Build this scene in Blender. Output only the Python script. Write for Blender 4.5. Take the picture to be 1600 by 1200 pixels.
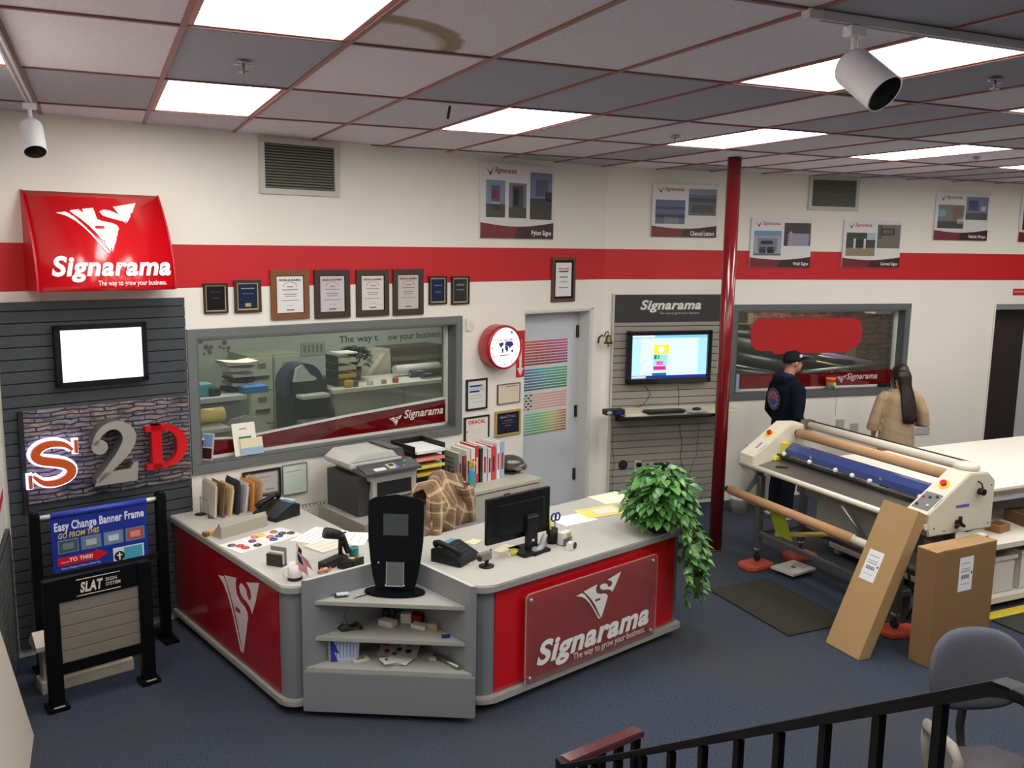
import bpy, bmesh, math, random
from mathutils import Vector, Matrix
random.seed(7)
sc = bpy.context.scene
for o in list(bpy.data.objects): bpy.data.objects.remove(o)
COL = sc.collection
R = math.radians
# ------------------------------------------------------------ camera, world, exposure
CF, CP, CR, H = 1415.81, R(8.8363), R(0.84), 2.78
camd = bpy.data.cameras.new('camera'); cam = bpy.data.objects.new('camera', camd); COL.objects.link(cam)
camd.sensor_width = 36; camd.lens = CF * 36 / 1600; camd.clip_start = .05
cam.matrix_world = Matrix.Translation((0, 0, H)) @ Matrix.Rotation(math.pi/2 - CP, 4, 'X') @ Matrix.Rotation(CR, 4, 'Z')
sc.camera = cam
sc.view_settings.view_transform = 'Standard'; sc.view_settings.look = 'None'
sc.view_settings.exposure = 0.56; sc.view_settings.gamma = 1; sc.view_settings.use_curve_mapping = False
w = bpy.data.worlds.new('world'); sc.world = w; w.use_nodes = True
w.node_tree.nodes['Background'].inputs[0].default_value = (.35, .36, .38, 1)
w.node_tree.nodes['Background'].inputs[1].default_value = .3
LAMP = 11          # radiance of the ceiling troffers
# ------------------------------------------------------------ frames
GA, AA, BA = R(-24.4065), R(49.2474), R(72.7522)
CX, CY = .9181, 9.2671
HC = H + .762        # ceiling height
def frame(x, y, rot): return Matrix.Translation((x, y, 0)) @ Matrix.Rotation(rot, 4, 'Z')
FA = frame(CX, CY, math.pi/2 - AA)     # x along the back wall, -y into the room
FB = frame(CX, CY, math.pi/2 - BA)     # the same for the right-hand stretch of wall
FG = frame(0, 0, -GA)                  # ceiling grid frame: x along tiles, y away
FW = Matrix()
_m = cam.matrix_world.to_3x3()
def ray(px, py): return _m @ Vector(((px-800)/CF, -(py-600)/CF, -1))
def lv(px, py, z, fr=FW):
    d = ray(px, py); return fr.inverted() @ (Vector((0, 0, H)) + d*((z-H)/d.z))
def ply(px, py, y, fr):                # point of the sight line on the plane local y = y
    i = fr.inverted(); o = i @ Vector((0, 0, H)); d = i.to_3x3() @ ray(px, py); return o + d*((y-o.y)/d.y)
def plx(px, py, x, fr):
    i = fr.inverted(); o = i @ Vector((0, 0, H)); d = i.to_3x3() @ ray(px, py); return o + d*((x-o.x)/d.x)
# ------------------------------------------------------------ materials
def lin(c):
    return tuple((v/255/12.92 if v/255 <= .04045 else ((v/255+.055)/1.055)**2.4) for v in c[:3])
MATS = {}
def nmat(name):
    m = bpy.data.materials.new(name); m.use_nodes = True; nt = m.node_tree
    b = nt.nodes['Principled BSDF']; MATS[name] = m; return m, nt, b
def colmat(name, rough, metal=0, noise=.06, nscale=14, bump=0, bscale=200, coat=0, spec=.5):
    m, nt, b = nmat(name); N = nt.nodes.new; L = nt.links.new
    a = N('ShaderNodeAttribute'); a.attribute_name = 'Col'
    tc = N('ShaderNodeTexCoord'); n = N('ShaderNodeTexNoise'); n.inputs['Scale'].default_value = nscale; n.inputs['Detail'].default_value = 4
    L(tc.outputs['Object'], n.inputs['Vector'])
    mr = N('ShaderNodeMapRange'); mr.inputs['To Min'].default_value = 1-noise; mr.inputs['To Max'].default_value = 1+noise
    L(n.outputs['Fac'], mr.inputs['Value'])
    mx = N('ShaderNodeMix'); mx.data_type = 'RGBA'; mx.blend_type = 'MULTIPLY'; mx.inputs[0].default_value = 1
    L(a.outputs['Color'], mx.inputs[6]); L(mr.outputs[0], mx.inputs[7]); L(mx.outputs[2], b.inputs['Base Color'])
    b.inputs['Roughness'].default_value = rough; b.inputs['Metallic'].default_value = metal
    b.inputs['Coat Weight'].default_value = coat; b.inputs['Coat Roughness'].default_value = .15
    b.inputs['Specular IOR Level'].default_value = spec
    if bump:
        n2 = N('ShaderNodeTexNoise'); n2.inputs['Scale'].default_value = bscale
        L(tc.outputs['Object'], n2.inputs['Vector'])
        bp = N('ShaderNodeBump'); bp.inputs['Strength'].default_value = bump; bp.inputs['Distance'].default_value = .004
        L(n2.outputs['Fac'], bp.inputs['Height']); L(bp.outputs[0], b.inputs['Normal'])
    return m
colmat('matte', .7); colmat('satin', .4, noise=.03); colmat('gloss', .18, noise=.02, coat=.3); colmat('metal', .35, .85, .05)
colmat('plastic', .42, noise=.03, spec=.28); colmat('ink', .35, noise=.02, spec=.14); colmat('paper', .8, noise=.03, nscale=30, spec=.2); colmat('fabric', .95, noise=.14, nscale=60, bump=.5, spec=.1)
colmat('wood', .5, noise=.25, nscale=9); colmat('card', .85, noise=.08, nscale=6, bump=.2, bscale=60, spec=.2); colmat('skin', .55, noise=.04)
colmat('leaf', .3, noise=.3, nscale=25); colmat('hair', .4, noise=.3, nscale=90); colmat('laminate', .42, noise=.05, nscale=160)
def emit(name, strength, col=None):
    m, nt, b = nmat(name); nt.nodes.remove(b); e = nt.nodes.new('ShaderNodeEmission')
    e.inputs[1].default_value = strength
    if col: e.inputs[0].default_value = (*col, 1)
    else:
        a = nt.nodes.new('ShaderNodeAttribute'); a.attribute_name = 'Col'; nt.links.new(a.outputs['Color'], e.inputs[0])
    nt.links.new(e.outputs[0], nt.nodes['Material Output'].inputs[0]); return m
emit('lamp', LAMP, (1, .975, .93)); emit('screen', .95); emit('lightbox', 2.2)
def clear(name, tint, fac, rough=.02, diff=None, dfac=0):
    m, nt, b = nmat(name); N = nt.nodes.new; L = nt.links.new; nt.nodes.remove(b)
    t = N('ShaderNodeBsdfTransparent'); t.inputs[0].default_value = (*tint, 1)
    g = N('ShaderNodeBsdfGlossy'); g.inputs['Roughness'].default_value = rough
    fr = N('ShaderNodeFresnel'); fr.inputs[0].default_value = 1.45
    mu = N('ShaderNodeMath'); mu.operation = 'MULTIPLY'; mu.inputs[1].default_value = fac; L(fr.outputs[0], mu.inputs[0])
    mx = N('ShaderNodeMixShader'); L(mu.outputs[0], mx.inputs[0]); base = t
    if diff:
        d = N('ShaderNodeBsdfDiffuse'); d.inputs[0].default_value = (*diff, 1)
        m2 = N('ShaderNodeMixShader'); m2.inputs[0].default_value = dfac; L(t.outputs[0], m2.inputs[1]); L(d.outputs[0], m2.inputs[2]); base = m2
    L(base.outputs[0], mx.inputs[1]); L(g.outputs[0], mx.inputs[2]); L(mx.outputs[0], nt.nodes['Material Output'].inputs[0]); return m
clear('glass', (.97, 1, .98), .55, diff=(.6, .65, .6), dfac=.03)
clear('red_film', (.62, .12, .13), .8, diff=lin((150, 24, 30)), dfac=.34)
clear('pink_film', (.8, .5, .5), .8, diff=lin((150, 84, 88)), dfac=.28)
clear('acrylic', (1, .97, .97), .8, diff=lin((176, 112, 114)), dfac=.3)
clear('clear_plastic', (.9, .92, .92), 1, diff=(.6, .62, .62), dfac=.15)

def wallmat():
    m, nt, b = nmat('wall_paint'); N = nt.nodes.new; L = nt.links.new
    g = N('ShaderNodeTexCoord'); s = N('ShaderNodeSeparateXYZ'); L(g.outputs['Object'], s.inputs[0])
    a = N('ShaderNodeMath'); a.operation = 'GREATER_THAN'; a.inputs[1].default_value = 2.431; L(s.outputs[2], a.inputs[0])
    c = N('ShaderNodeMath'); c.operation = 'LESS_THAN'; c.inputs[1].default_value = 2.737; L(s.outputs[2], c.inputs[0])
    mu = N('ShaderNodeMath'); mu.operation = 'MULTIPLY'; L(a.outputs[0], mu.inputs[0]); L(c.outputs[0], mu.inputs[1])
    n = N('ShaderNodeTexNoise'); n.inputs['Scale'].default_value = 1.3; n.inputs['Detail'].default_value = 5; L(g.outputs['Object'], n.inputs['Vector'])
    cr = N('ShaderNodeMix'); cr.data_type = 'RGBA'; cr.inputs[6].default_value = (*lin((226, 221, 210)), 1); cr.inputs[7].default_value = (*lin((233, 229, 219)), 1)
    L(n.outputs['Fac'], cr.inputs[0])
    mx = N('ShaderNodeMix'); mx.data_type = 'RGBA'; L(mu.outputs[0], mx.inputs[0]); L(cr.outputs[2], mx.inputs[6]); mx.inputs[7].default_value = (*lin((190, 14, 26)), 1)
    L(mx.outputs[2], b.inputs['Base Color'])
    r = N('ShaderNodeMapRange'); r.inputs['To Min'].default_value = .75; r.inputs['To Max'].default_value = .5; L(mu.outputs[0], r.inputs['Value']); L(r.outputs[0], b.inputs['Roughness'])
    n2 = N('ShaderNodeTexNoise'); n2.inputs['Scale'].default_value = 90; L(g.outputs['Object'], n2.inputs['Vector'])
    bp = N('ShaderNodeBump'); bp.inputs['Strength'].default_value = .12; bp.inputs['Distance'].default_value = .003; L(n2.outputs['Fac'], bp.inputs['Height']); L(bp.outputs[0], b.inputs['Normal'])
wallmat()
def carpet():
    m, nt, b = nmat('carpet'); N = nt.nodes.new; L = nt.links.new
    g = N('ShaderNodeTexCoord')
    n = N('ShaderNodeTexNoise'); n.inputs['Scale'].default_value = 130; n.inputs['Detail'].default_value = 6; L(g.outputs['Object'], n.inputs['Vector'])
    r = N('ShaderNodeValToRGB'); r.color_ramp.elements[0].position = .32; r.color_ramp.elements[1].position = .7
    r.color_ramp.elements[0].color = (*lin((29, 35, 49)), 1); r.color_ramp.elements[1].color = (*lin((74, 82, 98)), 1); L(n.outputs['Fac'], r.inputs[0])
    n3 = N('ShaderNodeTexNoise'); n3.inputs['Scale'].default_value = .9; n3.inputs['Detail'].default_value = 3; L(g.outputs['Object'], n3.inputs['Vector'])
    r3 = N('ShaderNodeValToRGB'); r3.color_ramp.elements[0].position = .42; r3.color_ramp.elements[1].position = .66; L(n3.outputs['Fac'], r3.inputs[0])
    mf = N('ShaderNodeMath'); mf.operation = 'MULTIPLY'; mf.inputs[1].default_value = .6; L(r3.outputs[0], mf.inputs[0])
    mx = N('ShaderNodeMix'); mx.data_type = 'RGBA'; L(mf.outputs[0], mx.inputs[0]); L(r.outputs[0], mx.inputs[6]); mx.inputs[7].default_value = (*lin((62, 63, 60)), 1)
    L(mx.outputs[2], b.inputs['Base Color']); b.inputs['Roughness'].default_value = .95; b.inputs['Specular IOR Level'].default_value = .15
    bp = N('ShaderNodeBump'); bp.inputs['Strength'].default_value = .6; bp.inputs['Distance'].default_value = .006; L(n.outputs['Fac'], bp.inputs['Height']); L(bp.outputs[0], b.inputs['Normal'])
carpet()
def brick(name, sx, sy, c1, c2, cm, mort=.012, WOB=.02):
    m, nt, b = nmat(name); N = nt.nodes.new; L = nt.links.new
    g = N('ShaderNodeTexCoord'); mp = N('ShaderNodeMapping'); mp.inputs['Rotation'].default_value = (R(90), 0, 0); L(g.outputs['Object'], mp.inputs[0])
    n = N('ShaderNodeTexNoise'); n.inputs['Scale'].default_value = 7; L(mp.outputs[0], n.inputs['Vector'])
    ad = N('ShaderNodeVectorMath'); ad.operation = 'MULTIPLY_ADD'; L(n.outputs['Color'], ad.inputs[0]); ad.inputs[1].default_value = (WOB, WOB*.6, 0); L(mp.outputs[0], ad.inputs[2])
    t = N('ShaderNodeTexBrick'); t.inputs['Scale'].default_value = 1; t.inputs['Brick Width'].default_value = sx; t.inputs['Row Height'].default_value = sy
    t.inputs['Mortar Size'].default_value = mort; t.inputs['Color1'].default_value = (*lin(c1), 1); t.inputs['Color2'].default_value = (*lin(c2), 1); t.inputs['Mortar'].default_value = (*lin(cm), 1)
    t.inputs['Bias'].default_value = -.1
    L(ad.outputs[0], t.inputs['Vector'])
    n2 = N('ShaderNodeTexNoise'); n2.inputs['Scale'].default_value = 9; n2.inputs['Detail'].default_value = 6; n2.inputs['Distortion'].default_value = .6; L(mp.outputs[0], n2.inputs['Vector'])
    mp2 = N('ShaderNodeMapping'); mp2.inputs['Scale'].default_value = (1.2, 4, 1); L(mp.outputs[0], mp2.inputs[0]); L(mp2.outputs[0], n2.inputs['Vector'])
    r = N('ShaderNodeValToRGB'); r.color_ramp.elements[0].position = .35; r.color_ramp.elements[1].position = .68
    r.color_ramp.elements[0].color = (.25, .27, .36, 1); r.color_ramp.elements[1].color = (1.35, 1.2, 1.1, 1); L(n2.outputs['Fac'], r.inputs[0])
    mx = N('ShaderNodeMix'); mx.data_type = 'RGBA'; mx.blend_type = 'MULTIPLY'; mx.inputs[0].default_value = 1; L(t.outputs['Color'], mx.inputs[6]); L(r.outputs[0], mx.inputs[7])
    L(mx.outputs[2], b.inputs['Base Color']); b.inputs['Roughness'].default_value = .6; return m
brick('stone_print', .17, .03, (122, 124, 138), (142, 126, 118), (34, 34, 48), .005, .09)
brick('red_brick', .2, .07, (158, 96, 76), (130, 78, 64), (140, 126, 112))
def plaid():
    m, nt, b = nmat('plaid'); N = nt.nodes.new; L = nt.links.new
    uv = N('ShaderNodeUVMap'); s = N('ShaderNodeSeparateXYZ'); L(uv.outputs[0], s.inputs[0]); prev = None
    def stripe(sock, per, wd, off):
        a = N('ShaderNodeMath'); a.operation = 'MULTIPLY_ADD'; a.inputs[1].default_value = 1/per; a.inputs[2].default_value = off; L(sock, a.inputs[0])
        f = N('ShaderNodeMath'); f.operation = 'FRACT'; L(a.outputs[0], f.inputs[0])
        l = N('ShaderNodeMath'); l.operation = 'LESS_THAN'; l.inputs[1].default_value = wd; L(f.outputs[0], l.inputs[0]); return l.outputs[0]
    base = N('ShaderNodeRGB'); base.outputs[0].default_value = (*lin((140, 112, 84)), 1); cur = base.outputs[0]
    for sock, per, wd, off, c, k in ((s.outputs[0], .11, .42, 0, (96, 72, 54), .5), (s.outputs[1], .11, .42, .1, (96, 72, 54), .5),
                                     (s.outputs[0], .11, .12, .45, (206, 186, 150), .55), (s.outputs[1], .11, .12, .55, (206, 186, 150), .55)):
        st = stripe(sock, per, wd, off); mu = N('ShaderNodeMath'); mu.operation = 'MULTIPLY'; mu.inputs[1].default_value = k; L(st, mu.inputs[0])
        mx = N('ShaderNodeMix'); mx.data_type = 'RGBA'; L(mu.outputs[0], mx.inputs[0]); L(cur, mx.inputs[6]); mx.inputs[7].default_value = (*lin(c), 1); cur = mx.outputs[2]
    L(cur, b.inputs['Base Color']); b.inputs['Roughness'].default_value = .95
plaid()
def tilemat():
    m, nt, b = nmat('ceiling_tile'); N = nt.nodes.new; L = nt.links.new
    a = N('ShaderNodeAttribute'); a.attribute_name = 'Col'; g = N('ShaderNodeTexCoord')
    n = N('ShaderNodeTexNoise'); n.inputs['Scale'].default_value = 160; n.inputs['Detail'].default_value = 3; L(g.outputs['Object'], n.inputs['Vector'])
    mr = N('ShaderNodeMapRange'); mr.inputs['From Min'].default_value = .3; mr.inputs['From Max'].default_value = .7; mr.inputs['To Min'].default_value = .86; mr.inputs['To Max'].default_value = 1.08; L(n.outputs['Fac'], mr.inputs['Value'])
    mx = N('ShaderNodeMix'); mx.data_type = 'RGBA'; mx.blend_type = 'MULTIPLY'; mx.inputs[0].default_value = 1; L(a.outputs['Color'], mx.inputs[6]); L(mr.outputs[0], mx.inputs[7])
    # old water stain: a brown ring with a ragged edge on one tile
    c = lv(600, 95, HC, FG); c.z = HC
    sb = N('ShaderNodeVectorMath'); sb.operation = 'SUBTRACT'; L(g.outputs['Object'], sb.inputs[0]); sb.inputs[1].default_value = (STX, STY, HC)
    n3 = N('ShaderNodeTexNoise'); n3.inputs['Scale'].default_value = 9; L(g.outputs['Object'], n3.inputs['Vector'])
    ln = N('ShaderNodeVectorMath'); ln.operation = 'LENGTH'; sc2 = N('ShaderNodeVectorMath'); sc2.operation = 'MULTIPLY'; sc2.inputs[1].default_value = (1, .8, 1); L(sb.outputs[0], sc2.inputs[0]); L(sc2.outputs[0], ln.inputs[0])
    ad = N('ShaderNodeMath'); ad.operation = 'MULTIPLY_ADD'; ad.inputs[1].default_value = .05; L(n3.outputs['Fac'], ad.inputs[0]); L(ln.outputs['Value'], ad.inputs[2])
    r = N('ShaderNodeValToRGB'); e = r.color_ramp.elements
    e[0].position = .33; e[0].color = (.93, .9, .84, 1); e[1].position = .375; e[1].color = (.44, .35, .22, 1)
    e3 = e.new(.43); e3.color = (.50, .40, .26, 1); e4 = e.new(.452); e4.color = (1, 1, 1, 1)
    L(ad.outputs[0], r.inputs[0])
    # the stain only lies on its own tile
    sx = N('ShaderNodeSeparateXYZ'); L(g.outputs['Object'], sx.inputs[0])
    g1 = N('ShaderNodeMath'); g1.operation = 'GREATER_THAN'; g1.inputs[1].default_value = STX0; L(sx.outputs[0], g1.inputs[0])
    g2 = N('ShaderNodeMath'); g2.operation = 'LESS_THAN'; g2.inputs[1].default_value = STY1; L(sx.outputs[1], g2.inputs[0])
    mm = N('ShaderNodeMath'); mm.operation = 'MULTIPLY'; L(g1.outputs[0], mm.inputs[0]); L(g2.outputs[0], mm.inputs[1])
    m2 = N('ShaderNodeMix'); m2.data_type = 'RGBA'; m2.blend_type = 'MULTIPLY'; L(mm.outputs[0], m2.inputs[0]); L(mx.outputs[2], m2.inputs[6]); L(r.outputs[0], m2.inputs[7])
    L(m2.outputs[2], b.inputs['Base Color']); b.inputs['Roughness'].default_value = .9
GX0, GY0 = .3197, 3.6386           # a crossing of the ceiling grid
STX0 = GX0 + .61; STY1 = GY0 + .01; STX, STY = STX0 + .03, GY0 + .03
tilemat()
# ------------------------------------------------------------ mesh builder
def basis(d):
    d = Vector(d).normalized(); u = d.orthogonal().normalized(); return u, d.cross(u)
class MB:
    def __init__(s, mat='matte', T=None):
        s.bm = bmesh.new(); s.cl = s.bm.loops.layers.float_color.new('Col'); s.uv = s.bm.loops.layers.uv.new('UVMap')
        s.slots = []; s.mat = mat; s.T = T or Matrix()
    def _f(s, faces, c, mat, smooth=False):
        mat = mat or s.mat
        if mat not in s.slots: s.slots.append(mat)
        i = s.slots.index(mat); cc = (*lin(c), 1)
        for f in faces:
            f.material_index = i; f.smooth = smooth
            for l in f.loops: l[s.cl] = cc
    def v(s, p): return s.bm.verts.new(s.T @ Vector(p))
    def face(s, pts, c=(200,200,200), mat=None, uvs=None):
        f = s.bm.faces.new([s.v(p) for p in pts]); s._f([f], c, mat)
        if uvs:
            for l, u in zip(f.loops, uvs): l[s.uv].uv = u
        return f
    def box(s, x0, x1, y0, y1, z0, z1, c=(200,200,200), bev=0, mat=None, X=None):
        X = X or Matrix(); vs = [s.v(X @ Vector((x, y, z))) for x in (x0, x1) for y in (y0, y1) for z in (z0, z1)]
        fs = [s.bm.faces.new([vs[i] for i in q]) for q in ((0,1,3,2),(4,6,7,5),(0,4,5,1),(2,3,7,6),(0,2,6,4),(1,5,7,3))]
        if bev:
            r = bmesh.ops.bevel(s.bm, geom=list({e for f in fs for e in f.edges}), offset=bev, segments=2, affect='EDGES', profile=.6)
            fs = list({f for v in r['verts'] for f in v.link_faces} | {f for f in fs if f.is_valid})
        s._f(fs, c, mat)
        if bev: bmesh.ops.recalc_face_normals(s.bm, faces=fs)
        return fs
    def cyl(s, p0, p1, r, r1=None, n=16, c=(200,200,200), mat=None, caps=True, smooth=True):
        p0, p1 = Vector(p0), Vector(p1); r1 = r if r1 is None else r1; u, w_ = basis(p1-p0)
        A_, B_ = [], []
        for i in range(n):
            a = 2*math.pi*i/n; o = u*math.cos(a) + w_*math.sin(a); A_.append(s.v(p0+o*r)); B_.append(s.v(p1+o*r1))
        fs = [s.bm.faces.new((A_[i], A_[(i+1)%n], B_[(i+1)%n], B_[i])) for i in range(n)]; s._f(fs, c, mat, smooth)
        if caps: s._f([s.bm.faces.new(A_[::-1]), s.bm.faces.new(B_)], c, mat)
    def tube(s, pts, r, n=8, c=(200,200,200), mat=None, closed=False):
        pts = [Vector(p) for p in pts]; rings = []; u = None
        for i, p in enumerate(pts):
            d = (pts[min(i+1, len(pts)-1)] - pts[max(i-1, 0)]).normalized()
            if u is None: u = d.orthogonal().normalized()
            u = (u - d*u.dot(d)).normalized(); w_ = d.cross(u)
            rr = r[i] if isinstance(r, (list, tuple)) else r
            rings.append([s.v(p + (u*math.cos(2*math.pi*k/n) + w_*math.sin(2*math.pi*k/n))*rr) for k in range(n)])
        fs = []
        for a, b in zip(rings, rings[1:]): fs += [s.bm.faces.new((a[k], a[(k+1)%n], b[(k+1)%n], b[k])) for k in range(n)]
        s._f(fs, c, mat, True); s._f([s.bm.faces.new(rings[0][::-1]), s.bm.faces.new(rings[-1])], c, mat)
    def prism(s, pts, lo, hi, ax='z', c=(200,200,200), mat=None, bev=0, smooth=False):
        f = {'x': lambda a, b, t: (t, a, b), 'y': lambda a, b, t: (a, t, b), 'z': lambda a, b, t: (a, b, t)}[ax]
        A_ = [s.v(f(a, b, lo)) for a, b in pts]; B_ = [s.v(f(a, b, hi)) for a, b in pts]; n = len(pts)
        cap = [s.bm.faces.new(A_[::-1]), s.bm.faces.new(B_)]
        fs = [s.bm.faces.new((A_[i], A_[(i+1)%n], B_[(i+1)%n], B_[i])) for i in range(n)]
        if bev:
            r = bmesh.ops.bevel(s.bm, geom=[e for q in cap for e in q.edges], offset=bev, segments=2, affect='EDGES')
            fs = [q for q in fs if q.is_valid] + list({q for v in r['verts'] for q in v.link_faces}); cap = [q for q in cap if q.is_valid]
        s._f(fs, c, mat, smooth); s._f(cap, c, mat); bmesh.ops.recalc_face_normals(s.bm, faces=list(set(fs+cap)))
    def lathe(s, prof, ce=(0,0,0), n=24, c=(200,200,200), mat=None, sx=1, sy=1, cap=True):
        ce = Vector(ce); rings = []
        for r, z in prof: rings.append([s.v(ce + Vector((r*sx*math.cos(2*math.pi*k/n), r*sy*math.sin(2*math.pi*k/n), z))) for k in range(n)])
        fs = []
        for a, b in zip(rings, rings[1:]): fs += [s.bm.faces.new((a[k], a[(k+1)%n], b[(k+1)%n], b[k])) for k in range(n)]
        s._f(fs, c, mat, True)
        if cap and prof[0][0] > 1e-5: s._f([s.bm.faces.new(rings[0][::-1])], c, mat)
        if cap and prof[-1][0] > 1e-5: s._f([s.bm.faces.new(rings[-1])], c, mat)
    def ball(s, ce, rad, n=12, c=(200,200,200), mat=None):
        rx, ry, rz = rad if isinstance(rad, (tuple, list)) else (rad,)*3
        prof = [(max(math.sin(math.pi*i/n), 1e-3), -math.cos(math.pi*i/n)) for i in range(n+1)]
        T0 = s.T; s.T = s.T @ Matrix.Translation(ce) @ Matrix.Diagonal((rx, ry, rz, 1)); s.lathe(prof, n=2*n, c=c, mat=mat); s.T = T0
    def text(s, body, x0, x1, z0, y=0, h=None, c=(255,255,255), bold=0, shear=0, dep=.002, mat=None, warp=None, fn=None):
        me = textmesh(body, bold, shear); xs = [v.co.x for v in me.vertices]; ys = [v.co.y for v in me.vertices]
        lo, hi, yl, yh = min(xs), max(xs), min(ys), max(ys); k = (x1-x0)/(hi-lo); kz = (h/(yh-yl)) if h else k
        out = []
        for d in (0, dep) if dep else (0,):
            vs = []
            for v in me.vertices:
                p = Vector((x0+(v.co.x-lo)*k, y-d, z0+(v.co.y-(0 if fn else yl))*kz))
                if warp: p = warp(p)
                vs.append(s.v(p))
            out.append(vs)
        fs = []
        for poly in me.polygons:
            ids = list(poly.vertices)
            try: fs.append(s.bm.faces.new([out[-1][i] for i in ids]))
            except ValueError: pass
        if dep:
            cnt = {}
            for poly in me.polygons:
                ids = list(poly.vertices)
                for a, b in zip(ids, ids[1:]+ids[:1]): cnt.setdefault((min(a, b), max(a, b)), []).append((a, b))
            for k2, l in cnt.items():
                if len(l) == 1:
                    a, b = l[0]
                    try: fs.append(s.bm.faces.new((out[0][a], out[0][b], out[1][b], out[1][a])))
                    except ValueError: pass
        s._f(fs, c, mat)
    def build(s, name, parent=None, T=None, weld=False):
        me = bpy.data.meshes.new(name)
        if weld: bmesh.ops.remove_doubles(s.bm, verts=s.bm.verts, dist=1e-4)
        s.bm.to_mesh(me); s.bm.free()
        for n in s.slots: me.materials.append(MATS[n])
        o = bpy.data.objects.new(name, me); COL.objects.link(o)
        if parent: o.parent = parent
        if T is not None: o.matrix_world = T
        return o
_tm = {}
def textmesh(body, bold, shear):
    k = (body, bold, shear)
    if k in _tm: return _tm[k]
    cu = bpy.data.curves.new('t', 'FONT'); cu.body = body; cu.size = 1; cu.offset = bold; cu.shear = shear; cu.resolution_u = 6; cu.space_character = 1 + bold*2.2
    ob = bpy.data.objects.new('t', cu); COL.objects.link(ob); dg = bpy.context.evaluated_depsgraph_get()
    me = bpy.data.meshes.new_from_object(ob.evaluated_get(dg)); bpy.data.objects.remove(ob); _tm[k] = me; return me
def tag(o, label=None, cat=None, group=None, kind=None):
    if label: o['label'] = label
    if cat: o['category'] = cat
    if group: o['group'] = group
    if kind: o['kind'] = kind
    return o
def thing(name, label, cat, T, group=None, kind=None):
    o = bpy.data.objects.new(name, None); COL.objects.link(o); o.empty_display_size = .1; o.matrix_world = T
    return tag(o, label, cat, group, kind)
def at(fr, x, y, z, rz=0): return fr @ Matrix.Translation((x, y, z)) @ Matrix.Rotation(R(rz), 4, 'Z')
def copy_tree(o, T=None, label=None, parent=None):
    c = o.copy(); COL.objects.link(c)
    if parent is not None: c.parent = parent
    if T is not None: c.matrix_world = T
    if label: c['label'] = label
    for ch in list(o.children): copy_tree(ch, parent=c)
    return c
def evalmesh(o):
    bpy.context.view_layer.update(); dg = bpy.context.evaluated_depsgraph_get(); me = bpy.data.meshes.new_from_object(o.evaluated_get(dg))
    o.modifiers.clear(); o.data = me; return o
# the swooping emblem: a white V with the letter S cut through it, width 1, in (x, z)
def _n(pts): return [((x-330)/520, (420-y)/285) for x, y in pts]
SL = _n([(330,204),(368,200),(395,196),(425,212),(462,245),(505,290),(548,342),(582,385),(618,420),(596,418),(556,368),(520,322),(480,280),(440,246),(392,220)])
TR = _n([(412,190),(488,180),(568,171),(556,192),(556,212),(570,232),(610,246),(662,253),(690,266),(699,284),(688,302),(672,338),(648,382),(627,420),(590,368),(556,318),(520,276),(478,238),(440,208)])
RW = _n([(602,192),(622,179),(655,180),(688,190),(694,206),(716,218),(738,214),(750,198),(738,178),(694,162),(775,148),(850,135),(828,165),(800,205),(752,258),(738,244),(700,230),(650,224),(614,213)])
NB = _n([(550,271),(606,273),(609,285),(552,286)])
def logo(m, x0, z0, w_, y=0, c=(240,238,236), bg=(190,20,30), mat=None, bgmat=None, h=None, warp=None, dep=.002):
    h = h or w_*.6
    for k_, pts in enumerate((SL, TR, RW, NB)):
        cc = bg if k_ == 3 else c; yy = y-(dep if k_ == 3 else 0)
        if warp:
            P = [Vector((x0+a*w_, yy-(.003 if k_ == 3 else 0), z0+b*h)) for a, b in pts]; f = m.face(P, cc, mat)
            r = bmesh.ops.triangulate(m.bm, faces=[f]); fs = r['faces']
            r = bmesh.ops.subdivide_edges(m.bm, edges=list({e for q in fs for e in q.edges}), cuts=5, use_grid_fill=True)
            vs = {v for q in fs if q.is_valid for v in q.verts} | {g for g in r['geom'] if isinstance(g, bmesh.types.BMVert)}
            Ti = m.T.inverted()
            for v_ in vs: v_.co = m.T @ warp(Ti @ v_.co)
        else: m.prism([(x0+a*w_, z0+b*h) for a, b in pts], yy-dep, yy, 'y', cc, mat)
# ============================================================ the setting
def struct(m, name, T=FW): return tag(m.build(name, T=T), kind='structure')
m = MB('carpet'); m.box(-9, 15, -5, 15, -.12, 0); struct(m, 'floor', FG)
# ceiling: 2x4 lay-in tiles, some newer and paler than others
LIGHTS = [(0,-1),(4,-1),(7,-1),(0,1),(3,1),(6,1),(9,1),(12,1),(-2,0),(10,-1),(13,-1),(0,-3),(4,-3),(8,-3),(12,-3),(15,1)]  # entries beyond the view are unseen troffers added for ambient light
m = MB('ceiling_tile'); rc = random.Random(4)
PAL = {(-1,0):1,(-2,0):1,(-1,-1):1,(0,0):0,(1,-1):1,(1,0):1,(2,-1):1,(3,-1):1,(2,0):0,(3,0):0,(-1,1):0,(-2,1):0,(1,1):.55,(2,1):.6,(4,0):0,(5,0):1,(6,0):0,(7,0):0,(5,-1):0,(4,1):.6,(5,1):.7,(2,-2):1,(3,-2):0,(4,-2):0,(5,-2):0}
for i in range(-15, 23):
    for j in range(-6, 8):
        if (i, j) in LIGHTS: continue
        k = PAL.get((i, j)); k = rc.choice((0, .4, .6, .8, 1)) if k is None else k
        c = tuple(a+(b-a)*k for a, b in zip((168,170,184), (232,227,238)))
        m.box(GX0+i*.61+.004, GX0+(i+1)*.61-.004, GY0+j*1.22+.004, GY0+(j+1)*1.22-.004, HC+.004, HC+.02, c)
m.box(-9, 15, -5, 15, HC+.12, HC+.2, (150,150,150), mat='matte')
struct(m, 'ceiling', FG)
m = MB('satin')
for i in range(-15, 24): m.box(GX0+i*.61-.011, GX0+i*.61+.011, -4.2, 12.5, HC-.004, HC+.006, (134,78,74))
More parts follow.
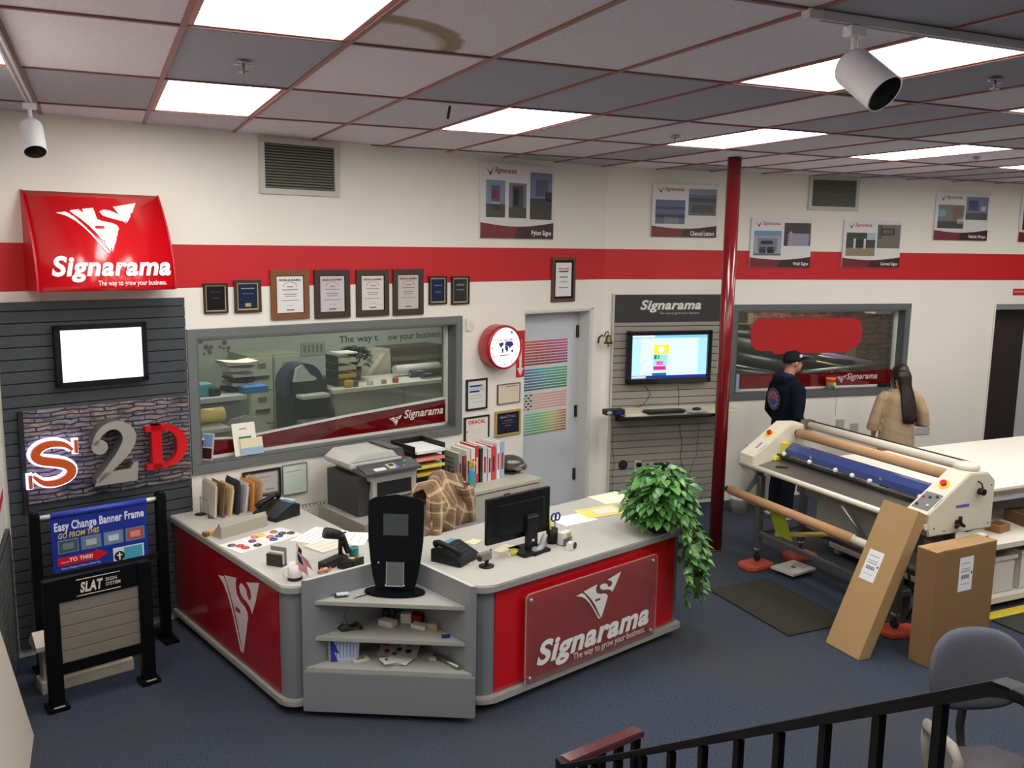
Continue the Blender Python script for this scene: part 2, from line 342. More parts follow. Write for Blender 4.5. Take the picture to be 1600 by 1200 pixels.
for j in range(-6, 9): m.box(-8.9, 14.2, GY0+j*1.22-.011, GY0+j*1.22+.011, HC-.0045, HC+.0055, (124,86,82))
struct(m, 'trim_1', FG)
W1 = (-4.235, -1.885, 1.13, 2.07); W2 = (1.555, 3.735, 1.19, 2.10)      # window openings x0 x1 z0 z1
T_ = .2
m = MB('wall_paint')
m.box(-5.62, W1[0], 0, T_, 0, HC+.1); m.box(W1[0], W1[1], 0, T_, 0, W1[2]); m.box(W1[0], W1[1], 0, T_, W1[3], HC+.1)
m.box(W1[1], -1.06, 0, T_, 0, HC+.1); m.box(-1.06, -.17, 0, T_, 2.13, HC+.1); m.box(-.17, .0, 0, T_, 0, HC+.1)
struct(m, 'wall_back', FA)
m = MB('wall_paint')
m.box(0, W2[0], 0, T_, 0, HC+.1); m.box(W2[0], W2[1], 0, T_, 0, W2[2]); m.box(W2[0], W2[1], 0, T_, W2[3], HC+.1)
m.box(W2[1], 5.02, 0, T_, 0, HC+.1); m.box(5.02, 5.95, 0, T_, 2.15, HC+.1); m.box(5.95, 12, 0, T_, 0, HC+.1)
struct(m, 'wall_right', FB)
m = MB('wall_paint'); m.box(-.85, -.645, -4.0, 6.72, 0, HC+.1); struct(m, 'wall_left', FG)
m = MB('wall_paint'); m.box(-8, 14, -4.2, -4, 0, HC+.1); struct(m, 'wall_front', FG)
m = MB('wall_paint'); m.box(13.2, 13.4, -4, 10, 0, HC+.1); struct(m, 'wall_far_right', FG)
# the office behind window 1 and the workshop behind window 2
m = MB('matte'); c = (170,176,166)
m.box(-6.2, .62, 3.3, 3.4, 0, 2.9, c); m.box(-6.3, -6.2, .2, 3.4, 0, 2.9, c); m.box(.62, .7, .3, 3.4, 0, 2.9, c); m.box(-6.3, .7, .21, 3.4, 2.8, 2.9, c)
struct(m, 'wall_office', FA)
m = MB('red_brick'); m.box(.7, 5.0, 1.6, 1.7, 0, 3.0); m.box(4.92, 5.0, .21, 1.6, 0, 3.0, (70,60,56), mat='matte'); m.box(.6, .7, .3, 1.7, 0, 3.0, (120,110,100), mat='matte')
m.box(.6, 5, .21, 1.7, 3.0, 3.1, (90,84,78), mat='matte'); struct(m, 'wall_workshop', FB)
m = MB('matte'); m.box(5.0, 7, .2, 1.2, 2.6, 2.7, (60,58,58)); m.box(5.0, 7, 1.2, 1.3, 0, 2.7, (44,38,38)); m.box(6.9, 7, .2, 1.2, 0, 2.7, (60,58,58)); struct(m, 'wall_passage', FB)

def window(name, fr, W, casc=(104,108,108)):
    t = thing(name, None, None, fr, kind='structure'); x0, x1, z0, z1 = W; cw = .065
    m = MB('satin'); g = casc
    for a, b, c, d in ((x0-cw, x1+cw, z1, z1+cw), (x0-cw, x1+cw, z0-cw, z0), (x0-cw, x0, z0, z1), (x1, x1+cw, z0, z1)): m.box(a, b, -.022, .0, c, d, g, bev=.004)
    for a, b, c, d in ((x0, x1, z1-.012, z1), (x0, x1, z0, z0+.012), (x0, x0+.012, z0, z1), (x1-.012, x1, z0, z1)): m.box(a, b, -.02, .19, c, d, tuple(v-14 for v in g))
    m.build('window_frame', t)
    m = MB('satin'); a0, a1, b0, b1 = x0+.012, x1-.012, z0+.012, z1-.012; q = .022
    for a, b, c, d in ((a0, a1, b1-q, b1), (a0, a1, b0, b0+q), (a0, a0+q, b0, b1), (a1-q, a1, b0, b1)): m.box(a, b, .095, .135, c, d, (206,206,198))
    m.build('glazing_bead', t)
    m = MB('glass'); m.box(a0+q, a1-q, .112, .118, b0+q, b1-q); m.build('pane', t)
    return t, a0+q, a1-q, b0+q, b1-q
w1, a0, a1, b0, b1 = window('window_1', FA, W1)
m = MB('red_film'); m.prism([(a0, b0), (a1, b0), (a1, b0+.21), (a0+1.3, b0+.165), (a0+.35, b0+.10), (a0, b0+.13)], .106, .109, 'y', mat='pink_film'); m.prism([(a0+1.0, b0+.004), (a1, b0+.004), (a1, b0+.17), (a0+1.2, b0+.07)], .102, .105, 'y', mat='red_film')
m.prism([(a0, b0+.004), (a0+.33, b0+.004), (a0+.33, b0+.09), (a0, b0+.115)], .102, .105, 'y', mat='red_film')
tag(m.build('decal_band', w1), label='translucent red swoosh film along the bottom of the pane')
m = MB('matte'); m.prism([(a0, b0+.13), (a0+.35, b0+.10), (a0+1.3, b0+.165), (a1, b0+.21), (a1, b0+.235), (a0+1.3, b0+.185), (a0+.35, b0+.118), (a0, b0+.145)], .1, .104, 'y', (196,198,192)); m.build('decal_stripe', w1)
m = MB('matte'); p = ply(603, 655, .1, FA); logo(m, -2.53, b0+.035, .14, .1, (206,200,196), bg=(120,40,44)); m.text('Signarama', -2.37, -1.945, b0+.06, .1, c=(206,200,196), bold=.02, shear=.25, dep=.001)
m.build('logo_lettering', w1)
m = MB('matte'); za = ply(610, 534, .1, FA).z; xa_ = [ply(q_, 525, .1, FA).x for q_ in (530, 590, 606, 690)]; m.text('The way t', xa_[0], xa_[1], za, .1, h=.075, c=(70,72,70), bold=.01, dep=.001); m.text('ow your business', xa_[2], xa_[3]-.01, za-.005, .1, h=.075, c=(70,72,70), bold=.01, dep=.001); m.build('slogan_lettering', w1)
w2, a0, a1, b0, b1 = window('window_2', FB, W2, (92,98,100))
m = MB('red_film'); m.prism([(a0, b0), (a1, b0), (a1, b0+.17), (a0+1.2, b0+.15), (a0, b0+.16)], .106, .109, 'y'); m.build('decal_band', w2)
m = MB('matte'); logo(m, 2.93, b0+.03, .15, .1, (196,176,172), bg=(110,40,44)); m.text('Signarama', 3.08, 3.5, b0+.045, .1, c=(196,176,172), bold=.02, shear=.25, dep=.001); m.build('logo_lettering', w2)
m = MB('matte'); P = []
def rr(x0, x1, z0, z1, r, n=6):
    out = []
    for cx, cz, a in ((x1-r, z1-r, 0), (x0+r, z1-r, 90), (x0+r, z0+r, 180), (x1-r, z0+r, 270)):
        out += [(cx+r*math.cos(R(a+90*k/n)), cz+r*math.sin(R(a+90*k/n))) for k in range(n+1)]
    return out
q0 = ply(1174, 498, .1, FB); q1 = ply(1345, 545, .1, FB)
pts = rr(q0.x, q1.x, q1.z, q0.z, .15)
m.prism(pts, .097, .1, 'y', (178,20,26)); m.prism(rr(q0.x+.28, q1.x-.15, q1.z-.035, q1.z+.2, .05), .0965, .0995, 'y', (178,20,26))  # solid red patch laid over the upper pane
tag(m.build('red_patch', w2), label='solid dark red patch with rounded ends on the upper pane')

# door 1: white flush door with colour charts on it
d = thing('door_1', None, None, FA, kind='structure')
m = MB('satin'); m.box(-1.075, -.19, .165, .2, 0, 2.125, (196,200,206)); m.build('door_leaf', d)
m = MB('satin'); m.box(-.19, -.17, 0, .2, 0, 2.13, (206,206,204)); m.box(-.17, -.14, -.006, 0, 0, 2.15, (214,212,206)); m.box(-1.07, -.14, -.006, 0, 2.13, 2.15, (214,212,206)); m.box(-1.06, -.17, 0, .2, 2.118, 2.13, (206,206,204))
m.build('door_frame', d)
for z in (1.9, 1.07, .4):
    m = MB('metal'); m.box(-.215, -.188, .145, .168, z-.06, z+.06, (70,64,56)); m.cyl((-.2, .15, z-.062), (-.2, .15, z+.062), .008, c=(60,56,50)); m.build('hinge', d)
# door 2: dark opening
d = thing('door_2', None, None, FB, kind='structure')
m = MB('satin'); m.box(5.02, 5.035, 0, .2, 0, 2.15, (40,38,40)); m.box(5.02, 5.95, -.012, .2, 2.085, 2.15, (128,128,132)); m.box(5.0, 5.02, -.012, .0, 0, 2.15, (222,218,210)); m.box(5.935, 5.95, 0, .2, 0, 2.15, (150,150,150)); m.build('door_frame', d)
m = MB('wood'); m.box(5.04, 5.66, .17, .21, .01, 2.07, (42,34,34)); m.build('door_leaf', d)
m = MB('satin'); m.box(5.67, 5.93, .18, .2, 0, 2.08, (190,190,190)); m.build('side_panel', d)

# ------------------------------------------------------------ ceiling lights
def light(fr, x0, x1, y0, y1, z, label, grp):
    t = thing('ceiling_light', label, 'ceiling light', at(fr, (x0+x1)/2, (y0+y1)/2, z), grp); a, b = (x1-x0)/2, (y1-y0)/2
    m = MB('satin'); q = .022
    for r in ((-a, a, -b, -b+q), (-a, a, b-q, b), (-a, -a+q, -b+q, b-q), (a-q, a, -b+q, b-q)): m.box(*r, -.003, .05, (176,120,112))
    m.build('frame', t)
    m = MB('lamp'); m.box(-a+q, a-q, -b+q, b-q, .0, .01); m.build('diffuser', t)
    return t
LL = {(0,-1):'large ceiling troffer at the top edge above the white grille',(4,-1):'lit ceiling troffer behind the big white track spotlight',(0,1):'lit ceiling troffer nearest the left back wall, left of the grille',
 (3,1):'lit ceiling troffer above the pylon signs board',(6,1):'lit ceiling troffer just left of the top of the red pole',(9,1):'lit ceiling troffer right of the red pole, above the right wall grille',
 (12,1):'far lit troffer cut off at the right edge, lower one',(7,-1):'lit troffer cut off at the right edge, upper one',(-2,0):'sliver of a lit troffer at the far left edge beside the track'}
for i, j in LIGHTS:
    light(FG, max(GX0+i*.61+.012, -.63) if i > -3 else GX0+i*.61+.012, GX0+(i+1)*.61-.012, GY0+j*1.22+.012, GY0+(j+1)*1.22-.012, HC+.004, LL.get((i, j), 'unseen troffer outside the picture, added in the tile grid for ambient light'), 'recessed fluorescent ceiling lights')
light(FA, -1.2, -.6, 1.4, 2.6, 2.76, 'second unseen light panel added to brighten the office behind the long window', 'back room lights')  # out-of-sight panels added to brighten the office and the workshop
light(FA, -3.4, -2.8, 1.0, 2.2, 2.76, 'unseen light panel added to brighten the office behind the long window', 'back room lights')
light(FB, 2.3, 3.5, .7, 1.3, 2.96, 'unseen light panel added to brighten the workshop behind the right window', 'back room lights')
MATS['lamp_dim'] = emit('lamp_dim', 8, (1, .98, .93))
for o in [o for o in bpy.data.objects if o.get('group') == 'back room lights']:
    for ch in o.children:
        if ch.name.startswith('diffuser'): ch.data.materials[0] = MATS['lamp_dim']

# ------------------------------------------------------------ track lights
def spot(T, axis, label, ln=.155, r=.058, k=1):
    t = thing('track_spotlight', label, 'spotlight', T, 'white track spotlights'); ax = Vector(axis).normalized(); wc = (236,236,240)
    m = MB('satin'); m.box(-.035, .035, -.02, .02, -.035, 0, wc, bev=.004); m.build('track_adapter', t)
    m = MB('satin'); jt = Vector((0, 0, -.11)); m.tube([(0,0,-.03),(0,0,-.07),jt+Vector((.01,0,0))], .011, c=wc); m.build('stem', t)
    q = Vector((0, 0, -.13)) - ax*.0; Tq = Matrix.Translation(q + ax*.03) @ ax.to_track_quat('Z', 'Y').to_matrix().to_4x4()
    m = MB('satin', Tq); pr = [(.001, -ln*.42)]
    for i in range(1, 7): a = i/6*math.pi/2; pr.append((r*math.sin(a), -ln*.15 - ln*.27*math.cos(a)))
    pr += [(r, ln*.75), (r*1.02, ln*.76), (r*.93, ln*.76)]; m.lathe(pr, c=wc, n=32, cap=False); m.build('lamp_shade', t)
    m = MB('matte', Tq); m.lathe([(r*.955, ln*.757), (r*.93, ln*.70), (r*.9, ln*.45), (.001, ln*.40)], c=(18,18,24), n=32, cap=False)
    tag(m.build('baffle', t), label='black inner baffle'); return t
def track(T, L_, label):
    t = thing('lighting_track', label, 'lighting track', T, 'ceiling lighting tracks'); m = MB('satin')
    m.box(0, L_, -.018, .018, -.03, -.002, (204,204,210)); m.box(0, L_, -.006, .006, -.031, -.03, (120,120,126)); m.build('rail', t)
    m = MB('satin'); m.box(-.06, 0, -.02, .02, -.032, 0, (214,214,216), bev=.003); m.build('end_cap', t)
track(at(FG, 2.18, 2.42, HC), 3.2, 'white ceiling track carrying the big spotlight at upper right')
spot(at(FG, 2.335, 2.42, HC-.032), FG.to_3x3().inverted() @ Vector((.44, -.60, -.60)), 'big white cylinder spotlight on the upper right track', .175, .066)
track(at(FG, GX0-.63, 6.0, HC, -90), 5.5, 'ceiling track along the left edge, running away to the wall')
spot(at(FG, GX0-.63, 5.85, HC-.032), FG.to_3x3().inverted() @ Vector((.30, -.40, -.8)), 'small beige cylinder spotlight hanging at the left edge', .18, .06)
XX = 0
for px, py, lb in ((380,95,'ceiling hook between the two left troffers'),(1555,122,'ceiling sprinkler at the far right, behind the spotlight'),(1055,212,'tiny ceiling sprinkler above the red pole'),(1525,245,'tiny ceiling sprinkler below the right hand troffer')):
    p = lv(px, py, HC, FG); m = MB('metal'); m.cyl((0,0,0), (0,0,-.006), .03, c=(190,186,184)); m.cyl((0,0,0), (0,0,-.05), .006, c=(150,146,140)); m.cyl((0,0,-.04), (0,0,-.045), .022, c=(170,166,160))
    m.box(-.04, -.012, -.006, .006, -.014, -.006, (210,206,200)); m.box(.012, .04, -.006, .006, -.014, -.006, (210,206,200))
    tag(m.build('ceiling_sprinkler', T=at(FG, p.x, p.y, HC-.004)), lb, 'sprinkler', 'ceiling sprinklers and hooks')
p = lv(703, 165, HC, FG); m = MB('matte'); m.cyl((0,0,0), (-.02,-.02,-.07), .008, c=(40,36,34)); tag(m.build('ceiling_hook', T=at(FG, p.x, p.y, HC-.004)), 'short dark hook poking out of a tile left of a troffer', 'hook')
# ------------------------------------------------------------ red pole
p = lv(1117, 858, 0); t = thing('support_pole', 'glossy dark red round steel pole from floor to ceiling', 'pole', Matrix.Translation((p.x, p.y, 0)))
m = MB('gloss'); m.cyl((0,0,0), (0,0,HC), .06, n=32, c=(112,14,20)); m.build('column', t)
m = MB('gloss'); m.cyl((0,0,0), (0,0,.012), .068, n=32, c=(120,18,24)); m.build('base_plate', t)
# ============================================================ back wall, left part
m = MB('satin'); sl = (62,67,72)
m.box(-5.5, -4.312, -.012, 0, .06, 2.365, (34,37,40)); z = .06
while z < 2.36: m.box(-5.5, -4.312, -.03, -.012, z+.004, min(z+.0735, 2.365), sl, bev=.002); z += .0775
tag(m.build('slatwall', T=FA), 'dark slate slatwall panel behind the red awning sign and the letters', 'slatwall')
# glossy red awning sign
x0, x1, zb, zt = -5.315, -4.455, 2.437, 3.065; dp = .27; RED = (204,14,26)
def yv(z): t = (z-zb)/(zt-zb); return -dp*(1-t*t)
t = thing('awning_sign', 'curved glossy red awning sign with white emblem on the wall', 'sign', FA)
prof = [(-.002, zb), (-dp, zb)] + [(yv(zb+(zt-zb)*i/20), zb+(zt-zb)*i/20) for i in range(1, 20)] + [(-.002, zt)]
m = MB('gloss'); m.prism(prof, x0+.012, x1-.012, 'x', RED, smooth=True)
b_ = m.build('body', t)
for a, b in ((x0, x0+.012), (x1-.012, x1)): m = MB('satin'); m.prism([(min(-.002, p[0]-.006), p[1]+(.004 if i else 0)) for i, p in enumerate(prof)], a, b, 'x', (186,22,32)); m.build('end_cap', t)
wp = lambda p: Vector((p.x, yv(p.z)-.006+(p.y if abs(p.y) < .02 else 0), p.z))
m = MB('gloss'); logo(m, x0+.17, 2.68, .52, 0, (245,242,240), bg=RED, h=.33, warp=wp); tag(m.build('emblem', t), label='white winged emblem with an S cut out')
m = MB('gloss'); m.text('Signarama', x0+.09, x1-.03, 2.495, 0, h=.165, c=(245,242,240), bold=.035, shear=.25, warp=wp); m.text('The way to grow your business.', x0+.36, x1-.065, 2.462, 0, h=.042, c=(245,240,238), warp=wp, bold=.008, dep=.001); m.build('lettering', t)
# wall screen
t = thing('wall_screen', 'blank bright white screen in a black frame on the slatwall', 'screen', FA)
P0 = ply(84, 510, -.09, FA); P1 = ply(233, 594, -.09, FA); a, b, c_, d_ = P0.x, P1.x, P1.z, P0.z
m = MB('plastic'); k = (16,18,26)
for q in ((a, b, d_-.03, d_), (a, b, c_, c_+.03), (a, a+.035, c_, d_), (b-.035, b, c_, d_)): m.box(q[0], q[1], -.09, -.032, q[2], q[3], k)
m.box(a+.02, b-.02, -.075, -.032, c_+.02, d_-.02, k); m.build('bezel', t)
m = MB('screen'); m.box(a+.035, b-.035, -.084, -.076, c_+.03, d_-.03, (255,255,255)); m.build('display', t)
# stone-print board with three letters
bz0, bz1 = 1.05, 1.665; t = thing('stone_board', 'board printed with stacked stone carrying the letters S 2 D', 'sign board', FA)
m = MB('stone_print'); m.box(-5.40, -4.325, -.05, -.032, bz0, bz1); m.build('board', t)
m = MB('matte'); m.box(-5.425, -5.395, -.055, -.032, bz0-.06, bz1, (14,15,18)); m.build('edge_strip', t)
def letter(ch, px0, py0, px1, py1, y, dep, c, side, bold, lab, mat='satin', back=None, serif=0):
    A_ = ply(px0, py1, y, FA); B_ = ply(px1, py0, y, FA); t = thing('dimensional_letter', lab, 'letter', at(FA, A_.x, y, A_.z), 'letters on the stone board')
    w_, h_ = B_.x-A_.x, B_.z-A_.z
    return t, w_, h_
def slab(m, pts, y, dep, c, side):      # outline given in (x, z), face towards the room
    m.prism(pts, y-dep, y, 'y', side); m.prism([(a, b) for a, b in pts], y-dep-.002, y-dep, 'y', c)
def stroke(path, ws):                    # ribbon outline along a path with varying width
    L_, R_ = [], []
    for i, p in enumerate(path):
        a = Vector(path[max(i-1, 0)]); b = Vector(path[min(i+1, len(path)-1)]); d = (b-a).normalized(); n = Vector((-d.y, d.x)); w_ = ws[i]/2
        L_.append(tuple(Vector(p)+n*w_)); R_.append(tuple(Vector(p)-n*w_))
    return L_ + R_[::-1]
def sm(path, ws, k=4):                   # Catmull-Rom smoothing
    P_ = [Vector((*p, w_)) for p, w_ in zip(path, ws)]; P_ = [P_[0]] + P_ + [P_[-1]]; out = []
    for i in range(1, len(P_)-2):
        for j in range(k):
            t = j/k; a, b, c, d = P_[i-1:i+3]; out.append(.5*((2*b)+(c-a)*t+(2*a-5*b+4*c-d)*t*t+(3*b-a-3*c+d)*t**3))
    out.append(P_[-2]); return [(p.x, p.y) for p in out], [p.z for p in out]
SP = ([(.86,.74),(.74,.86),(.55,.92),(.36,.90),(.22,.80),(.20,.68),(.30,.59),(.5,.53),(.70,.46),(.82,.34),(.78,.19),(.62,.10),(.44,.08),(.28,.13),(.14,.28)],
      [.06,.10,.13,.15,.17,.18,.18,.18,.18,.18,.17,.14,.13,.10,.06])
def rib3(m, pts, wz, y, dep, w_, h_, grow, c, side):
    pp, ww = sm(*pts); L_ = []
    P = stroke([(a*w_, b*h_) for a, b in pp], [(q+grow)*min(w_, h_) for q in ww]); n = len(P)//2
    for i in range(n-1):
        q = [P[i], P[i+1], P[len(P)-2-i], P[len(P)-1-i]]
        m.prism(q, y-dep, y, 'y', side, smooth=False); m.prism(q, y-dep-.0015, y-dep, 'y', c)
def serif(m, x, z, a, b, y, dep, c, side): m.prism([(x-a, z-b), (x+a, z-b), (x+a, z+b), (x-a, z+b)], y-dep, y, 'y', side); m.prism([(x-a, z-b), (x+a, z-b), (x+a, z+b), (x-a, z+b)], y-dep-.0015, y-dep, 'y', c)
t, w_, h_ = letter('S', 39, 681, 121, 765, -.06, 0, 0, 0, 0, 'orange letter S edged in glowing white, lowest left on the stone board')
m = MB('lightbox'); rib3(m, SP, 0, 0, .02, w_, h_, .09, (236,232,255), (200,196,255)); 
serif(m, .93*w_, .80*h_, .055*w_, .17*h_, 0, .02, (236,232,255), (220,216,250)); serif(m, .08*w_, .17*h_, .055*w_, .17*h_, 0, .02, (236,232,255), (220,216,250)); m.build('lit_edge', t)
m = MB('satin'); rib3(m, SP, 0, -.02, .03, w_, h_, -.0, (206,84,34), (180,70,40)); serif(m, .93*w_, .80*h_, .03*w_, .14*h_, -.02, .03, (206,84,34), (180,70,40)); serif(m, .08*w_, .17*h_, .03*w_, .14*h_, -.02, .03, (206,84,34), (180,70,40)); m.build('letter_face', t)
t, w_, h_ = letter('2', 143, 655, 213, 760, -.16, 0, 0, 0, 0, 'big grey numeral 2 standing off the stone board')
TP = ([(.12,.66),(.14,.76),(.26,.88),(.46,.95),(.66,.92),(.80,.80),(.80,.66),(.66,.48),(.46,.32),(.24,.15),(.12,.07)], [.10,.12,.15,.17,.22,.28,.28,.24,.18,.12,.10])
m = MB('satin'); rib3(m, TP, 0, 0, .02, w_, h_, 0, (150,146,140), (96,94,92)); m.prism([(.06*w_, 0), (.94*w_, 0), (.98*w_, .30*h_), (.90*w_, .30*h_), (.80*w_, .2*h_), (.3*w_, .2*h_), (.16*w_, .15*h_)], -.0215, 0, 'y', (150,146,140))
m.cyl((.2*w_, .0, .62*h_), (.2*w_, -.0215, .62*h_), .16*w_, n=24, c=(150,146,140), smooth=False)
pp, ww = sm(*TP)
m.build('letter_face', t)
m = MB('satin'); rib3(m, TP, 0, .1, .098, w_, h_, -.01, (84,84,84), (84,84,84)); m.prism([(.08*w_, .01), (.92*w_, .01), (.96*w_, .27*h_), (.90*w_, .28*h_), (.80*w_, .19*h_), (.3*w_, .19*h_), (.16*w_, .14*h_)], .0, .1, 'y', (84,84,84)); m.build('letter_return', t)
t, w_, h_ = letter('D', 226, 657, 286, 733, -.09, 0, 0, 0, 0, 'bright red letter D at the right end of the stone board')
DP = ([(.45,.93),(.66,.88),(.84,.70),(.88,.5),(.84,.30),(.66,.12),(.45,.07)], [.12,.16,.22,.26,.22,.16,.12])
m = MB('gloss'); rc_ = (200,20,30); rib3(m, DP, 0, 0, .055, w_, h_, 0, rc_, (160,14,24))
for q in ((.0,.5,.87,1.0),(.0,.5,.0,.13),(.14,.38,.0,1.0)): m.box(q[0]*w_, q[1]*w_, -.0565, 0, q[2]*h_, q[3]*h_, rc_)
m.build('letter_face', t)
m = MB('matte'); m.cyl((.3*w_, .0, .5*h_), (.3*w_, .04, .5*h_), .02, c=(60,60,60)); m.build('standoff', t)

# ------------------------------------------------------------ plaques and framed sheets on the back wall
def frameobj(name, lab, cat, fr, px, fw, fc, ic, y=0, th=.02, lines=(), mat='wood', grp=None, inner=None, txt=None, gap=0):
    A_ = ply(px[0], px[3], y, fr); B_ = ply(px[2], px[1], y, fr); w_, h_ = B_.x-A_.x, B_.z-A_.z
    t = thing(name, lab, cat, at(fr, A_.x, y-.001, A_.z), grp)
    m = MB(mat)
    for q in ((0, w_, h_-fw, h_), (0, w_, 0, fw), (0, fw, fw, h_-fw), (w_-fw, w_, fw, h_-fw)): m.box(q[0], q[1], -th, 0, q[2], q[3], fc, bev=.0015)
    m.build('frame', t)
    m = MB('paper'); a = fw
    if inner: m.box(fw, w_-fw, -th*.5, 0, fw, h_-fw, inner); a = fw+gap; m.box(a, w_-a, -th*.5-.002, -th*.5, a, h_-a, ic)
    else: m.box(fw, w_-fw, -th*.5-.002, 0, fw, h_-fw, ic)
    iw, ih = w_-2*a, h_-2*a; yy = -th*.5-.002
    for l in lines:     # (x0, x1, z0, z1, colour) in fractions of the sheet
        m.box(a+l[0]*iw, a+l[1]*iw, yy-.0012, yy, a+l[2]*ih, a+l[3]*ih, l[4])
    m.build('sheet', t)
    if txt:
        m = MB('paper')
        for s_, x0_, x1_, z_, hh, c_, bo in txt: m.text(s_, a+x0_*iw, a+x1_*iw, a+z_*ih, yy-.001, h=hh*ih, c=c_, bold=bo, dep=.0008)
        m.build('lettering', t)
    return t
GL = (196,178,120); dk = (26,22,22)
frameobj('wall_plaque', 'small black plaque with gilt edge, leftmost of the plaque row', 'plaque', FA, (318,442,354,490), .014, (30,22,20), (24,20,24), inner=GL, gap=.008, lines=[(.2,.8,.75,.77,(90,84,80)),(.3,.7,.5,.53,(80,74,70))], grp='plaques in a row above the long window')
frameobj('wall_plaque', 'small walnut plaque with blue plate, second in the plaque row', 'plaque', FA, (366,437,406,489), .02, (52,34,24), (28,38,66), inner=GL, gap=.01, lines=[(.15,.85,.8,.84,(150,150,150)),(.2,.8,.6,.62,(120,120,130)),(.35,.65,.08,.22,(170,160,120))], grp='plaques in a row above the long window')
CL = [(.2,.8,.62,.64,(120,116,116)),(.25,.75,.5,.52,(120,116,116)),(.3,.7,.44,.46,(130,126,124)),(.15,.85,.33,.345,(120,116,116)),(.35,.65,.2,.21,(140,136,134)),(.35,.65,.06,.09,(80,76,76)),(.38,.62,.70,.73,(190,110,110))]
for i, (px, fc, ic, lb) in enumerate((((423,421,481,500),(118,72,40),(218,216,214),'large award plaque in an orange-brown wood frame'),
    ((491,421,545,498),(58,40,34),(190,186,188),'large dark walnut award plaque just right of the orange-brown one'),
    ((556,421,606,495),(60,42,34),(206,202,196),'large dark walnut award plaque, third of the four large ones'),
    ((613,420,660,493),(58,40,36),(186,180,174),'large dark walnut award plaque, rightmost of the four large ones'))):
    t = frameobj('award_plaque', lb, 'plaque', FA, px, .045, fc, ic, inner=dk, gap=.006, lines=CL, grp='plaques in a row above the long window', txt=[('SIGN-A-RAMA', .08, .92, .87, .06, (110,30,34) if i else (70,60,60), .02)])
    m = MB('paper'); a_ = [c for c in t.children if c.name.startswith('sheet')][0]; wd = a_.dimensions
    A_ = ply(px[0], px[3], 0, FA); B_ = ply(px[2], px[1], 0, FA); cx_, cz_ = (B_.x-A_.x)/2, (B_.z-A_.z)*.66
    m.tube([(cx_+.055*math.cos(R(a)), -.0135, cz_+.035*math.sin(R(a))) for a in range(0, 181, 20)], .0015, n=4, c=(130,60,60)); m.build('arc_mark', t)
frameobj('wall_plaque', 'small black plaque with blue plate right of the large awards', 'plaque', FA, (669,431,697,476), .016, dk, (30,38,70), inner=GL, gap=.01, lines=[(.2,.8,.7,.74,(120,120,140)),(.3,.7,.4,.44,(110,110,130))], grp='plaques in a row above the long window')
frameobj('wall_plaque', 'small black plaque with grey plate, rightmost of the plaque row', 'plaque', FA, (704,431,732,476), .016, dk, (50,50,50), inner=GL, gap=.01, lines=[(.2,.8,.7,.78,(120,120,120)),(.2,.8,.5,.55,(110,110,110))], grp='plaques in a row above the long window')
frameobj('award_plaque', 'tall walnut plaque with white plate hanging above the door', 'plaque', FA, (860,402,898,472), .03, (92,58,42), (222,220,220), inner=(18,16,16), gap=.022, lines=[(.2,.8,.72,.76,(150,50,50)),(.25,.75,.56,.59,(110,106,106)),(.3,.7,.42,.44,(120,116,116)),(.2,.8,.25,.27,(120,116,116))], txt=[('SIGN-A-RAMA', .15, .85, .80, .04, (110,40,44), .02)])
frameobj('framed_certificate', 'black framed certificate with blue bars, below and left of the clock', 'frame', FA, (727,590,760,642), .016, (20,20,20), (208,210,206), mat='satin', lines=[(.1,.8,.78,.84,(30,36,110)),(.1,.7,.66,.76,(170,190,214)),(.1,.65,.58,.64,(30,36,110)),(.7,.9,.6,.8,(210,170,180)),(.15,.8,.45,.47,(150,160,160)),(.15,.8,.35,.37,(160,164,160)),(.3,.8,.2,.22,(170,170,160))])
frameobj('framed_certificate', 'thin framed cream certificate just below the clock', 'frame', FA, (776,597,811,632), .005, (90,70,60), (216,202,180), mat='satin', lines=[(.35,.9,.86,.9,(140,120,110)),(.55,.9,.62,.64,(150,130,120)),(.2,.8,.4,.41,(190,176,160)),(.2,.8,.25,.26,(190,176,160))])
frameobj('framed_certificate', 'black framed certificate with a red heading beside the window corner', 'frame', FA, (724,647,763,700), .015, (22,24,22), (222,216,204), mat='satin', lines=[(.25,.7,.55,.56,(190,184,170)),(.3,.7,.45,.46,(190,184,170)),(.75,.9,.12,.2,(130,130,124)),(.02,.12,.5,.54,(120,120,120))], txt=[('ORACAL', .12, .88, .78, .14, (196,40,48), .03)])
frameobj('framed_plaque', 'navy plaque in a gold frame below the cream certificate', 'plaque', FA, (772,638,812,683), .02, (176,146,84), (30,34,58), mat='satin', inner=(14,14,18), gap=.012, lines=[(.3,.7,.62,.65,(170,120,90)),(.2,.8,.5,.52,(90,120,120)),(.35,.65,.34,.37,(140,120,130))], txt=[('MACTAC', .12, .88, .78, .12, (150,156,150), .01)])
frameobj('framed_certificate', 'black framed certificate with a speckled border under the window', 'frame', FA, (379,729,437,781), .014, (22,20,22), (176,168,166), mat='satin', inner=(120,112,104), gap=.014, lines=[(.2,.8,.78,.81,(130,124,124)),(.1,.16,.76,.84,(90,84,84)),(.1,.9,.6,.61,(156,148,148)),(.1,.9,.5,.51,(156,148,148)),(.6,.9,.14,.18,(110,104,104))])
frameobj('pinned_notice', 'pale green notice sheet next to the certificate under the window', 'notice', FA, (441,721,478,774), .004, (110,116,112), (196,206,196), mat='satin', lines=[(.1,.85,.76,.78,(130,140,136)),(.2,.7,.6,.61,(170,180,170))])
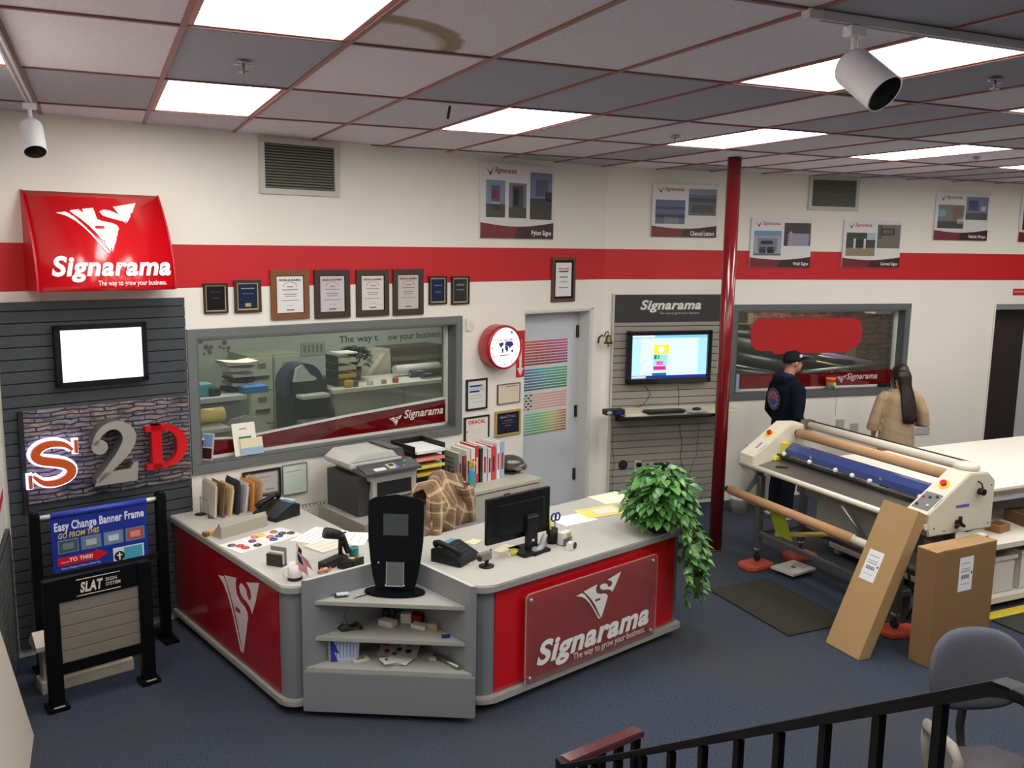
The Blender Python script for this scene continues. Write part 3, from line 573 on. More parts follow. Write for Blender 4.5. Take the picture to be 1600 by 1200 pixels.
# vents
def vent(fr, px, label, n):
    A_ = ply(px[0], px[3], 0, fr); B_ = ply(px[2], px[1], 0, fr); w_, h_ = B_.x-A_.x, B_.z-A_.z
    t = thing('vent_grille', label, 'vent', at(fr, A_.x, -.001, A_.z), 'wall vent grilles'); m = MB('satin'); f = .042; c = (190,188,180)
    for q in ((0, w_, h_-f, h_), (0, w_, 0, f), (0, f, f, h_-f), (w_-f, w_, f, h_-f)): m.box(q[0], q[1], -.02, 0, q[2], q[3], c, bev=.002)
    m.build('frame', t)
    m = MB('matte'); m.box(f, w_-f, -.002, 0, f, h_-f, (40,42,36)); m.build('duct_backing', t)
    m = MB('satin')
    for i in range(n):
        z = f+(i+.5)*(h_-2*f)/n; m.face([(f, -.015, z-.004), (w_-f, -.015, z-.004), (w_-f, -.004, z+.006), (f, -.004, z+.006)], (120,122,112)); m.box(f, w_-f, -.016, -.014, z-.005, z-.003, (150,150,140))
    tag(m.build('louvres', t))
vent(FA, (405,224,528,302), 'white framed louvred air grille high on the left wall', 16)
vent(FB, (1261,277,1343,328), 'smaller grey air grille high on the right wall', 22)
# colour charts on the door
A_ = ply(820, 681, .165, FA); B_ = ply(891, 527, .165, FA); A_.x = -1.045; w_, h_ = B_.x-A_.x, B_.z-A_.z
t = thing('colour_chart', 'sheet of striped colour swatches stuck on the white door', 'chart', at(FA, A_.x, .1645, A_.z)); m = MB('paper'); m.box(0, w_, -.004, 0, 0, h_, (206,208,206)); m.build('sheet', t)
import colorsys
m = MB('paper'); rk = random.Random(3); nr = 34
for r_ in range(nr):
    f = r_/nr; z = h_*(1-f)-h_/nr
    if r_ in (9, 18, 25): m.build('swatch_band', t); m = MB('paper'); continue
    for k in range(22):
        g = k/22
        if f < .26: h, s_, v = (1.02-g*.14+.05*(1-g)) % 1, .55+.1*rk.random(), .78-.25*(f/.26)
        elif f < .53: h, s_, v = .62-g*.22, .6, .72-.25*((f-.26)/.27)
        elif f < .74:
            if g < .3: h, s_, v = 0, 0, (.75, .3)[(k+r_) % 2]
            else: h, s_, v = .1-g*.1, .3, .85
        else: h, s_, v = (.55-g*.55) % 1, .35+.2*g, .8-.2*((f-.74)/.26)
        cc = colorsys.hsv_to_rgb(h, s_, v); x = w_*.02+k*w_*.93/22
        m.box(x, x+w_*.93/22*.92, -.005, -.004, z+.002, z+h_/nr*.72, tuple(q*255 for q in cc))
m.build('swatch_band', t)
# clock
cc = ply(790, 543, -.16, FA); t = thing('wall_clock', 'round lit wall clock in a deep red case beside the window', 'clock', at(FA, cc.x, 0, cc.z)); r = .205
Tq = Matrix.Rotation(R(90), 4, 'X')       # lathe axis +z -> room
m = MB('gloss', Tq); m.lathe([(r*.93, 0), (r, .02), (r, .13), (r*.985, .155), (r*.9, .165), (r*.885, .155), (r*.885, .14)], n=48, c=(176,18,34)); m.build('case', t)
m = MB('screen', Tq); m.lathe([(r*.885, .150), (.001, .151)], n=48, c=(244,248,255)); m.T = Matrix(); m.mat = 'matte'
for i, ch in enumerate(['12','1','2','3','4','5','6','7','8','9','10','11']):
    if ch in '12 1 2 11 10 5 6 7 8'.split() or True:
        a = R(90-30*i); x, z = .155*math.cos(a), .155*math.sin(a); m.text(ch, x-.012*len(ch)**.7, x+.012*len(ch)**.7, z-.013, -.1525, h=.026, c=(110,170,170), dep=.0005)
m.text('SIGN·A·RAMA', -.105, .105, .055, -.1525, h=.026, c=(190,110,150), dep=.0005, bold=.01); m.build('dial', t)
m = MB('matte'); ml = [[(-.09,.04),(-.03,.05),(-.02,.03),(-.045,.01),(-.05,-.0),(-.07,.01)],[(-.045,-.0),(-.02,-.015),(-.03,-.055),(-.045,-.04)],[(0,.02),(.02,.055),(.10,.05),(.12,.02),(.08,.0),(.06,-.01),(.045,.01)],[(0,.015),(.035,.012),(.045,-.01),(.03,-.05),(.015,-.03),(.0,-.01)],[(.085,-.03),(.115,-.025),(.11,-.05),(.09,-.045)]]
for q in ml: m.prism([(a*.85, b) for a, b in q], -.1535, -.152, 'y', (36,52,120))
m.box(-.06, .06, -.1535, -.152, -.075, -.068, (60,70,110)); tag(m.build('map_print', t), label='small blue world map on the dial')
m = MB('matte'); m.box(-.003, .003, -.156, -.1545, -.01, .07, (60,60,70)); m.build('clock_hand', t)
# arrow sign right of clock, thermostat
A_ = ply(806, 590, 0, FA); B_ = ply(820, 516, 0, FA); t = thing('arrow_sign', 'narrow red extinguisher sign with a white arrow, half behind the clock', 'sign', at(FA, A_.x, -.001, A_.z)); w_, h_ = B_.x-A_.x, B_.z-A_.z
m = MB('satin'); m.box(0, w_, -.003, 0, 0, h_, (196,34,32)); m.build('panel', t)
m = MB('satin'); m.box(w_*.35, w_*.65, -.004, -.003, h_*.18, h_*.8, (236,230,224)); m.prism([(w_*.1, h_*.2), (w_*.5, h_*.03), (w_*.9, h_*.2)], -.004, -.003, 'y', (236,230,224)); m.build('arrow', t)
A_ = ply(726, 520, 0, FA); t = thing('wall_sensor', 'small white plastic sensor box at the window frame corner', 'sensor', at(FA, -1.775, -.001, A_.z)); m = MB('plastic'); m.box(0, .05, -.03, 0, .02, .13, (226,222,212), bev=.005); m.build('case', t)
m = MB('plastic'); m.box(.02, .075, -.035, 0, .055, .10, (214,210,200), bev=.005); m.build('latch', t)
# narrow things at the left edge
t = thing('striped_banner', 'white banner with red stripes on the left wall edge', 'banner', at(FG, -.64, 0, 0)); m = MB('paper'); m.box(0, .012, 5.4, 6.35, .95, 1.9, (206,204,200)); m.build('sheet', t)
m = MB('paper')
for k in range(3): m.prism([(5.4, 1.0+k*.3), (6.35, 1.15+k*.3), (6.35, 1.21+k*.3), (5.4, 1.06+k*.3)], .012, .0135, 'x', (176,30,40))
m.build('stripes', t)
m = MB('satin'); m.box(-.64, -.61, 5.0, 6.4, .03, .93, (58,62,60)); 
for k in range(11): m.box(-.61, -.605, 5.0, 6.4, .05+k*.0775, .115+k*.0775, (78,84,80))
tag(m.build('slatwall', T=FG), 'green-grey slatwall strip along the left edge, below the banner', 'slatwall')
b0_ = lv(53, 1149, 0, FG)
m = MB('laminate'); mt = Matrix.Translation((b0_.x, b0_.y, 0)) @ Matrix.Rotation(R(-11), 4, 'Y'); m.box(-.012, 0, -1.6, 0, 0, .8, (205,196,182), X=mt); m.box(-.0125, .001, -1.6, .0, 0.795, .8, (60,60,60), X=mt); m.box(-.0125, .001, 0, .006, 0, .8, (40,40,40), X=mt)
tag(m.build('white_board', T=FG), 'large off-white sheet leaning on the left wall, lower left corner', 'board')
# slat sign stand
def fr_y(px, py, y): p = ply(px, py, y, FA); return p
t = thing('banner_stand', 'black post frame holding the blue banner', 'sign stand', at(FA, 0, -.3, 0)); bk = (14,14,16)
xs = (-5.43, -4.64)
m0 = []
for x in xs:
    m = MB('ink'); m.box(x-.032, x+.032, -.032, .032, .02, 1.05, bk, bev=.006); m.lathe([(.034, 1.05), (.026, 1.065), (.001, 1.072)], (x, 0, 0), c=bk, n=16); m.build('post', t)
    m = MB('ink'); m.box(x-.05, x+.05, -.12, .09, 0, .02, bk, bev=.004); m.build('foot', t)
m = MB('satin'); m.cyl((xs[0]+.03, 0, 1.02), (xs[1]-.03, 0, 1.02), .014, c=(236,236,232)); m.build('rod', t)
for z in (.6, .06): m = MB('satin'); m.box(xs[0]+.03, xs[1]-.03, -.015, .015, z, z+.04, bk); m.build('crossbar', t)
tb = thing('printed_banner', 'royal blue banner reading Easy Change Banner Frame', 'banner', at(FA, -5.335, -.3, .60)); w_, h_ = .60, .42
m = MB('satin'); m.box(0, w_, -.004, .001, 0, h_, (28,48,140)); m.tube([(0, 0, h_+.0), (w_, 0, h_)], .02, c=(40,66,170)); m.build('sheet', tb)
m = MB('satin'); yy = -.0045
m.text('Easy Change Banner Frame', .02, w_-.02, .295, yy, h=.075, c=(214,220,236), bold=.03, dep=.001); m.build('lettering', tb); m = MB('satin'); m.text('GO FROM THIS', .04, .29, .26, yy, h=.036, c=(206,190,70), bold=.02, shear=.2, dep=.001)
m.build('lettering', tb); m = MB('satin'); m.text('......TO THIS!', .05, .24, .098, yy-.002, h=.026, c=(240,236,240), bold=.02, dep=.001); m.build('lettering', tb); m = MB('satin'); m.text('Easy to Change and Mount a Banner Sign', .05, .29, .05, yy, h=.016, c=(200,206,226), dep=.001); m.text('In any Size, No Wrinkle or Sag', .05, .29, .02, yy, h=.016, c=(200,206,226), dep=.001); m.build('lettering', tb)
m = MB('satin'); m.prism([(.03, .08), (.26, .08), (.26, .07), (.34, .11), (.26, .15), (.26, .135), (.03, .135)], yy-.001, yy, 'y', (196,24,34)); m.build('red_arrow', tb)
for x, c in ((.035,(70,84,84)),(.175,(110,120,130)),(.315,(120,134,150)),(.455,(150,90,80))):
    m = MB('satin'); m.box(x, x+.125, yy-.001, yy, .16, .25, (90,130,170)); m.box(x+.007, x+.118, yy-.0015, yy-.001, .167, .243, c); m.box(x+.03, x+.095, yy-.002, yy-.0015, .185, .225, tuple(min(255, v*1.5) for v in c)); m.build('picture_panel', tb)
m = MB('satin'); m.box(.37, .57, yy-.001, yy, .015, .13, (214,220,220)); m.box(.44, .56, yy-.0015, yy-.001, .022, .123, (70,160,190)); m.cyl((.41, yy, .07), (.41, yy-.002, .07), .034, c=(20,20,24), smooth=False); m.box(.406, .414, yy-.003, yy-.002, .045, .095, (240,240,240)); m.box(.393, .427, yy-.003, yy-.002, .073, .081, (240,240,240)); m.build('logo_panel', tb)
t = thing('slat_sign', 'black slat sign frame with taupe slats on two square feet', 'sign stand', at(FA, 0, -.86, 0))
for x in (-5.49, -4.955):
    m = MB('ink'); m.box(x-.04, x+.04, -.03, .03, .02, .80, bk, bev=.004); m.build('post', t)
    m = MB('ink'); m.box(x-.06, x+.06, -.06, .06, 0, .03, bk, bev=.008); m.box(x-.03, x+.03, -.062, -.05, .03, .034, (170,160,150)); m.build('foot', t)
m = MB('ink'); m.box(-5.45, -4.995, -.02, .02, .655, .80, bk); m.build('header', t)
m = MB('satin'); m.text('SLAT', -5.33, -5.20, .69, -.021, h=.065, c=(206,200,190), bold=.04, shear=.2, dep=.001); m.text('SIGN', -5.185, -5.12, .73, -.021, h=.022, c=(190,186,176), bold=.02, dep=.001); m.text('SYSTEM', -5.185, -5.10, .70, -.021, h=.022, c=(190,186,176), bold=.02, dep=.001); m.build('lettering', t)
for z in (.772, .672): m = MB('satin'); m.box(-5.35, -5.10, -.022, -.02, z, z+.004, (206,200,190)); m.build('rule_line', t)
for k in range(5):
    m = MB('satin'); m.box(-5.45, -4.995, -.012, .012, .275+k*.076, .348+k*.076, (122,114,104), bev=.003); m.build('slat', t)
m = MB('ink'); m.box(-5.45, -4.995, -.02, .02, .21, .272, bk); m.build('bottom_rail', t)
t = thing('sign_pedestal', 'low cream painted pedestal behind the slat sign on the floor', 'pedestal', at(FA, 0, -.57, 0)); cr = (206,196,178)
m = MB('satin'); m.box(-5.52, -4.97, -.07, .07, .0, .08, cr, bev=.01); m.build('plinth', t)
m = MB('satin'); m.box(-5.50, -4.99, -.045, .045, .08, .30, cr); m.box(-5.46, -5.04, -.05, -.045, .1, .27, (186,178,164)); m.build('panel', t)
m = MB('satin'); m.prism([(-.09, .29), (.09, .29), (.09, .32), (0, .39), (-.09, .32)], -5.54, -4.95, 'x', cr); m.build('cap', t)
# ============================================================ reception counters
DZ = .80; LG = (182,180,172); GR = (116,120,126); PR = (150,18,28)
t = thing('reception_desk', 'left counter wing with a dark red front and faded white emblem', 'desk', at(FA, -4.46, 0, 0))
# local x = depth (0 at the red front), y = along the wing (0 at the wall, negative to the room)
def rpoly(x0, x1, y0, y1, rs, n=6):     # rectangle with rounded corners rs = (x1y1, x0y1, x0y0, x1y0)
    out = []
    for (cx, cy, a), r in zip(((x1, y1, 0), (x0, y1, 90), (x0, y0, 180), (x1, y0, 270)), rs):
        sx = -1 if cx == x1 else 1; sy = -1 if cy == y1 else 1
        if r == 0: out.append((cx, cy)); continue
        ox, oy = cx+sx*r, cy+sy*r; out += [(ox+r*math.cos(R(a+90*k/n)), oy+r*math.sin(R(a+90*k/n))) for k in range(n+1)]
    return out
m = MB('laminate'); m.prism(rpoly(-.02, .80, -1.84, -.01, (0,0,.10,0)), DZ-.04, DZ, 'z', LG, bev=.006); m.build('worktop', t)
m = MB('satin'); m.prism(rpoly(-.022, .80, -1.84, -.01, (0,0,.10,0)), DZ-.045, DZ-.012, 'z', (150,150,148)); m.build('edge_band', t)
m = MB('laminate'); m.prism(rpoly(0.0, .74, -1.82, -.02, (0,0,.09,0)), .09, DZ-.04, 'z', GR); m.build('carcass', t)
m = MB('laminate'); m.prism(rpoly(-.03, .76, -1.85, -.01, (0,0,.11,0)), .055, .095, 'z', (150,148,144), bev=.006); m.build('base_trim', t)
m = MB('matte'); m.prism(rpoly(.06, .7, -1.76, -.02, (0,0,.09,0)), 0, .055, 'z', (22,22,26)); m.build('toe_kick', t)
m = MB('gloss'); m.box(-.008, 0, -1.70, -.06, .105, DZ-.045, PR); tag(m.build('red_panel', t), label='deep red front panel')
TL = Matrix.Rotation(R(-90), 4, 'Z')     # text plane for a face looking to -x
m = MB('matte', Matrix.Translation((-.009, 0, 0)) @ TL); logo(m, .84, .17, .62, 0, (208,196,196), bg=PR, h=.55); tag(m.build('emblem', t), label='white winged emblem')
m = MB('matte'); m.cyl((.16, -.14, DZ+.0005), (.16, -.14, DZ+.003), .042, c=(18,18,18), n=24); m.build('cable_grommet', t)

t = thing('reception_desk', 'right counter wing with bright red front behind the acrylic panel', 'desk', at(FA, 0, 0, 0))
x0, x1, yf, yb = -3.60, -1.75, -2.49, -1.55
pts = rpoly(x0-.02, x1, yf-.04, yb, (0,0,.13,.02)); pts = [(x+(.33 if (x > x1-.1 and y > -2) else 0), y) for x, y in pts]
m = MB('laminate'); m.prism(pts, DZ-.04, DZ, 'z', LG, bev=.006); m.build('worktop', t)
m = MB('satin'); m.prism([(x, y-.0) for x, y in rpoly(x0-.022, x1+.002, yf-.042, yb, (0,0,.13,.02))], DZ-.045, DZ-.012, 'z', (150,150,148)); m.build('edge_band', t)
m = MB('laminate'); m.prism(rpoly(x0, x1-.02, yf, yb+.15, (0,0,.12,0)), .09, DZ-.04, 'z', GR); m.build('carcass', t)
m = MB('laminate'); m.prism(rpoly(x0-.03, x1, yf-.045, yb+.15, (0,0,.14,.02)), .055, .095, 'z', (156,154,148), bev=.006); m.build('base_trim', t)
m = MB('matte'); m.prism(rpoly(x0+.06, x1-.08, yf+.07, yb+.1, (0,0,.09,0)), 0, .055, 'z', (22,22,26)); m.build('toe_kick', t)
m = MB('gloss'); m.box(x0+.13, x1-.06, yf-.008, yf, .105, DZ-.045, (196,14,24)); tag(m.build('red_panel', t), label='bright red front panel')
# acrylic sign on standoffs
Y = yf-.045; P_ = [ply(820, 930, Y, FA), ply(1027, 1000, Y, FA)]
sx0, sx1 = ply(820, 1000, Y, FA).x, ply(1026, 900, Y, FA).x; sz0, sz1 = ply(824, 1072, Y, FA).z, ply(820, 930, Y, FA).z
t = thing('acrylic_sign', 'frosted acrylic panel with white emblem standing off the red counter front', 'sign', at(FA, 0, 0, 0))
m = MB('acrylic'); m.face([(a, Y-.005, b) for a, b in rr(sx0, sx1, sz0, sz1, .035)]); q = rr(sx0, sx1, sz0, sz1, .035)
for i in range(len(q)): j = (i+1) % len(q); m.face([(q[i][0], Y-.005, q[i][1]), (q[j][0], Y-.005, q[j][1]), (q[j][0], Y, q[j][1]), (q[i][0], Y, q[i][1])], (190,170,166), 'satin')
m.build('panel', t)
m = MB('satin'); q = rr(sx0, sx1, sz0, sz1, .035); q2 = rr(sx0+.005, sx1-.005, sz0+.005, sz1-.005, .031)
for i in range(len(q)): j = (i+1) % len(q); m.face([(q[i][0], Y-.0056, q[i][1]), (q[j][0], Y-.0056, q[j][1]), (q2[j][0], Y-.0056, q2[j][1]), (q2[i][0], Y-.0056, q2[i][1])], (176,164,160))
m.build('polished_edge', t)
for x in (sx0+.045, sx1-.045):
    for z in (sz0+.045, sz1-.045): m = MB('metal'); m.cyl((x, Y-.012, z), (x, yf-.0085, z), .011, c=(210,206,200)); m.build('standoff', t)
w_ = sx1-sx0; h_ = sz1-sz0
m = MB('matte'); logo(m, sx0+.35*w_, sz0+.46*h_, .34*w_, Y-.0058, (226,224,222), bg=(120,50,54), h=.46*h_); m.build('emblem', t)
m = MB('matte'); m.text('Signarama', sx0+.08*w_, sx0+.94*w_, sz0+.10*h_, Y-.0058, h=.34*h_, c=(232,230,228), bold=.035, shear=.25, dep=.001)
m.text('The way to grow your business.', sx0+.34*w_, sx0+.91*w_, sz0+.065*h_, Y-.0058, h=.10*h_, c=(214,208,206), dep=.001); m.build('lettering', t)

# corner display unit between the wings, local x along its front, y into it
FK = FA @ Matrix.Translation((-4.395, -1.853, 0)) @ Matrix.Rotation(R(-44), 4, 'Z'); KG = (128,131,134); kw = 1.018
t = thing('corner_display_unit', 'grey triangular corner unit with three shelves between the two counters', 'shelf unit', FK)
def kp(d, e): return (d, e)
ap = (kw/2, kw/2-.005)
th = .022; s2 = .7071
m = MB('laminate'); m.prism([(0, 0), (th*1.41, 0), (ap[0]+th*.0, ap[1]-th*1.41), ap], .04, .835, 'z', KG); m.build('side_panel', t)
m = MB('laminate'); m.prism([(kw, 0), ap, (ap[0], ap[1]-th*1.41), (kw-th*1.41, 0)], .04, .835, 'z', KG); m.build('side_panel', t)
m = MB('satin'); m.prism([(0, 0), (th*1.41, 0), (ap[0], ap[1]-th*1.41), ap], .835, .838, 'z', (196,196,190)); m.prism([(kw, 0), ap, (ap[0], ap[1]-th*1.41), (kw-th*1.41, 0)], .835, .838, 'z', (196,196,190)); m.build('edge_band', t)
m = MB('laminate'); m.box(.004, kw-.004, -.02, 0, .04, .285, KG); m.build('front_panel', t)
def shelf(y, z, th_=.025, c=(162,162,156)):
    q = th*1.41+.002; m = MB('laminate'); m.prism([(q+y, y), (kw-q-y, y), (ap[0], ap[1]-q)], z-th_, z, 'z', c, bev=.002); m.build('shelf', t)
shelf(-.012, .31); shelf(.035, .48); shelf(.035, .70)
SH = (.31, .48, .70)
# ============================================================ things on and around the counters
def dsk(px, py, z=DZ): return lv(px, py, z, FA)
def on(px, py, rz=0, z=DZ, fr=FA): p = lv(px, py, z, fr); return at(fr, p.x, p.y, z+.0005, rz)
def sheet(name, lab, cat, T, w_, d_, c=(236,236,230), th=.0015, lines=3, lc=(170,170,168), grp=None, extra=None):
    m = MB('paper'); m.box(-w_/2, w_/2, -d_/2, d_/2, 0, th, c)
    for i in range(lines): y = d_*(.34-i*.6/max(lines-1, 1)); m.box(-w_*.38, w_*(.36 if i % 2 else .15), y-.0025, y+.0025, th, th+.0004, lc)
    if extra: extra(m)
    return tag(m.build(name, T=T), lab, cat, grp)
# --- wall file sorter with folders
p = dsk(318, 806); q = dsk(372, 822)
t = thing('file_sorter', 'wire desktop sorter rack holding the folders at the far left of the counter', 'sorter', at(FA, p.x, p.y-.02, DZ+.0005, 0)); L_ = .40
m = MB('metal'); wr = (110,108,104)
for y in (-.07, .07): m.tube([(0,y,.004),(L_,y,.004)], .003, c=wr)
for k in range(8): x = L_*k/7; m.tube([(x,-.07,.004),(x,-.07,.13 if k in (0,7) else .07),(x,.07,.13 if k in (0,7) else .07),(x,.07,.004)], .0025, c=wr)
m.build('wire_frame', t)
fc = [((196,190,176),'white folder, first in the wire sorter'),((120,92,70),'brown folder, second in the wire sorter'),((214,190,140),'tan folder stuffed with papers in the sorter'),((60,56,66),'dark folder in the middle of the sorter'),((206,200,204),'grey-white folder with dark marks in the sorter'),((206,140,70),'orange folder in the sorter'),((190,166,130),'last manila folder on the right of the sorter')]
for k, (c, lb) in enumerate(fc):
    x = .01+L_*(k+.25)/7; hh = .235-.012*(k % 3); m = MB('card', Matrix.Translation((0, 0, .012)) @ Matrix.Rotation(R(4+2*k % 5), 4, 'Y'))
    for i, dx in enumerate((0, .006, .012, .02)): 
        dh = (0, .02, -.005, -.012)[i]; cc = tuple(min(255, v*(1, 1.15, .9, 1.05)[i]) for v in c); m.box(x+dx, x+dx+.003, -.12+.006*i, .12, 0, hh+dh, cc)
    m.box(x, x+.024, -.12, .11, 0, .003, c); tag(m.build('file_folder', T=t.matrix_world.copy()), lb, 'folder', 'folders in the wire sorter')
# --- papers under the phone, phone, trim sample
sheet('paper_stack', 'white and cream papers lying under the black desk phone', 'papers', on(418, 787, 25), .34, .26, lines=4, th=.006)
def phone(T, lab, s=1):
    t = thing('desk_phone', lab, 'telephone', T, 'black desk phones'); bk = (30,31,34)
    m = MB('plastic'); m.prism([(-.10*s, 0), (.10*s, 0), (.10*s, .075*s), (.04*s, .085*s), (-.10*s, .025*s)], -.11*s, .11*s, 'x', bk, bev=.006); m.build('phone_base', t)
    X = Matrix.Rotation(R(0), 4, 'X'); m = MB('plastic')
    m.tube([(-.075*s, -.085*s, .062*s), (-.078*s, -.06*s, .082*s), (-.078*s, .06*s, .112*s), (-.075*s, .09*s, .098*s)], [.02*s, .017*s, .017*s, .022*s], n=10, c=(24,24,27)); m.build('handset', t)
    m = MB('plastic', Matrix.Translation((0, 0, 0)))
    for i in range(4):
        for j in range(3): x = (-.02+j*.03)*s; y = (-.07+i*.028)*s; z = (.025+(y/s+.10)/.14*.06)*s; m.box(x, x+.018*s, y, y+.014*s, z-.004, z+.003, (66,68,72))
    m.build('keypad', t)
    m = MB('plastic'); m.box(-.02*s, .085*s, .05*s, .085*s, .078*s, .088*s, (90,130,160)); m.build('display', t); return t
phone(on(432, 806, -75), 'black desk phone on the left counter wing beside the papers', 1.15)
m = MB('matte'); pp = []
for k in range(80): a = k*.9; pp.append((.004*k-.0, .012*math.cos(a)+.02*math.sin(k*.06), .012+.012*math.sin(a)))
m.tube(pp, .0022, n=5, c=(40,40,42)); tag(m.build('phone_cord', T=on(452, 800, 8)), 'coiled black phone cord running off the desk phone', 'cord')
a_ = dsk(346, 843); b_ = dsk(418, 822); d = b_-a_; ang = math.degrees(math.atan2(d.y, d.x))
m = MB('satin'); pf = [(0,0),(.10,0),(.10,.015),(.085,.022),(.07,.055),(.05,.07),(.035,.085),(.03,.10),(.015,.10),(.01,.085),(.0,.08)]
m.prism(pf, 0, d.length, 'x', (164,158,144)); tag(m.build('moulding_sample', T=at(FA, a_.x, a_.y, DZ+.0005, ang)), 'length of taupe crown moulding lying on the counter', 'moulding')
m = MB('satin'); m.box(0, .11, 0, .045, 0, .03, (206,170,110), bev=.006); m.box(-.03, 0, 0, .045, 0, .03, (140,90,60), bev=.006); tag(m.build('wood_sample', T=on(328, 838, 20)), 'small tan wood sample block left of the moulding', 'sample')
m = MB('satin'); m.box(0, .16, 0, .008, 0, .006, (206,200,184)); tag(m.build('pen', T=on(432, 822, 28)), 'thin cream stick right of the moulding', 'pen')
# --- colour card with round samples
a_ = dsk(352, 846); b_ = dsk(376, 862); 
t = thing('sample_card', 'white card of round colour samples on the counter', 'sample card', on(409, 844, 12)); m = MB('paper'); m.box(-.25, .25, -.12, .12, 0, .003, (226,224,220)); m.build('card', t)
cs = [(-.20,.05,(80,76,76)),(-.17,.0,(196,40,44)),(-.17,-.055,(210,50,54)),(-.09,-.075,(30,32,36)),(-.06,.02,(104,40,130)),(.0,.075,(226,110,30)),(.05,.07,(240,200,40)),(.07,.0,(200,90,100)),(.05,-.06,(30,70,160)),(.12,-.03,(24,70,150)),(.15,.065,(150,106,56)),(.17,-.0,(30,60,50)),(.21,-.04,(24,50,44))]
for k, (x, y, c) in enumerate(cs): m = MB('gloss'); m.lathe([(.027, .003), (.028, .006), (.024, .009), (.001, .009)], (x, y, 0), c=c, n=18); m.build('colour_sample', t)
# --- card holder, mug with flags
t = thing('card_holder', 'dark metal card holder facing left near the counter edge', 'card holder', on(430, 884, -60)); m = MB('plastic')
m.box(-.055, .055, -.012, .0, 0, .075, (52,50,50), bev=.002); m.box(-.055, .055, .035, .045, 0, .11, (130,128,120), bev=.003); m.box(-.055, .055, -.012, .045, 0, .006, (60,58,56)); m.build('holder', t)
m = MB('paper'); m.box(-.048, .048, .002, .03, .006, .085, (190,186,186)); m.build('card_stack', t)
t = thing('mug', 'white mug holding two small flags at the front of the left counter', 'mug', on(461, 905)); m = MB('gloss')
m.lathe([(.036, 0), (.042, .006), (.042, .1), (.038, .1), (.037, .01), (.001, .008)], c=(222,220,216), n=28); m.build('cup', t)
m = MB('gloss'); m.tube([(-.04, 0, .085), (-.068, 0, .08), (-.075, 0, .05), (-.065, 0, .025), (-.04, 0, .02)], .006, c=(222,220,216)); m.build('handle', t)
m = MB('matte'); m.lathe([(.0425, .0), (.0435, .002), (.0435, .018), (.0425, .02)], c=(30,28,30), n=28); m.build('dark_band', t)
def flag(T, w_, h_, lab):
    t = thing('small_flag', lab, 'flag', T, 'small flags in the white mug'); m = MB('metal'); m.cyl((0,0,.008), (.01,0,.20), .0022, c=(190,160,90), n=8); m.ball((.01,0,.203), .005, 6, (210,170,70)); m.build('flagstaff', t)
    m = MB('fabric')
    nx, nz = 10, 13
    def P(i, j): u, v = i/nx, j/nz; return (.01-u*w_*.5-.012*math.sin(u*5), -.004-u*.035-.008*math.sin(u*9+v*2), .19-v*h_-u*.06)
    def P(i, j): u, v = i/nx, j/nz; return (.01+u*w_*.55*(.6+.4*v), -.004-.02*math.sin(u*7+v)-.02*u, .195-v*h_*.55-u*h_*.75)
    for i in range(nx):
        for j in range(nz):
            c = (40,44,86) if (i < 4 and j < 7) else ((196,60,70) if j % 2 == 0 else (226,214,214)); m.face([P(i, j), P(i+1, j), P(i+1, j+1), P(i, j+1)], c)
    m.build('flag_cloth', t)
mp = dsk(461, 905)
flag(at(FA, mp.x+.008, mp.y-.01, DZ+.006, -50), .20, .19, 'small striped flag drooping to the front of the white mug')
flag(at(FA, mp.x+.012, mp.y+.012, DZ+.006, 10), .15, .13, 'small striped flag drooping to the right of the white mug')
# --- papers, stapler things on the left counter
sheet('paper_stack', 'large white sheets spread beside the colour card', 'papers', on(500, 838, 30), .32, .26, th=.004, lines=5)
sheet('paper_stack', 'cream paper pad behind the black scanner', 'papers', on(512, 853, 10), .24, .2, (222,216,200), th=.01, lines=3)
sheet('paper_stack', 'white papers tucked left of the tall black display', 'papers', on(552, 842, 45), .26, .2, th=.004, lines=3)
t = thing('handheld_scanner', 'black scanner gun resting in its upright stand', 'scanner', on(532, 872, -20)); bk = (26,26,28); m = MB('plastic')
m.lathe([(.045, 0), (.045, .012), (.025, .02), (.018, .03)], c=bk, n=20); m.tube([(0,0,.02), (0,0,.07), (.0,-.01,.12)], .014, c=bk); m.build('scanner_stand', t)
m = MB('plastic'); m.tube([(.05,0,.03),(.03,0,.09),(.015,0,.13),(-.0,0,.155)], [.017,.02,.022,.026], n=10, c=(34,34,36)); m.tube([(-.0,0,.15),(-.05,0,.165),(-.095,0,.175)], [.028,.034,.036], n=12, c=(30,30,32)); m.cyl((-.094,0,.175),(-.104,0,.178),.036,.030,c=(60,60,62)); m.build('scanner_body', t)
m = MB('plastic'); m.box(-.085, .085, -.03, .03, 0, .05, (34,33,34), bev=.006); m.box(-.07, .07, -.033, -.029, .01, .035, (54,52,52)); tag(m.build('stapler_box', T=on(517, 885, 20)), 'long low black box in front of the scanner', 'box')
m = MB('plastic'); m.prism([(-.06,0),(.06,0),(.06,.03),(-.06,.06)], -.06, .06, 'x', (28,28,30), bev=.005); m.box(.01,.035,-.01,.02,.045,.05,(210,200,90)); tag(m.build('card_reader', T=on(548, 886, 25)), 'wedge shaped black card reader with a yellow tag', 'card reader')
m = MB('gloss')
m.tube([(.045*math.cos(a), .02*math.sin(a), .012+.008*math.sin(a*2)) for a in [i*2*math.pi/20 for i in range(21)]], .009, n=8, c=(176,120,90)); m.ball((.01,-.0,.014),(.02,.012,.012),8,(220,170,140)); tag(m.build('bracelet', T=on(507, 893, 20)), 'small copper-coloured trinket by the counter edge', 'trinket')
m = MB('gloss'); m.lathe([(.03,0),(.032,.05),(.028,.055),(.001,.055)], c=(20,110,112), n=16); tag(m.build('tape_roll', T=on(553, 868)), 'small teal cylinder behind the card reader', 'tape')

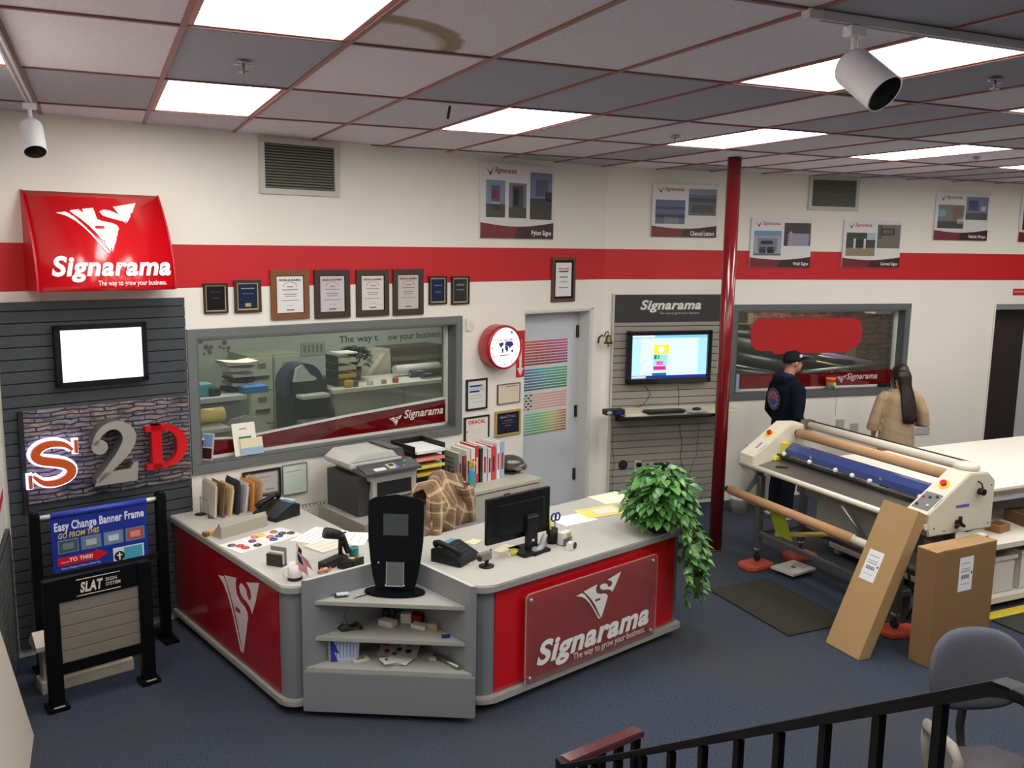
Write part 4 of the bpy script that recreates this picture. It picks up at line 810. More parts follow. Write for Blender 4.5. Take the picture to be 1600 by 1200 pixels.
# --- tall black display on the corner unit
def ku(x, y, z, rz=0): return FK @ Matrix.Translation((x, y, z+.0005)) @ Matrix.Rotation(R(rz), 4, 'Z')
t = thing('tabletop_display', 'tall glossy black display panel standing on the corner unit', 'display stand', ku(.508, .20, SH[2])); bk = (10,12,18)
m = MB('ink'); m.prism([(.17*math.cos(R(a))*1.08, .085*math.sin(R(a))) for a in range(0, 360, 12)], 0, .018, 'z', bk, bev=.004); m.build('base', t)
X = Matrix.Translation((0, .015, .016)) @ Matrix.Rotation(R(-6), 4, 'X'); m = MB('ink', X)
ol = [(-.115, 0), (.115, 0), (.135, .08), (.15, .17), (.158, .24), (.165, .30), (.168, .48), (.165, .535), (.13, .555), (0, .575), (-.13, .555), (-.165, .535), (-.168, .48), (-.165, .30), (-.158, .24), (-.15, .17), (-.135, .08)]
m.prism(ol, -.01, .01, 'y', bk, bev=.005); m.build('panel', t)
m = MB('gloss', X); m.box(-.075, .075, -.0125, -.0095, .33, .46, (52,60,66)); tag(m.build('window', t), label='grey glass window')
m = MB('clear_plastic', X); m.box(-.052, .052, -.018, -.014, .03, .17); m.box(-.052, .052, -.045, -.018, .03, .034); m.build('leaflet_pocket', t)
m = MB('satin', X)
for x in (-.052, .052): m.box(x-.002, x+.002, -.02, -.011, .03, .17, (150,154,158))
m.box(-.052, .052, -.047, -.044, .03, .036, (170,174,178))
for x, z in ((-.055, .03), (.055, .03), (-.1, .165)): m.ball((x, -.018, z), .005, 6, (230,230,230))
m.build('pocket_edge', t)
m = MB('matte'); m.tube([(0,0,.004),(-.06,-.05,-.0),(-.10,-.10,-.01),(-.115,-.13,-.09),(-.09,-.10,-.18),(-.03,-.02,-.212)], .003, n=6, c=(24,24,26)); tag(m.build('power_cable', T=ku(.36, .16, SH[2]+.002)), 'thin black cable hanging from the tall display', 'cable')
# --- items on the shelves
def pk(px, py, z):     # pixel -> unit coordinates at shelf height
    p = lv(px, py, z, FK); return p
def item(name, lab, cat, px, py, lv_, f, rz=0, mat='matte', grp=None):
    p = pk(px, py, SH[lv_]); m = MB(mat); f(m); yy = max(.05, min(p.y, min(p.x, kw-p.x)-(.085 if name != 'sample_card' else .16))); return tag(m.build(name, T=ku(p.x, yy, SH[lv_], rz)), lab, cat, grp)
item('card_stack', 'pale blue card pack on the top shelf of the corner unit', 'cards', 541, 919, 2, lambda m: (m.box(-.035,.035,-.02,.02,0,.012,(40,40,42)), m.box(-.025,.045,-.018,.022,.012,.018,(190,206,206))), 20)
item('wire_bundle', 'dark tangled adapter on the left of the middle shelf', 'adapter', 548, 974, 1, lambda m: (m.box(-.02,.02,-.015,.015,0,.03,(70,68,64),bev=.004), m.tube([(0,0,.02),(-.03,.01,.03),(-.055,0,.01),(-.02,-.03,.008),(.03,-.02,.02),(.07,.02,.03)],.007,c=(30,29,29)), m.tube([(.02,.02,.02),(.05,.03,.035),(.09,.0,.02)],.01,c=(26,26,28))), 0, 'plastic')
item('card_box', 'white card box lying left on the middle shelf', 'box', 606, 977, 1, lambda m: m.box(-.05,.05,-.03,.03,0,.035,(206,198,188),bev=.002), -25, 'card', 'white card boxes on the middle shelf')
item('card_box', 'white card box standing upright in the middle shelf', 'box', 635, 972, 1, lambda m: m.box(-.032,.032,-.022,.022,0,.06,(210,204,194),bev=.002), 0, 'card', 'white card boxes on the middle shelf')
item('card_box', 'white card box lying right of the upright one', 'box', 656, 981, 1, lambda m: m.box(-.05,.05,-.026,.026,0,.024,(212,204,192),bev=.002), -25, 'card', 'white card boxes on the middle shelf')
item('card_box', 'small dark red box at the back of the middle shelf', 'box', 657, 961, 1, lambda m: m.box(-.035,.035,-.03,.03,0,.05,(120,30,34),bev=.002), -10, 'card')
item('card_box', 'grey topped box with an orange side on the middle shelf', 'box', 681, 972, 1, lambda m: (m.box(-.03,.03,-.022,.022,0,.018,(186,130,50)), m.box(-.028,.028,-.02,.02,.018,.045,(150,146,142))), -10, 'card')
item('card_box', 'blue card lying at the right of the middle shelf', 'card', 700, 984, 1, lambda m: m.box(-.025,.025,-.02,.02,0,.006,(44,50,110)), 15, 'card')
item('tape_dispenser', 'dark round gadget at the back of the middle shelf', 'gadget', 607, 960, 1, lambda m: (m.cyl((-.02,0,.035),(.02,0,.035),.035,c=(40,40,42)), m.box(.02,.045,-.02,.02,0,.06,(70,66,70),bev=.004)), 0, 'plastic')
def bro(m):
    m.box(-.085,-.07,-.01,.05,0,.17,(150,146,140)); m.prism([(-.07,0),(.09,0),(.10,.15),(-.075,.17)], -.01, -.004, 'y', (186,192,212))
    for k in range(7): m.box(-.04+k*.02,-.034+k*.02,-.011,-.01,.02,.14,(120,136,190))
    m.prism([(-.07,0),(-.03,0),(-.05,.06),(-.02,.05),(-.05,.12),(-.073,.15)], -.012,-.011,'y',(40,60,150))
item('brochure_holder', 'blue and white brochure standing at the left of the lowest shelf', 'brochure', 536, 1032, 0, bro, 12, 'paper')
item('card_box', 'flat white label box lying on the lowest shelf', 'box', 563, 1032, 0, lambda m: (m.box(-.05,.05,-.03,.03,0,.014,(196,192,184),bev=.002), m.box(-.025,.025,-.012,.012,.014,.0148,(120,118,114))), 35, 'card')
def sw(m):
    m.T = Matrix.Translation((0,-.0,.03)) @ Matrix.Rotation(R(22), 4, 'X')
    m.box(-.12,.12,-.08,.08,0,.008,(150,148,150))
    for i, (x, y, c) in enumerate(((-.08,.05,(60,30,34)),(-.09,.01,(150,40,44)),(-.07,-.04,(140,36,40)),(-.01,.03,(40,50,110)),(.0,-.02,(36,46,100)),(.05,.03,(26,26,40)),(.06,-.03,(20,24,28)),(.095,.05,(40,60,44)),(-.02,-.06,(60,60,70)))): m.lathe([(.017,.008),(.017,.011),(.001,.012)], (x,y,0), c=c, n=12)
item('sample_card', 'grey tray of dark colour samples at the back of the lowest shelf', 'sample card', 625, 1020, 0, sw, -5, 'satin')
def pf_(m):
    for k, (a, dx, dy) in enumerate(((10,0,0),(-20,.02,.01),(35,-.015,-.01))):
        X = Matrix.Translation((dx,dy,.004+k*.007)) @ Matrix.Rotation(R(a),4,'Z') @ Matrix.Rotation(R(4*k-3),4,'Y'); m.box(-.07,.07,-.045,.045,0,.003,(206,204,200),X=X)
    m.ball((-.05,-.02,.02),(.012,.012,.01),6,(40,40,42))
item('paper_stack', 'crumpled white papers heaped at the middle of the lowest shelf', 'papers', 618, 1035, 0, pf_, 0, 'paper')
item('note_block', 'small white block on the right of the lowest shelf', 'note block', 676, 1031, 0, lambda m: m.box(-.022,.022,-.015,.015,0,.014,(186,184,180),bev=.002), 5, 'paper')
q0, q1 = pk(684, 1010, SH[0]), pk(727, 1044, SH[0]); q0.y = min(q0.y, .19); q1.y = .03; q1.x = .915; m = MB('metal'); m.cyl((0,0,.015), (q1.x-q0.x, q1.y-q0.y, .015), .013, c=(150,150,148)); tag(m.build('metal_tube', T=ku(q0.x, q0.y, SH[0])), 'brushed metal tube lying diagonally at the right of the lowest shelf', 'tube')

# --- right counter: phone, note, webcam, monitor ...
phone(on(712, 874, 20), 'black desk phone on the right counter left of the monitor', 1.1)
m = MB('paper'); 
for k, a in enumerate((0, 25, -15)):
    X = Matrix.Translation((.03*k, -.02*k, .001*k)) @ Matrix.Rotation(R(a), 4, 'Z'); m.box(-.13, .13, -.09, .09, 0, .0012, (216,218,220), X=X)
tag(m.build('paper_stack', T=on(706, 872, 30)), 'loose white papers under the phone at the right counter corner', 'papers')
sheet('sticky_note', 'pale yellow note lying left of the monitor', 'note', on(740, 847, 20), .10, .08, (226,222,180), th=.004, lines=0)
t = thing('webcam', 'small silver webcam on a round black foot by the counter corner', 'webcam', on(760, 885, 0)); m = MB('plastic'); m.lathe([(.048,0),(.048,.006),(.02,.012),(.001,.012)], c=(26,26,28)); m.cyl((0,0,.01),(-.01,0,.05),.008,c=(30,30,32)); m.tube([(.0,0,.01),(.04,.02,.045),(.075,.05,.08)],.006,c=(24,24,26)); m.build('webcam_stand', t)
m = MB('plastic'); m.box(-.065, .03, -.02, .02, .045, .095, (120,120,118), bev=.008); m.cyl((-.06, -.012, .068), (-.072, -.014, .068), .017, c=(40,40,44)); m.build('camera_head', t)
# monitor seen from behind
q = dsk(808, 862); mz = at(FA, q.x+.0, q.y-.0, DZ+.0005, 0)
TL_, TR_, BL_ = ply(762, 782, q.y, FA), ply(860, 762, q.y, FA), ply(757, 855, q.y, FA)
t = thing('computer_monitor', 'black monitor seen from the back on the right counter', 'monitor', mz); w_ = TR_.x-TL_.x; x0_ = TL_.x-q.x; zt_ = TL_.z-DZ; zb_ = BL_.z-DZ
m = MB('plastic'); m.box(x0_, x0_+w_, .0, .03, zb_, zt_, (22,22,25), bev=.006); m.prism([(x0_+.05, 0), (x0_+w_-.05, 0), (x0_+w_-.09, -.035), (x0_+.09, -.035)], zb_+.05, zt_-.05, 'z', (18,18,21), bev=.004); m.build('housing', t)
m = MB('plastic'); m.box(x0_+.015, x0_+w_-.015, .03, .032, zb_+.015, zt_-.015, (40,44,52)); m.build('display', t)
m = MB('plastic'); cx_ = x0_+w_*.62; m.box(cx_-.045, cx_+.045, -.06, -.03, .02, zb_+.16, (26,26,28), bev=.006); m.box(cx_-.045, cx_+.045, -.062, -.06, zb_+.14, zb_+.15, (84,84,88)); m.build('neck', t)
m = MB('plastic'); m.box(cx_-.13, cx_+.10, -.13, .06, 0, .02, (20,20,22), bev=.008); m.build('foot', t)
m = MB('plastic'); m.box(cx_-.010, cx_+.012, -.064, -.0625, .07, .085, (214,214,220)); m.build('badge', t)
# tray under the monitor with pens, cup, scissors, holders
sheet('paper_stack', 'cream papers propped behind the monitor stand', 'papers', on(792, 862, 20), .16, .12, (220,212,190), th=.02, lines=0)
m = MB('satin'); m.cyl((0,0,0),(0,0,.03),.03,c=(200,196,70)); tag(m.build('tape_roll', T=on(802, 866)), 'yellow tape roll left of the monitor stand', 'tape')
t = thing('pen_cup', 'black mesh cup with pens at the right edge of the monitor', 'pen cup', on(862, 848)); m = MB('plastic'); m.lathe([(.036,0),(.04,.1),(.037,.1),(.033,.01),(.001,.01)], c=(26,26,28)); m.build('cup', t)
m = MB('plastic'); m.cyl((-.01,0,.012),(-.02,.0,.17),.006,c=(220,200,50)); m.build('pencil', t)
t = thing('scissors', 'blue-handled scissors standing in the pen cup', 'scissors', on(864, 848)); m = MB('plastic')
for s_ in (-1, 1): m.tube([(.02+s_*.018+.02*math.cos(a), 0, .175+.026*math.sin(a)) for a in [i*2*math.pi/14 for i in range(15)]], .006, n=8, c=(30,60,130))
m.build('handles', t); m = MB('metal'); m.box(.008, .02, -.002, .002, .02, .155, (170,170,174)); m.build('blades', t)
t = thing('card_holder', 'clear card holder with white cards standing right of the monitor', 'card holder', on(882, 850, 10)); m = MB('clear_plastic'); m.box(-.05,.05,-.03,-.027,0,.05); m.box(-.05,.05,-.03,.03,0,.003); m.box(-.05,.05,.027,.03,0,.08); m.build('holder', t)
m = MB('paper'); m.box(-.045,.045,-.02,.024,.004,.085,(216,214,206)); m.box(.0,.045,-.021,-.02,.02,.075,(190,160,70)); m.build('cards', t)
t = thing('card_holder', 'grey swan-necked card stand below the monitor', 'card holder', on(842, 862, 10)); m = MB('gloss'); m.tube([(-.05,0,.03),(-.03,0,.012),(.0,0,.01),(.03,0,.03),(.045,0,.07),(.07,0,.10)], [.02,.026,.026,.022,.018,.016], n=10, c=(150,154,156)); m.build('stand', t)
m = MB('plastic'); m.box(-.09, .07, -.04, .03, 0, .008, (24,24,26)); m.build('tray', t)
t = thing('tape_dispenser', 'white and black tape dispenser nearest the red front', 'tape dispenser', on(893, 858, 15)); m = MB('plastic'); m.prism([(-.05,0),(.05,0),(.045,.03),(.0,.055),(-.04,.05)], -.016, .016, 'y', (210,206,200), bev=.003); m.build('body', t)
m = MB('plastic'); m.cyl((.015,-.018,.024),(.015,.018,.024),.022,c=(40,40,40)); m.build('tape_reel', t)
sheet('paper_stack', 'white sheet lying right of the pen cup', 'papers', on(896, 812, -5), .30, .20, th=.003, lines=0)
sheet('file_folder', 'yellow folder lying in the middle of the right counter', 'folder', on(938, 800, -12), .34, .22, (226,214,120), th=.004, lines=2, lc=(190,180,150), extra=lambda m: m.box(-.06,.13,-.07,.06,.004,.006,(222,216,196)))
sheet('paper_stack', 'white open folder at the back right of the counter', 'papers', on(956, 779, -8), .30, .24, (232,228,206), th=.006, lines=0)
sheet('file_folder', 'tan envelope edge showing beside the plant', 'folder', on(990, 792, -40), .22, .10, (206,184,140), th=.01, lines=0)

# --- pothos
pp = dsk(1031, 832); t = thing('potted_plant', 'leafy green pothos trailing over the right end of the counter', 'plant', at(FA, pp.x+.03, pp.y+.03, DZ+.0005))
m = MB('plastic'); m.lathe([(.07,0),(.09,.015),(.105,.15),(.11,.16),(.10,.16),(.095,.13),(.001,.13)], c=(50,44,38), n=28); m.build('pot', t)
rl = random.Random(11)
def leaf(m, p, d, up, L_, c):
    d = Vector(d).normalized(); s_ = d.cross(Vector(up)).normalized(); n = s_.cross(d); W = L_*.36
    pr = [(0,0),(.12,.55),(.3,.95),(.5,.9),(.72,.6),(.9,.22),(1,0)]
    mid = [p + d*(L_*a) - n*(L_*.22*a*a) for a, b in pr]; A_ = [mid[i]+s_*W*b+n*W*.28*b for i, (a, b) in enumerate(pr)]; B_ = [mid[i]-s_*W*b+n*W*.28*b for i, (a, b) in enumerate(pr)]
    for i in range(6):
        for S_ in (A_, B_):
            q = [mid[i], mid[i+1], S_[i+1], S_[i]]
            if i == 0: q = [mid[0], mid[1], S_[1]]
            elif i == 5: q = [mid[5], mid[6], S_[5]]
            m.face(q if S_ is A_ else q[::-1], c)
m = MB('leaf'); ms = MB('matte'); G_ = [(70,124,58),(92,146,70),(56,104,48),(112,160,84),(64,116,60),(84,134,62)]
# crown of leaves
for k in range(560):
    a = rl.uniform(0, 2*math.pi); e = rl.uniform(-.75, 1.45); rr_ = rl.uniform(.6, 1)
    v = Vector((math.cos(a)*math.cos(e)*.25, math.sin(a)*math.cos(e)*.25, .17+math.sin(e)*(.25 if e > 0 else .2))) ; p = Vector((0,0,.06))+v*rr_
    if p.z < .02: p.z = .02
    dd = Vector((math.cos(a), math.sin(a), rl.uniform(-.75, .35))); leaf(m, p, dd, (rl.uniform(-.3,.3), rl.uniform(-.3,.3), 1), rl.uniform(.06, .105), rl.choice(G_))
    if k % 5 == 0: ms.tube([(0,0,.13), p*.6+Vector((0,0,.08)), p], .0025, n=4, c=(96,120,60))
# trailing vines over the right and front edges
for k in range(26):
    fa = rl.uniform(-1.75, .15); ex = Vector((math.cos(fa), math.sin(fa), 0)); r0 = .21+.09*rl.random(); dr = rl.uniform(.12, .52)*(1 if fa > -1.2 else .5)
    pts = [Vector((0,0,.15)), ex*.12+Vector((0,0,.16)), ex*r0+Vector((0,0,.04)), ex*(r0+.05)+Vector((0,0,-.05))]
    while pts[-1].z > .06-dr: pts.append(pts[-1]+Vector((rl.uniform(-.015,.015), rl.uniform(-.015,.015), -.06)))
    ms.tube(pts, .003, n=5, c=(100,124,66))
    for i, q in enumerate(pts[1:]):
        for _ in range(3):
            a = rl.uniform(0, 2*math.pi); leaf(m, q, (math.cos(a)+ex.x*.8, math.sin(a)+ex.y*.8, rl.uniform(-1.2, -.1)), (ex.x, ex.y, .6), rl.uniform(.05, .085), rl.choice(G_))
m.build('foliage', t); ms.build('stems', t)

# ------------------------------------------------------------ behind the counter
# cabinet under the printer
t = thing('storage_cabinet', 'grey-beige cabinet carrying the printer', 'cabinet', at(FA, -3.34, -.12, 0)); cb = (158,156,144)
m = MB('satin'); m.box(0, .62, -.70, 0, .02, .70, cb, bev=.004); m.build('body', t)
for k in range(3): m = MB('satin'); m.box(.02, .60, -.716, -.70, .05+k*.21, .24+k*.21, (164,162,150), bev=.003); m.box(.25, .37, -.725, -.716, .14+k*.21, .155+k*.21, (110,110,104)); m.build('drawer', t)
# printer
t = thing('laser_printer', 'light grey multifunction printer with dark side panels', 'printer', at(FA, -3.03, -.42, .7005, 0)); pg_ = (176,176,170); dg = (66,66,68)
X0, X1, Y0, Y1 = -.25, .25, -.26, .26
m = MB('plastic'); m.box(X0, X1, Y0+.05, Y1, 0, .30, dg, bev=.01); m.prism([(Y0, .0), (Y0+.06, .0), (Y0+.06, .10), (Y0+.02,.30), (Y0, .30)], X0+.10, X1-.0, 'x', pg_); m.box(X0+.10, X1, Y0, Y0+.07, 0, .12, pg_, bev=.008); m.box(X0+.08, X1+.004, Y0-.003, Y1, .27, .35, pg_, bev=.01); m.build('body', t)
m = MB('plastic'); m.box(X0+.14, X1-.05, Y0-.008, Y0+.1, .12, .26, (40,40,42)); m.box(X0+.15, X1-.06, Y0-.012, Y0+.05, .13, .15, (150,150,146)); m.build('output_slot', t)
m = MB('plastic'); m.prism([(Y0-.05, .33), (Y0+.10, .37), (Y0+.10, .39), (Y0-.05, .35)], X0+.02, X1+.02, 'x', (72,72,76), bev=.003); m.build('control_panel', t)
m = MB('plastic'); m.T = Matrix.Translation((0,Y0,.3633)) @ Matrix.Rotation(R(15),4,'X'); m.box(-.14,-.04,-.03,.01,0,.006,(206,208,196)); m.box(-.01,.07,-.03,.05,0,.005,(176,178,160)); m.box(.01,.05,.01,.04,.005,.007,(30,30,30)); m.box(.05,.08,-.03,-.01,.005,.01,(80,120,200)); m.box(.16,.19,.04,.06,0,.008,(50,160,140)); m.box(.12,.135,-.02,-.005,0,.006,(150,150,150)); m.build('buttons', t)
m = MB('plastic'); m.box(X0-.02, X1-.05, Y0+.12, Y1, .36, .40, pg_, bev=.01); m.prism([(X0-.02, .40), (X1-.07, .40), (X1-.12, .455), (X0+.06, .455)], Y0+.14, Y1, 'y', (188,188,182), bev=.008); m.build('scanner_lid', t)
m = MB('plastic'); m.prism([(X1-.09, .40), (X1, .40), (X1-.02, .46), (X1-.14, .475)], Y0+.16, Y1-.03, 'y', (84,84,86)); m.build('paper_feed', t)
m = MB('matte'); m.text('HP', .07, .11, .05, Y0-.001, h=.022, c=(206,30,60), bold=.05, dep=.001); tag(m.build('badge', t), label='small red badge')
# letter trays
q = ply(640, 745, -.25, FA)
t0 = thing('tray_stand', 'low white shelf box under the black letter trays', 'shelf', at(FA, -2.56, -.12, 0)); m = MB('satin'); m.box(-.13, .22, -.42, 0, .02, .80, (206,204,196), bev=.003)
m.build('body', t0); m = MB('matte'); m.box(-.10, .24, -.425, -.42, .45, .66, (40,40,44)); m.build('opening', t0)
t = thing('letter_tray', 'black mesh letter tray tower with white, pink and yellow paper', 'letter tray', at(FA, -2.52, -.33, .8005, 0)); W, D = .15, .17; bk = (24,24,26); nl = 5
m = MB('plastic')
for x in (-W, W): m.box(x-.004, x+.004, -D, D, 0, .06, bk)
for x in (-W, W):
    for y in (-D+.02, D-.01): m.box(x-.006, x+.006, y-.012, y+.012, 0, .34, bk)
m.build('uprights', t)
for k in range(nl): m = MB('plastic'); z = .02+k*.062; m.box(-W, W, -D, D, z, z+.006, bk); m.box(-W, W, -D, -D+.006, z, z+.012, bk); m.build('tray', t)
m = MB('plastic'); 
for x in (-W, W): m.box(x-.005, x+.005, -D, D, .29, .34, bk)
m.box(-W, W, D-.006, D, .28, .34, bk); m.build('top_rail', t)
for z, c, lb in ((.278,(228,226,222),'white paper ream in the top letter tray'),(.214,(226,140,130),'pink paper in the second letter tray'),(.152,(222,204,96),'bright yellow paper in the third letter tray'),(.09,(206,174,76),'ochre yellow paper in the fourth letter tray')):
    m = MB('paper'); m.box(-W+.012, W-.012, -D-.02, D-.03, z, z+.022, c); tag(m.build('paper_ream', T=t.matrix_world.copy()), lb, 'paper', 'coloured paper in the letter trays')
# credenza with books
cz = .745; t = thing('storage_credenza', 'long beige metal cabinet with books on top below the framed certificates', 'cabinet', at(FA, 0, 0, 0)); cr = (184,180,164)
m = MB('satin'); m.box(-2.34, -1.48, -.74, -.05, cz-.03, cz, cr, bev=.004); m.build('top', t); m = MB('satin'); m.box(-2.32, -1.50, -.72, -.05, .02, cz-.03, (172,170,156)); m.build('body', t)
for k in range(3): m = MB('satin'); m.box(-2.30, -1.52, -.735, -.72, .04+k*.225, .25+k*.225, (176,174,160), bev=.003); m.box(-1.92,-1.85,-.74,-.735,.215+k*.225,.225+k*.225,(60,56,52)); m.build('drawer', t)
m = MB('paper'); m.box(-1.63, -1.58, -.742, -.7355, .62, .68, (196,150,144)); tag(m.build('sticker', T=FA), 'small red and white sticker on the credenza corner', 'sticker')
bk_ = [(.032,.22,(150,148,142),'grey binder standing first on the credenza after the mesh rack'),(.024,.20,(150,60,56),'thin red and white booklet near the left of the credenza books'),(.03,.23,(206,202,190),'cream catalogue behind the blue spray bottle'),(.035,.24,(226,220,206),'wide white catalogue with a brown spine line'),(.028,.25,(190,60,50),'red and white catalogue in the middle of the book row'),(.022,.23,(40,60,56),'thin dark green book in the row'),(.038,.24,(196,200,206),'pale grey book with a black mark on its spine'),(.03,.22,(216,206,200),'off-white catalogue in the row'),(.032,.23,(206,70,86),'pink-red lettered catalogue toward the right'),(.03,.25,(222,222,224),'white catalogue with dark top edge'),(.04,.25,(150,176,206),'light blue book with a green label, last in the row')]
x = -2.24
for w_, h_, c, lb in bk_:
    h_ *= 1.3; w_ *= 1.12
    T = at(FA, x+w_/2, -.42, cz+.0005, rl.uniform(-3, 3)); t = thing('catalogue', lb, 'book', T, 'books and catalogues on the credenza')
    m = MB('paper'); m.box(-w_/2+.002, w_/2-.002, -.10, .13, .002, h_-.004, (226,222,210)); m.build('pages', t)
    m = MB('satin'); m.box(-w_/2, -w_/2+.002, -.105, .13, 0, h_, c); m.box(w_/2-.002, w_/2, -.105, .13, 0, h_, c); m.box(-w_/2, w_/2, -.107, -.104, 0, h_, c); m.box(-w_*.25, w_*.25, -.108, -.107, h_*.25, h_*.7, tuple(255-v if i else v for i, v in enumerate(c)) if h_ > .31 else (90,40,40)); m.build('cover', t)
    x += w_+.012
t = thing('spray_bottle', 'bright blue spray bottle in front of the catalogues', 'bottle', at(FA, -2.16, -.60, cz+.0005)); m = MB('gloss'); m.lathe([(.03,0),(.034,.01),(.034,.11),(.016,.15),(.013,.17)], c=(60,150,170), n=20); m.build('body', t)
m = MB('plastic'); m.cyl((0,0,.17),(0,0,.20),.016,c=(230,190,60)); m.box(-.012,.012,-.045,.02,.20,.225,(226,190,80),bev=.003); m.build('trigger_head', t)
m = MB('plastic'); 
for k in range(7): m.box(-.0015, .0015, -.13, .13, .02+k*.038, .027+k*.038, (50,52,52))
for y in (-.13, -.06, 0, .06, .13): m.box(-.002, .002, y-.003, y+.003, 0, .16+.06*(y+.13)/.26, (44,46,46))
tag(m.build('magazine_rack', T=at(FA, -2.30, -.40, cz+.0005)), 'black mesh magazine file at the left end of the books', 'magazine file')
t = thing('fan_heater', 'rounded grey desktop heater at the right end of the credenza', 'heater', at(FA, -1.57, -.42, cz+.0005, 25)); m = MB('metal'); m.T = Matrix.Translation((0,0,.085)) @ Matrix.Rotation(R(10), 4, 'Y'); m.ball((0,0,0), (.14,.12,.075), 14, (120,118,112)); m.build('shell', t)
m = MB('metal', Matrix.Translation((.0,-.03,.075)) @ Matrix.Rotation(R(10), 4, 'Y')); m.ball((.02,-.02,-.01), (.115,.085,.05), 12, (160,158,152)); m.build('front_grille', t); m = MB('plastic'); m.box(-.08,.08,-.06,.06,0,.02,(60,58,56),bev=.004); m.build('foot', t)
m = MB('fabric'); m.lathe([(.03,0),(.035,.03),(.02,.05),(.001,.055)], c=(170,40,50), n=14); m.ball((.01,0,.07),.028,8,(200,160,140)); m.ball((-.03,0,.06),(.014,.02,.03),6,(180,40,50)); m.ball((.045,0,.05),(.02,.012,.016),6,(60,60,50)); tag(m.build('figurine', T=at(FA, -1.50, -.20, cz+.0005)), 'small red and grey ornament behind the heater', 'ornament')
# office chair with a plaid jacket
ch = dsk(700, 800, .55); cx_, cy_ = -3.0, -1.30
def taskchair(T, lab, seatc, backc, armc, red=False, arms=True, grp=None, bw=.225, bh=.25, bz=.78):
    t = thing('office_chair', lab, 'chair', T, grp)
    m = MB('plastic')
    for k in range(5): a = k*2*math.pi/5+.3; m.tube([(0,0,.10),(.14*math.cos(a),.14*math.sin(a),.095),(.29*math.cos(a),.29*math.sin(a),.065)], [.03,.025,.016], c=(30,30,32))
    m.build('base', t)
    for k in range(5): a = k*2*math.pi/5+.3; m = MB('plastic'); m.cyl((.29*math.cos(a)-.02*math.sin(a), .29*math.sin(a)+.02*math.cos(a), .028), (.29*math.cos(a)+.02*math.sin(a), .29*math.sin(a)-.02*math.cos(a), .028), .028, c=(24,24,26)); m.build('caster', t)
    m = MB('metal'); m.cyl((0,0,.09),(0,0,.42),.025,c=(50,50,52)); m.build('gas_lift', t)
    m = MB('fabric', Matrix.Translation((0,0,.465))); m.prism(rpoly(-.24,.24,-.24,.23,(.08,.10,.12,.12)), -.035, .04, 'z', seatc, bev=.025, smooth=True); m.build('seat', t)
    X = Matrix.Translation((0,.24,bz)) @ Matrix.Rotation(R(-8), 4, 'X'); m = MB('fabric', X); rings = []; nr = 9
    for s_ in (-1, 1):
        rg = []
        for j in range(nr+1):
            q = j/nr; th = .038*(1-q**4)**.5
            ring = []
            for k in range(36):
                a = 2*math.pi*k/36; ca, sa = math.cos(a), math.sin(a); e = (abs(ca)**2.7+abs(sa)**2.7)**(-1/2.7); x = bw*q*ca*e; z = bh*q*sa*e
                x *= 1-.10*(z/bh) if z > 0 else 1+.02*z
                ring.append(m.v((x, .9*x*x*-1+s_*th, z)))
            rg.append(ring)
        fs = [m.bm.faces.new((rg[j][k], rg[j][(k+1)%36], rg[j+1][(k+1)%36], rg[j+1][k])) for j in range(1, nr) for k in range(36)] + [m.bm.faces.new(rg[1])]
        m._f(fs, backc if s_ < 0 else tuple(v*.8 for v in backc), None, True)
        for v_ in rg[0]: m.bm.verts.remove(v_)
    bmesh.ops.remove_doubles(m.bm, verts=m.bm.verts, dist=1e-4); bmesh.ops.recalc_face_normals(m.bm, faces=m.bm.faces); m.build('backrest', t)
    m = MB('plastic'); m.tube([(0,.05,.43),(0,.26,.45),(0,.30,.58),(0,.28,.75)], .022, c=(36,36,38)); m.build('back_bracket', t)
    if arms:
        for s_ in (-1, 1): m = MB('plastic'); m.tube([(s_*.20,.08,.44),(s_*.29,.08,.47),(s_*.30,.10,.62),(s_*.285,.12,.68),(s_*.285,-.12,.69),(s_*.29,-.19,.66),(s_*.30,-.17,.55),(s_*.28,-.08,.46),(s_*.2,-.04,.44)], [.018,.018,.022,.028,.028,.024,.02,.018,.016], n=10, c=armc); m.build('armrest', t)
    return t
jc = taskchair(at(FA, -3.14, -1.10, 0, 205), 'grey and red office chair behind the counter under the plaid jacket', (60,60,62), (150,148,144), (40,40,42), arms=False)
m = MB('satin', Matrix.Translation((0,.24,.78)) @ Matrix.Rotation(R(-8), 4, 'X')); m.prism([(-.10,-.24),(-.13,-.05),(-.1,.12),(-.04,.12),(-.01,-.05),(-.04,-.24)], .045, .055, 'y', (170,24,34)); tag(m.build('red_inset', jc), label='red fabric inset')
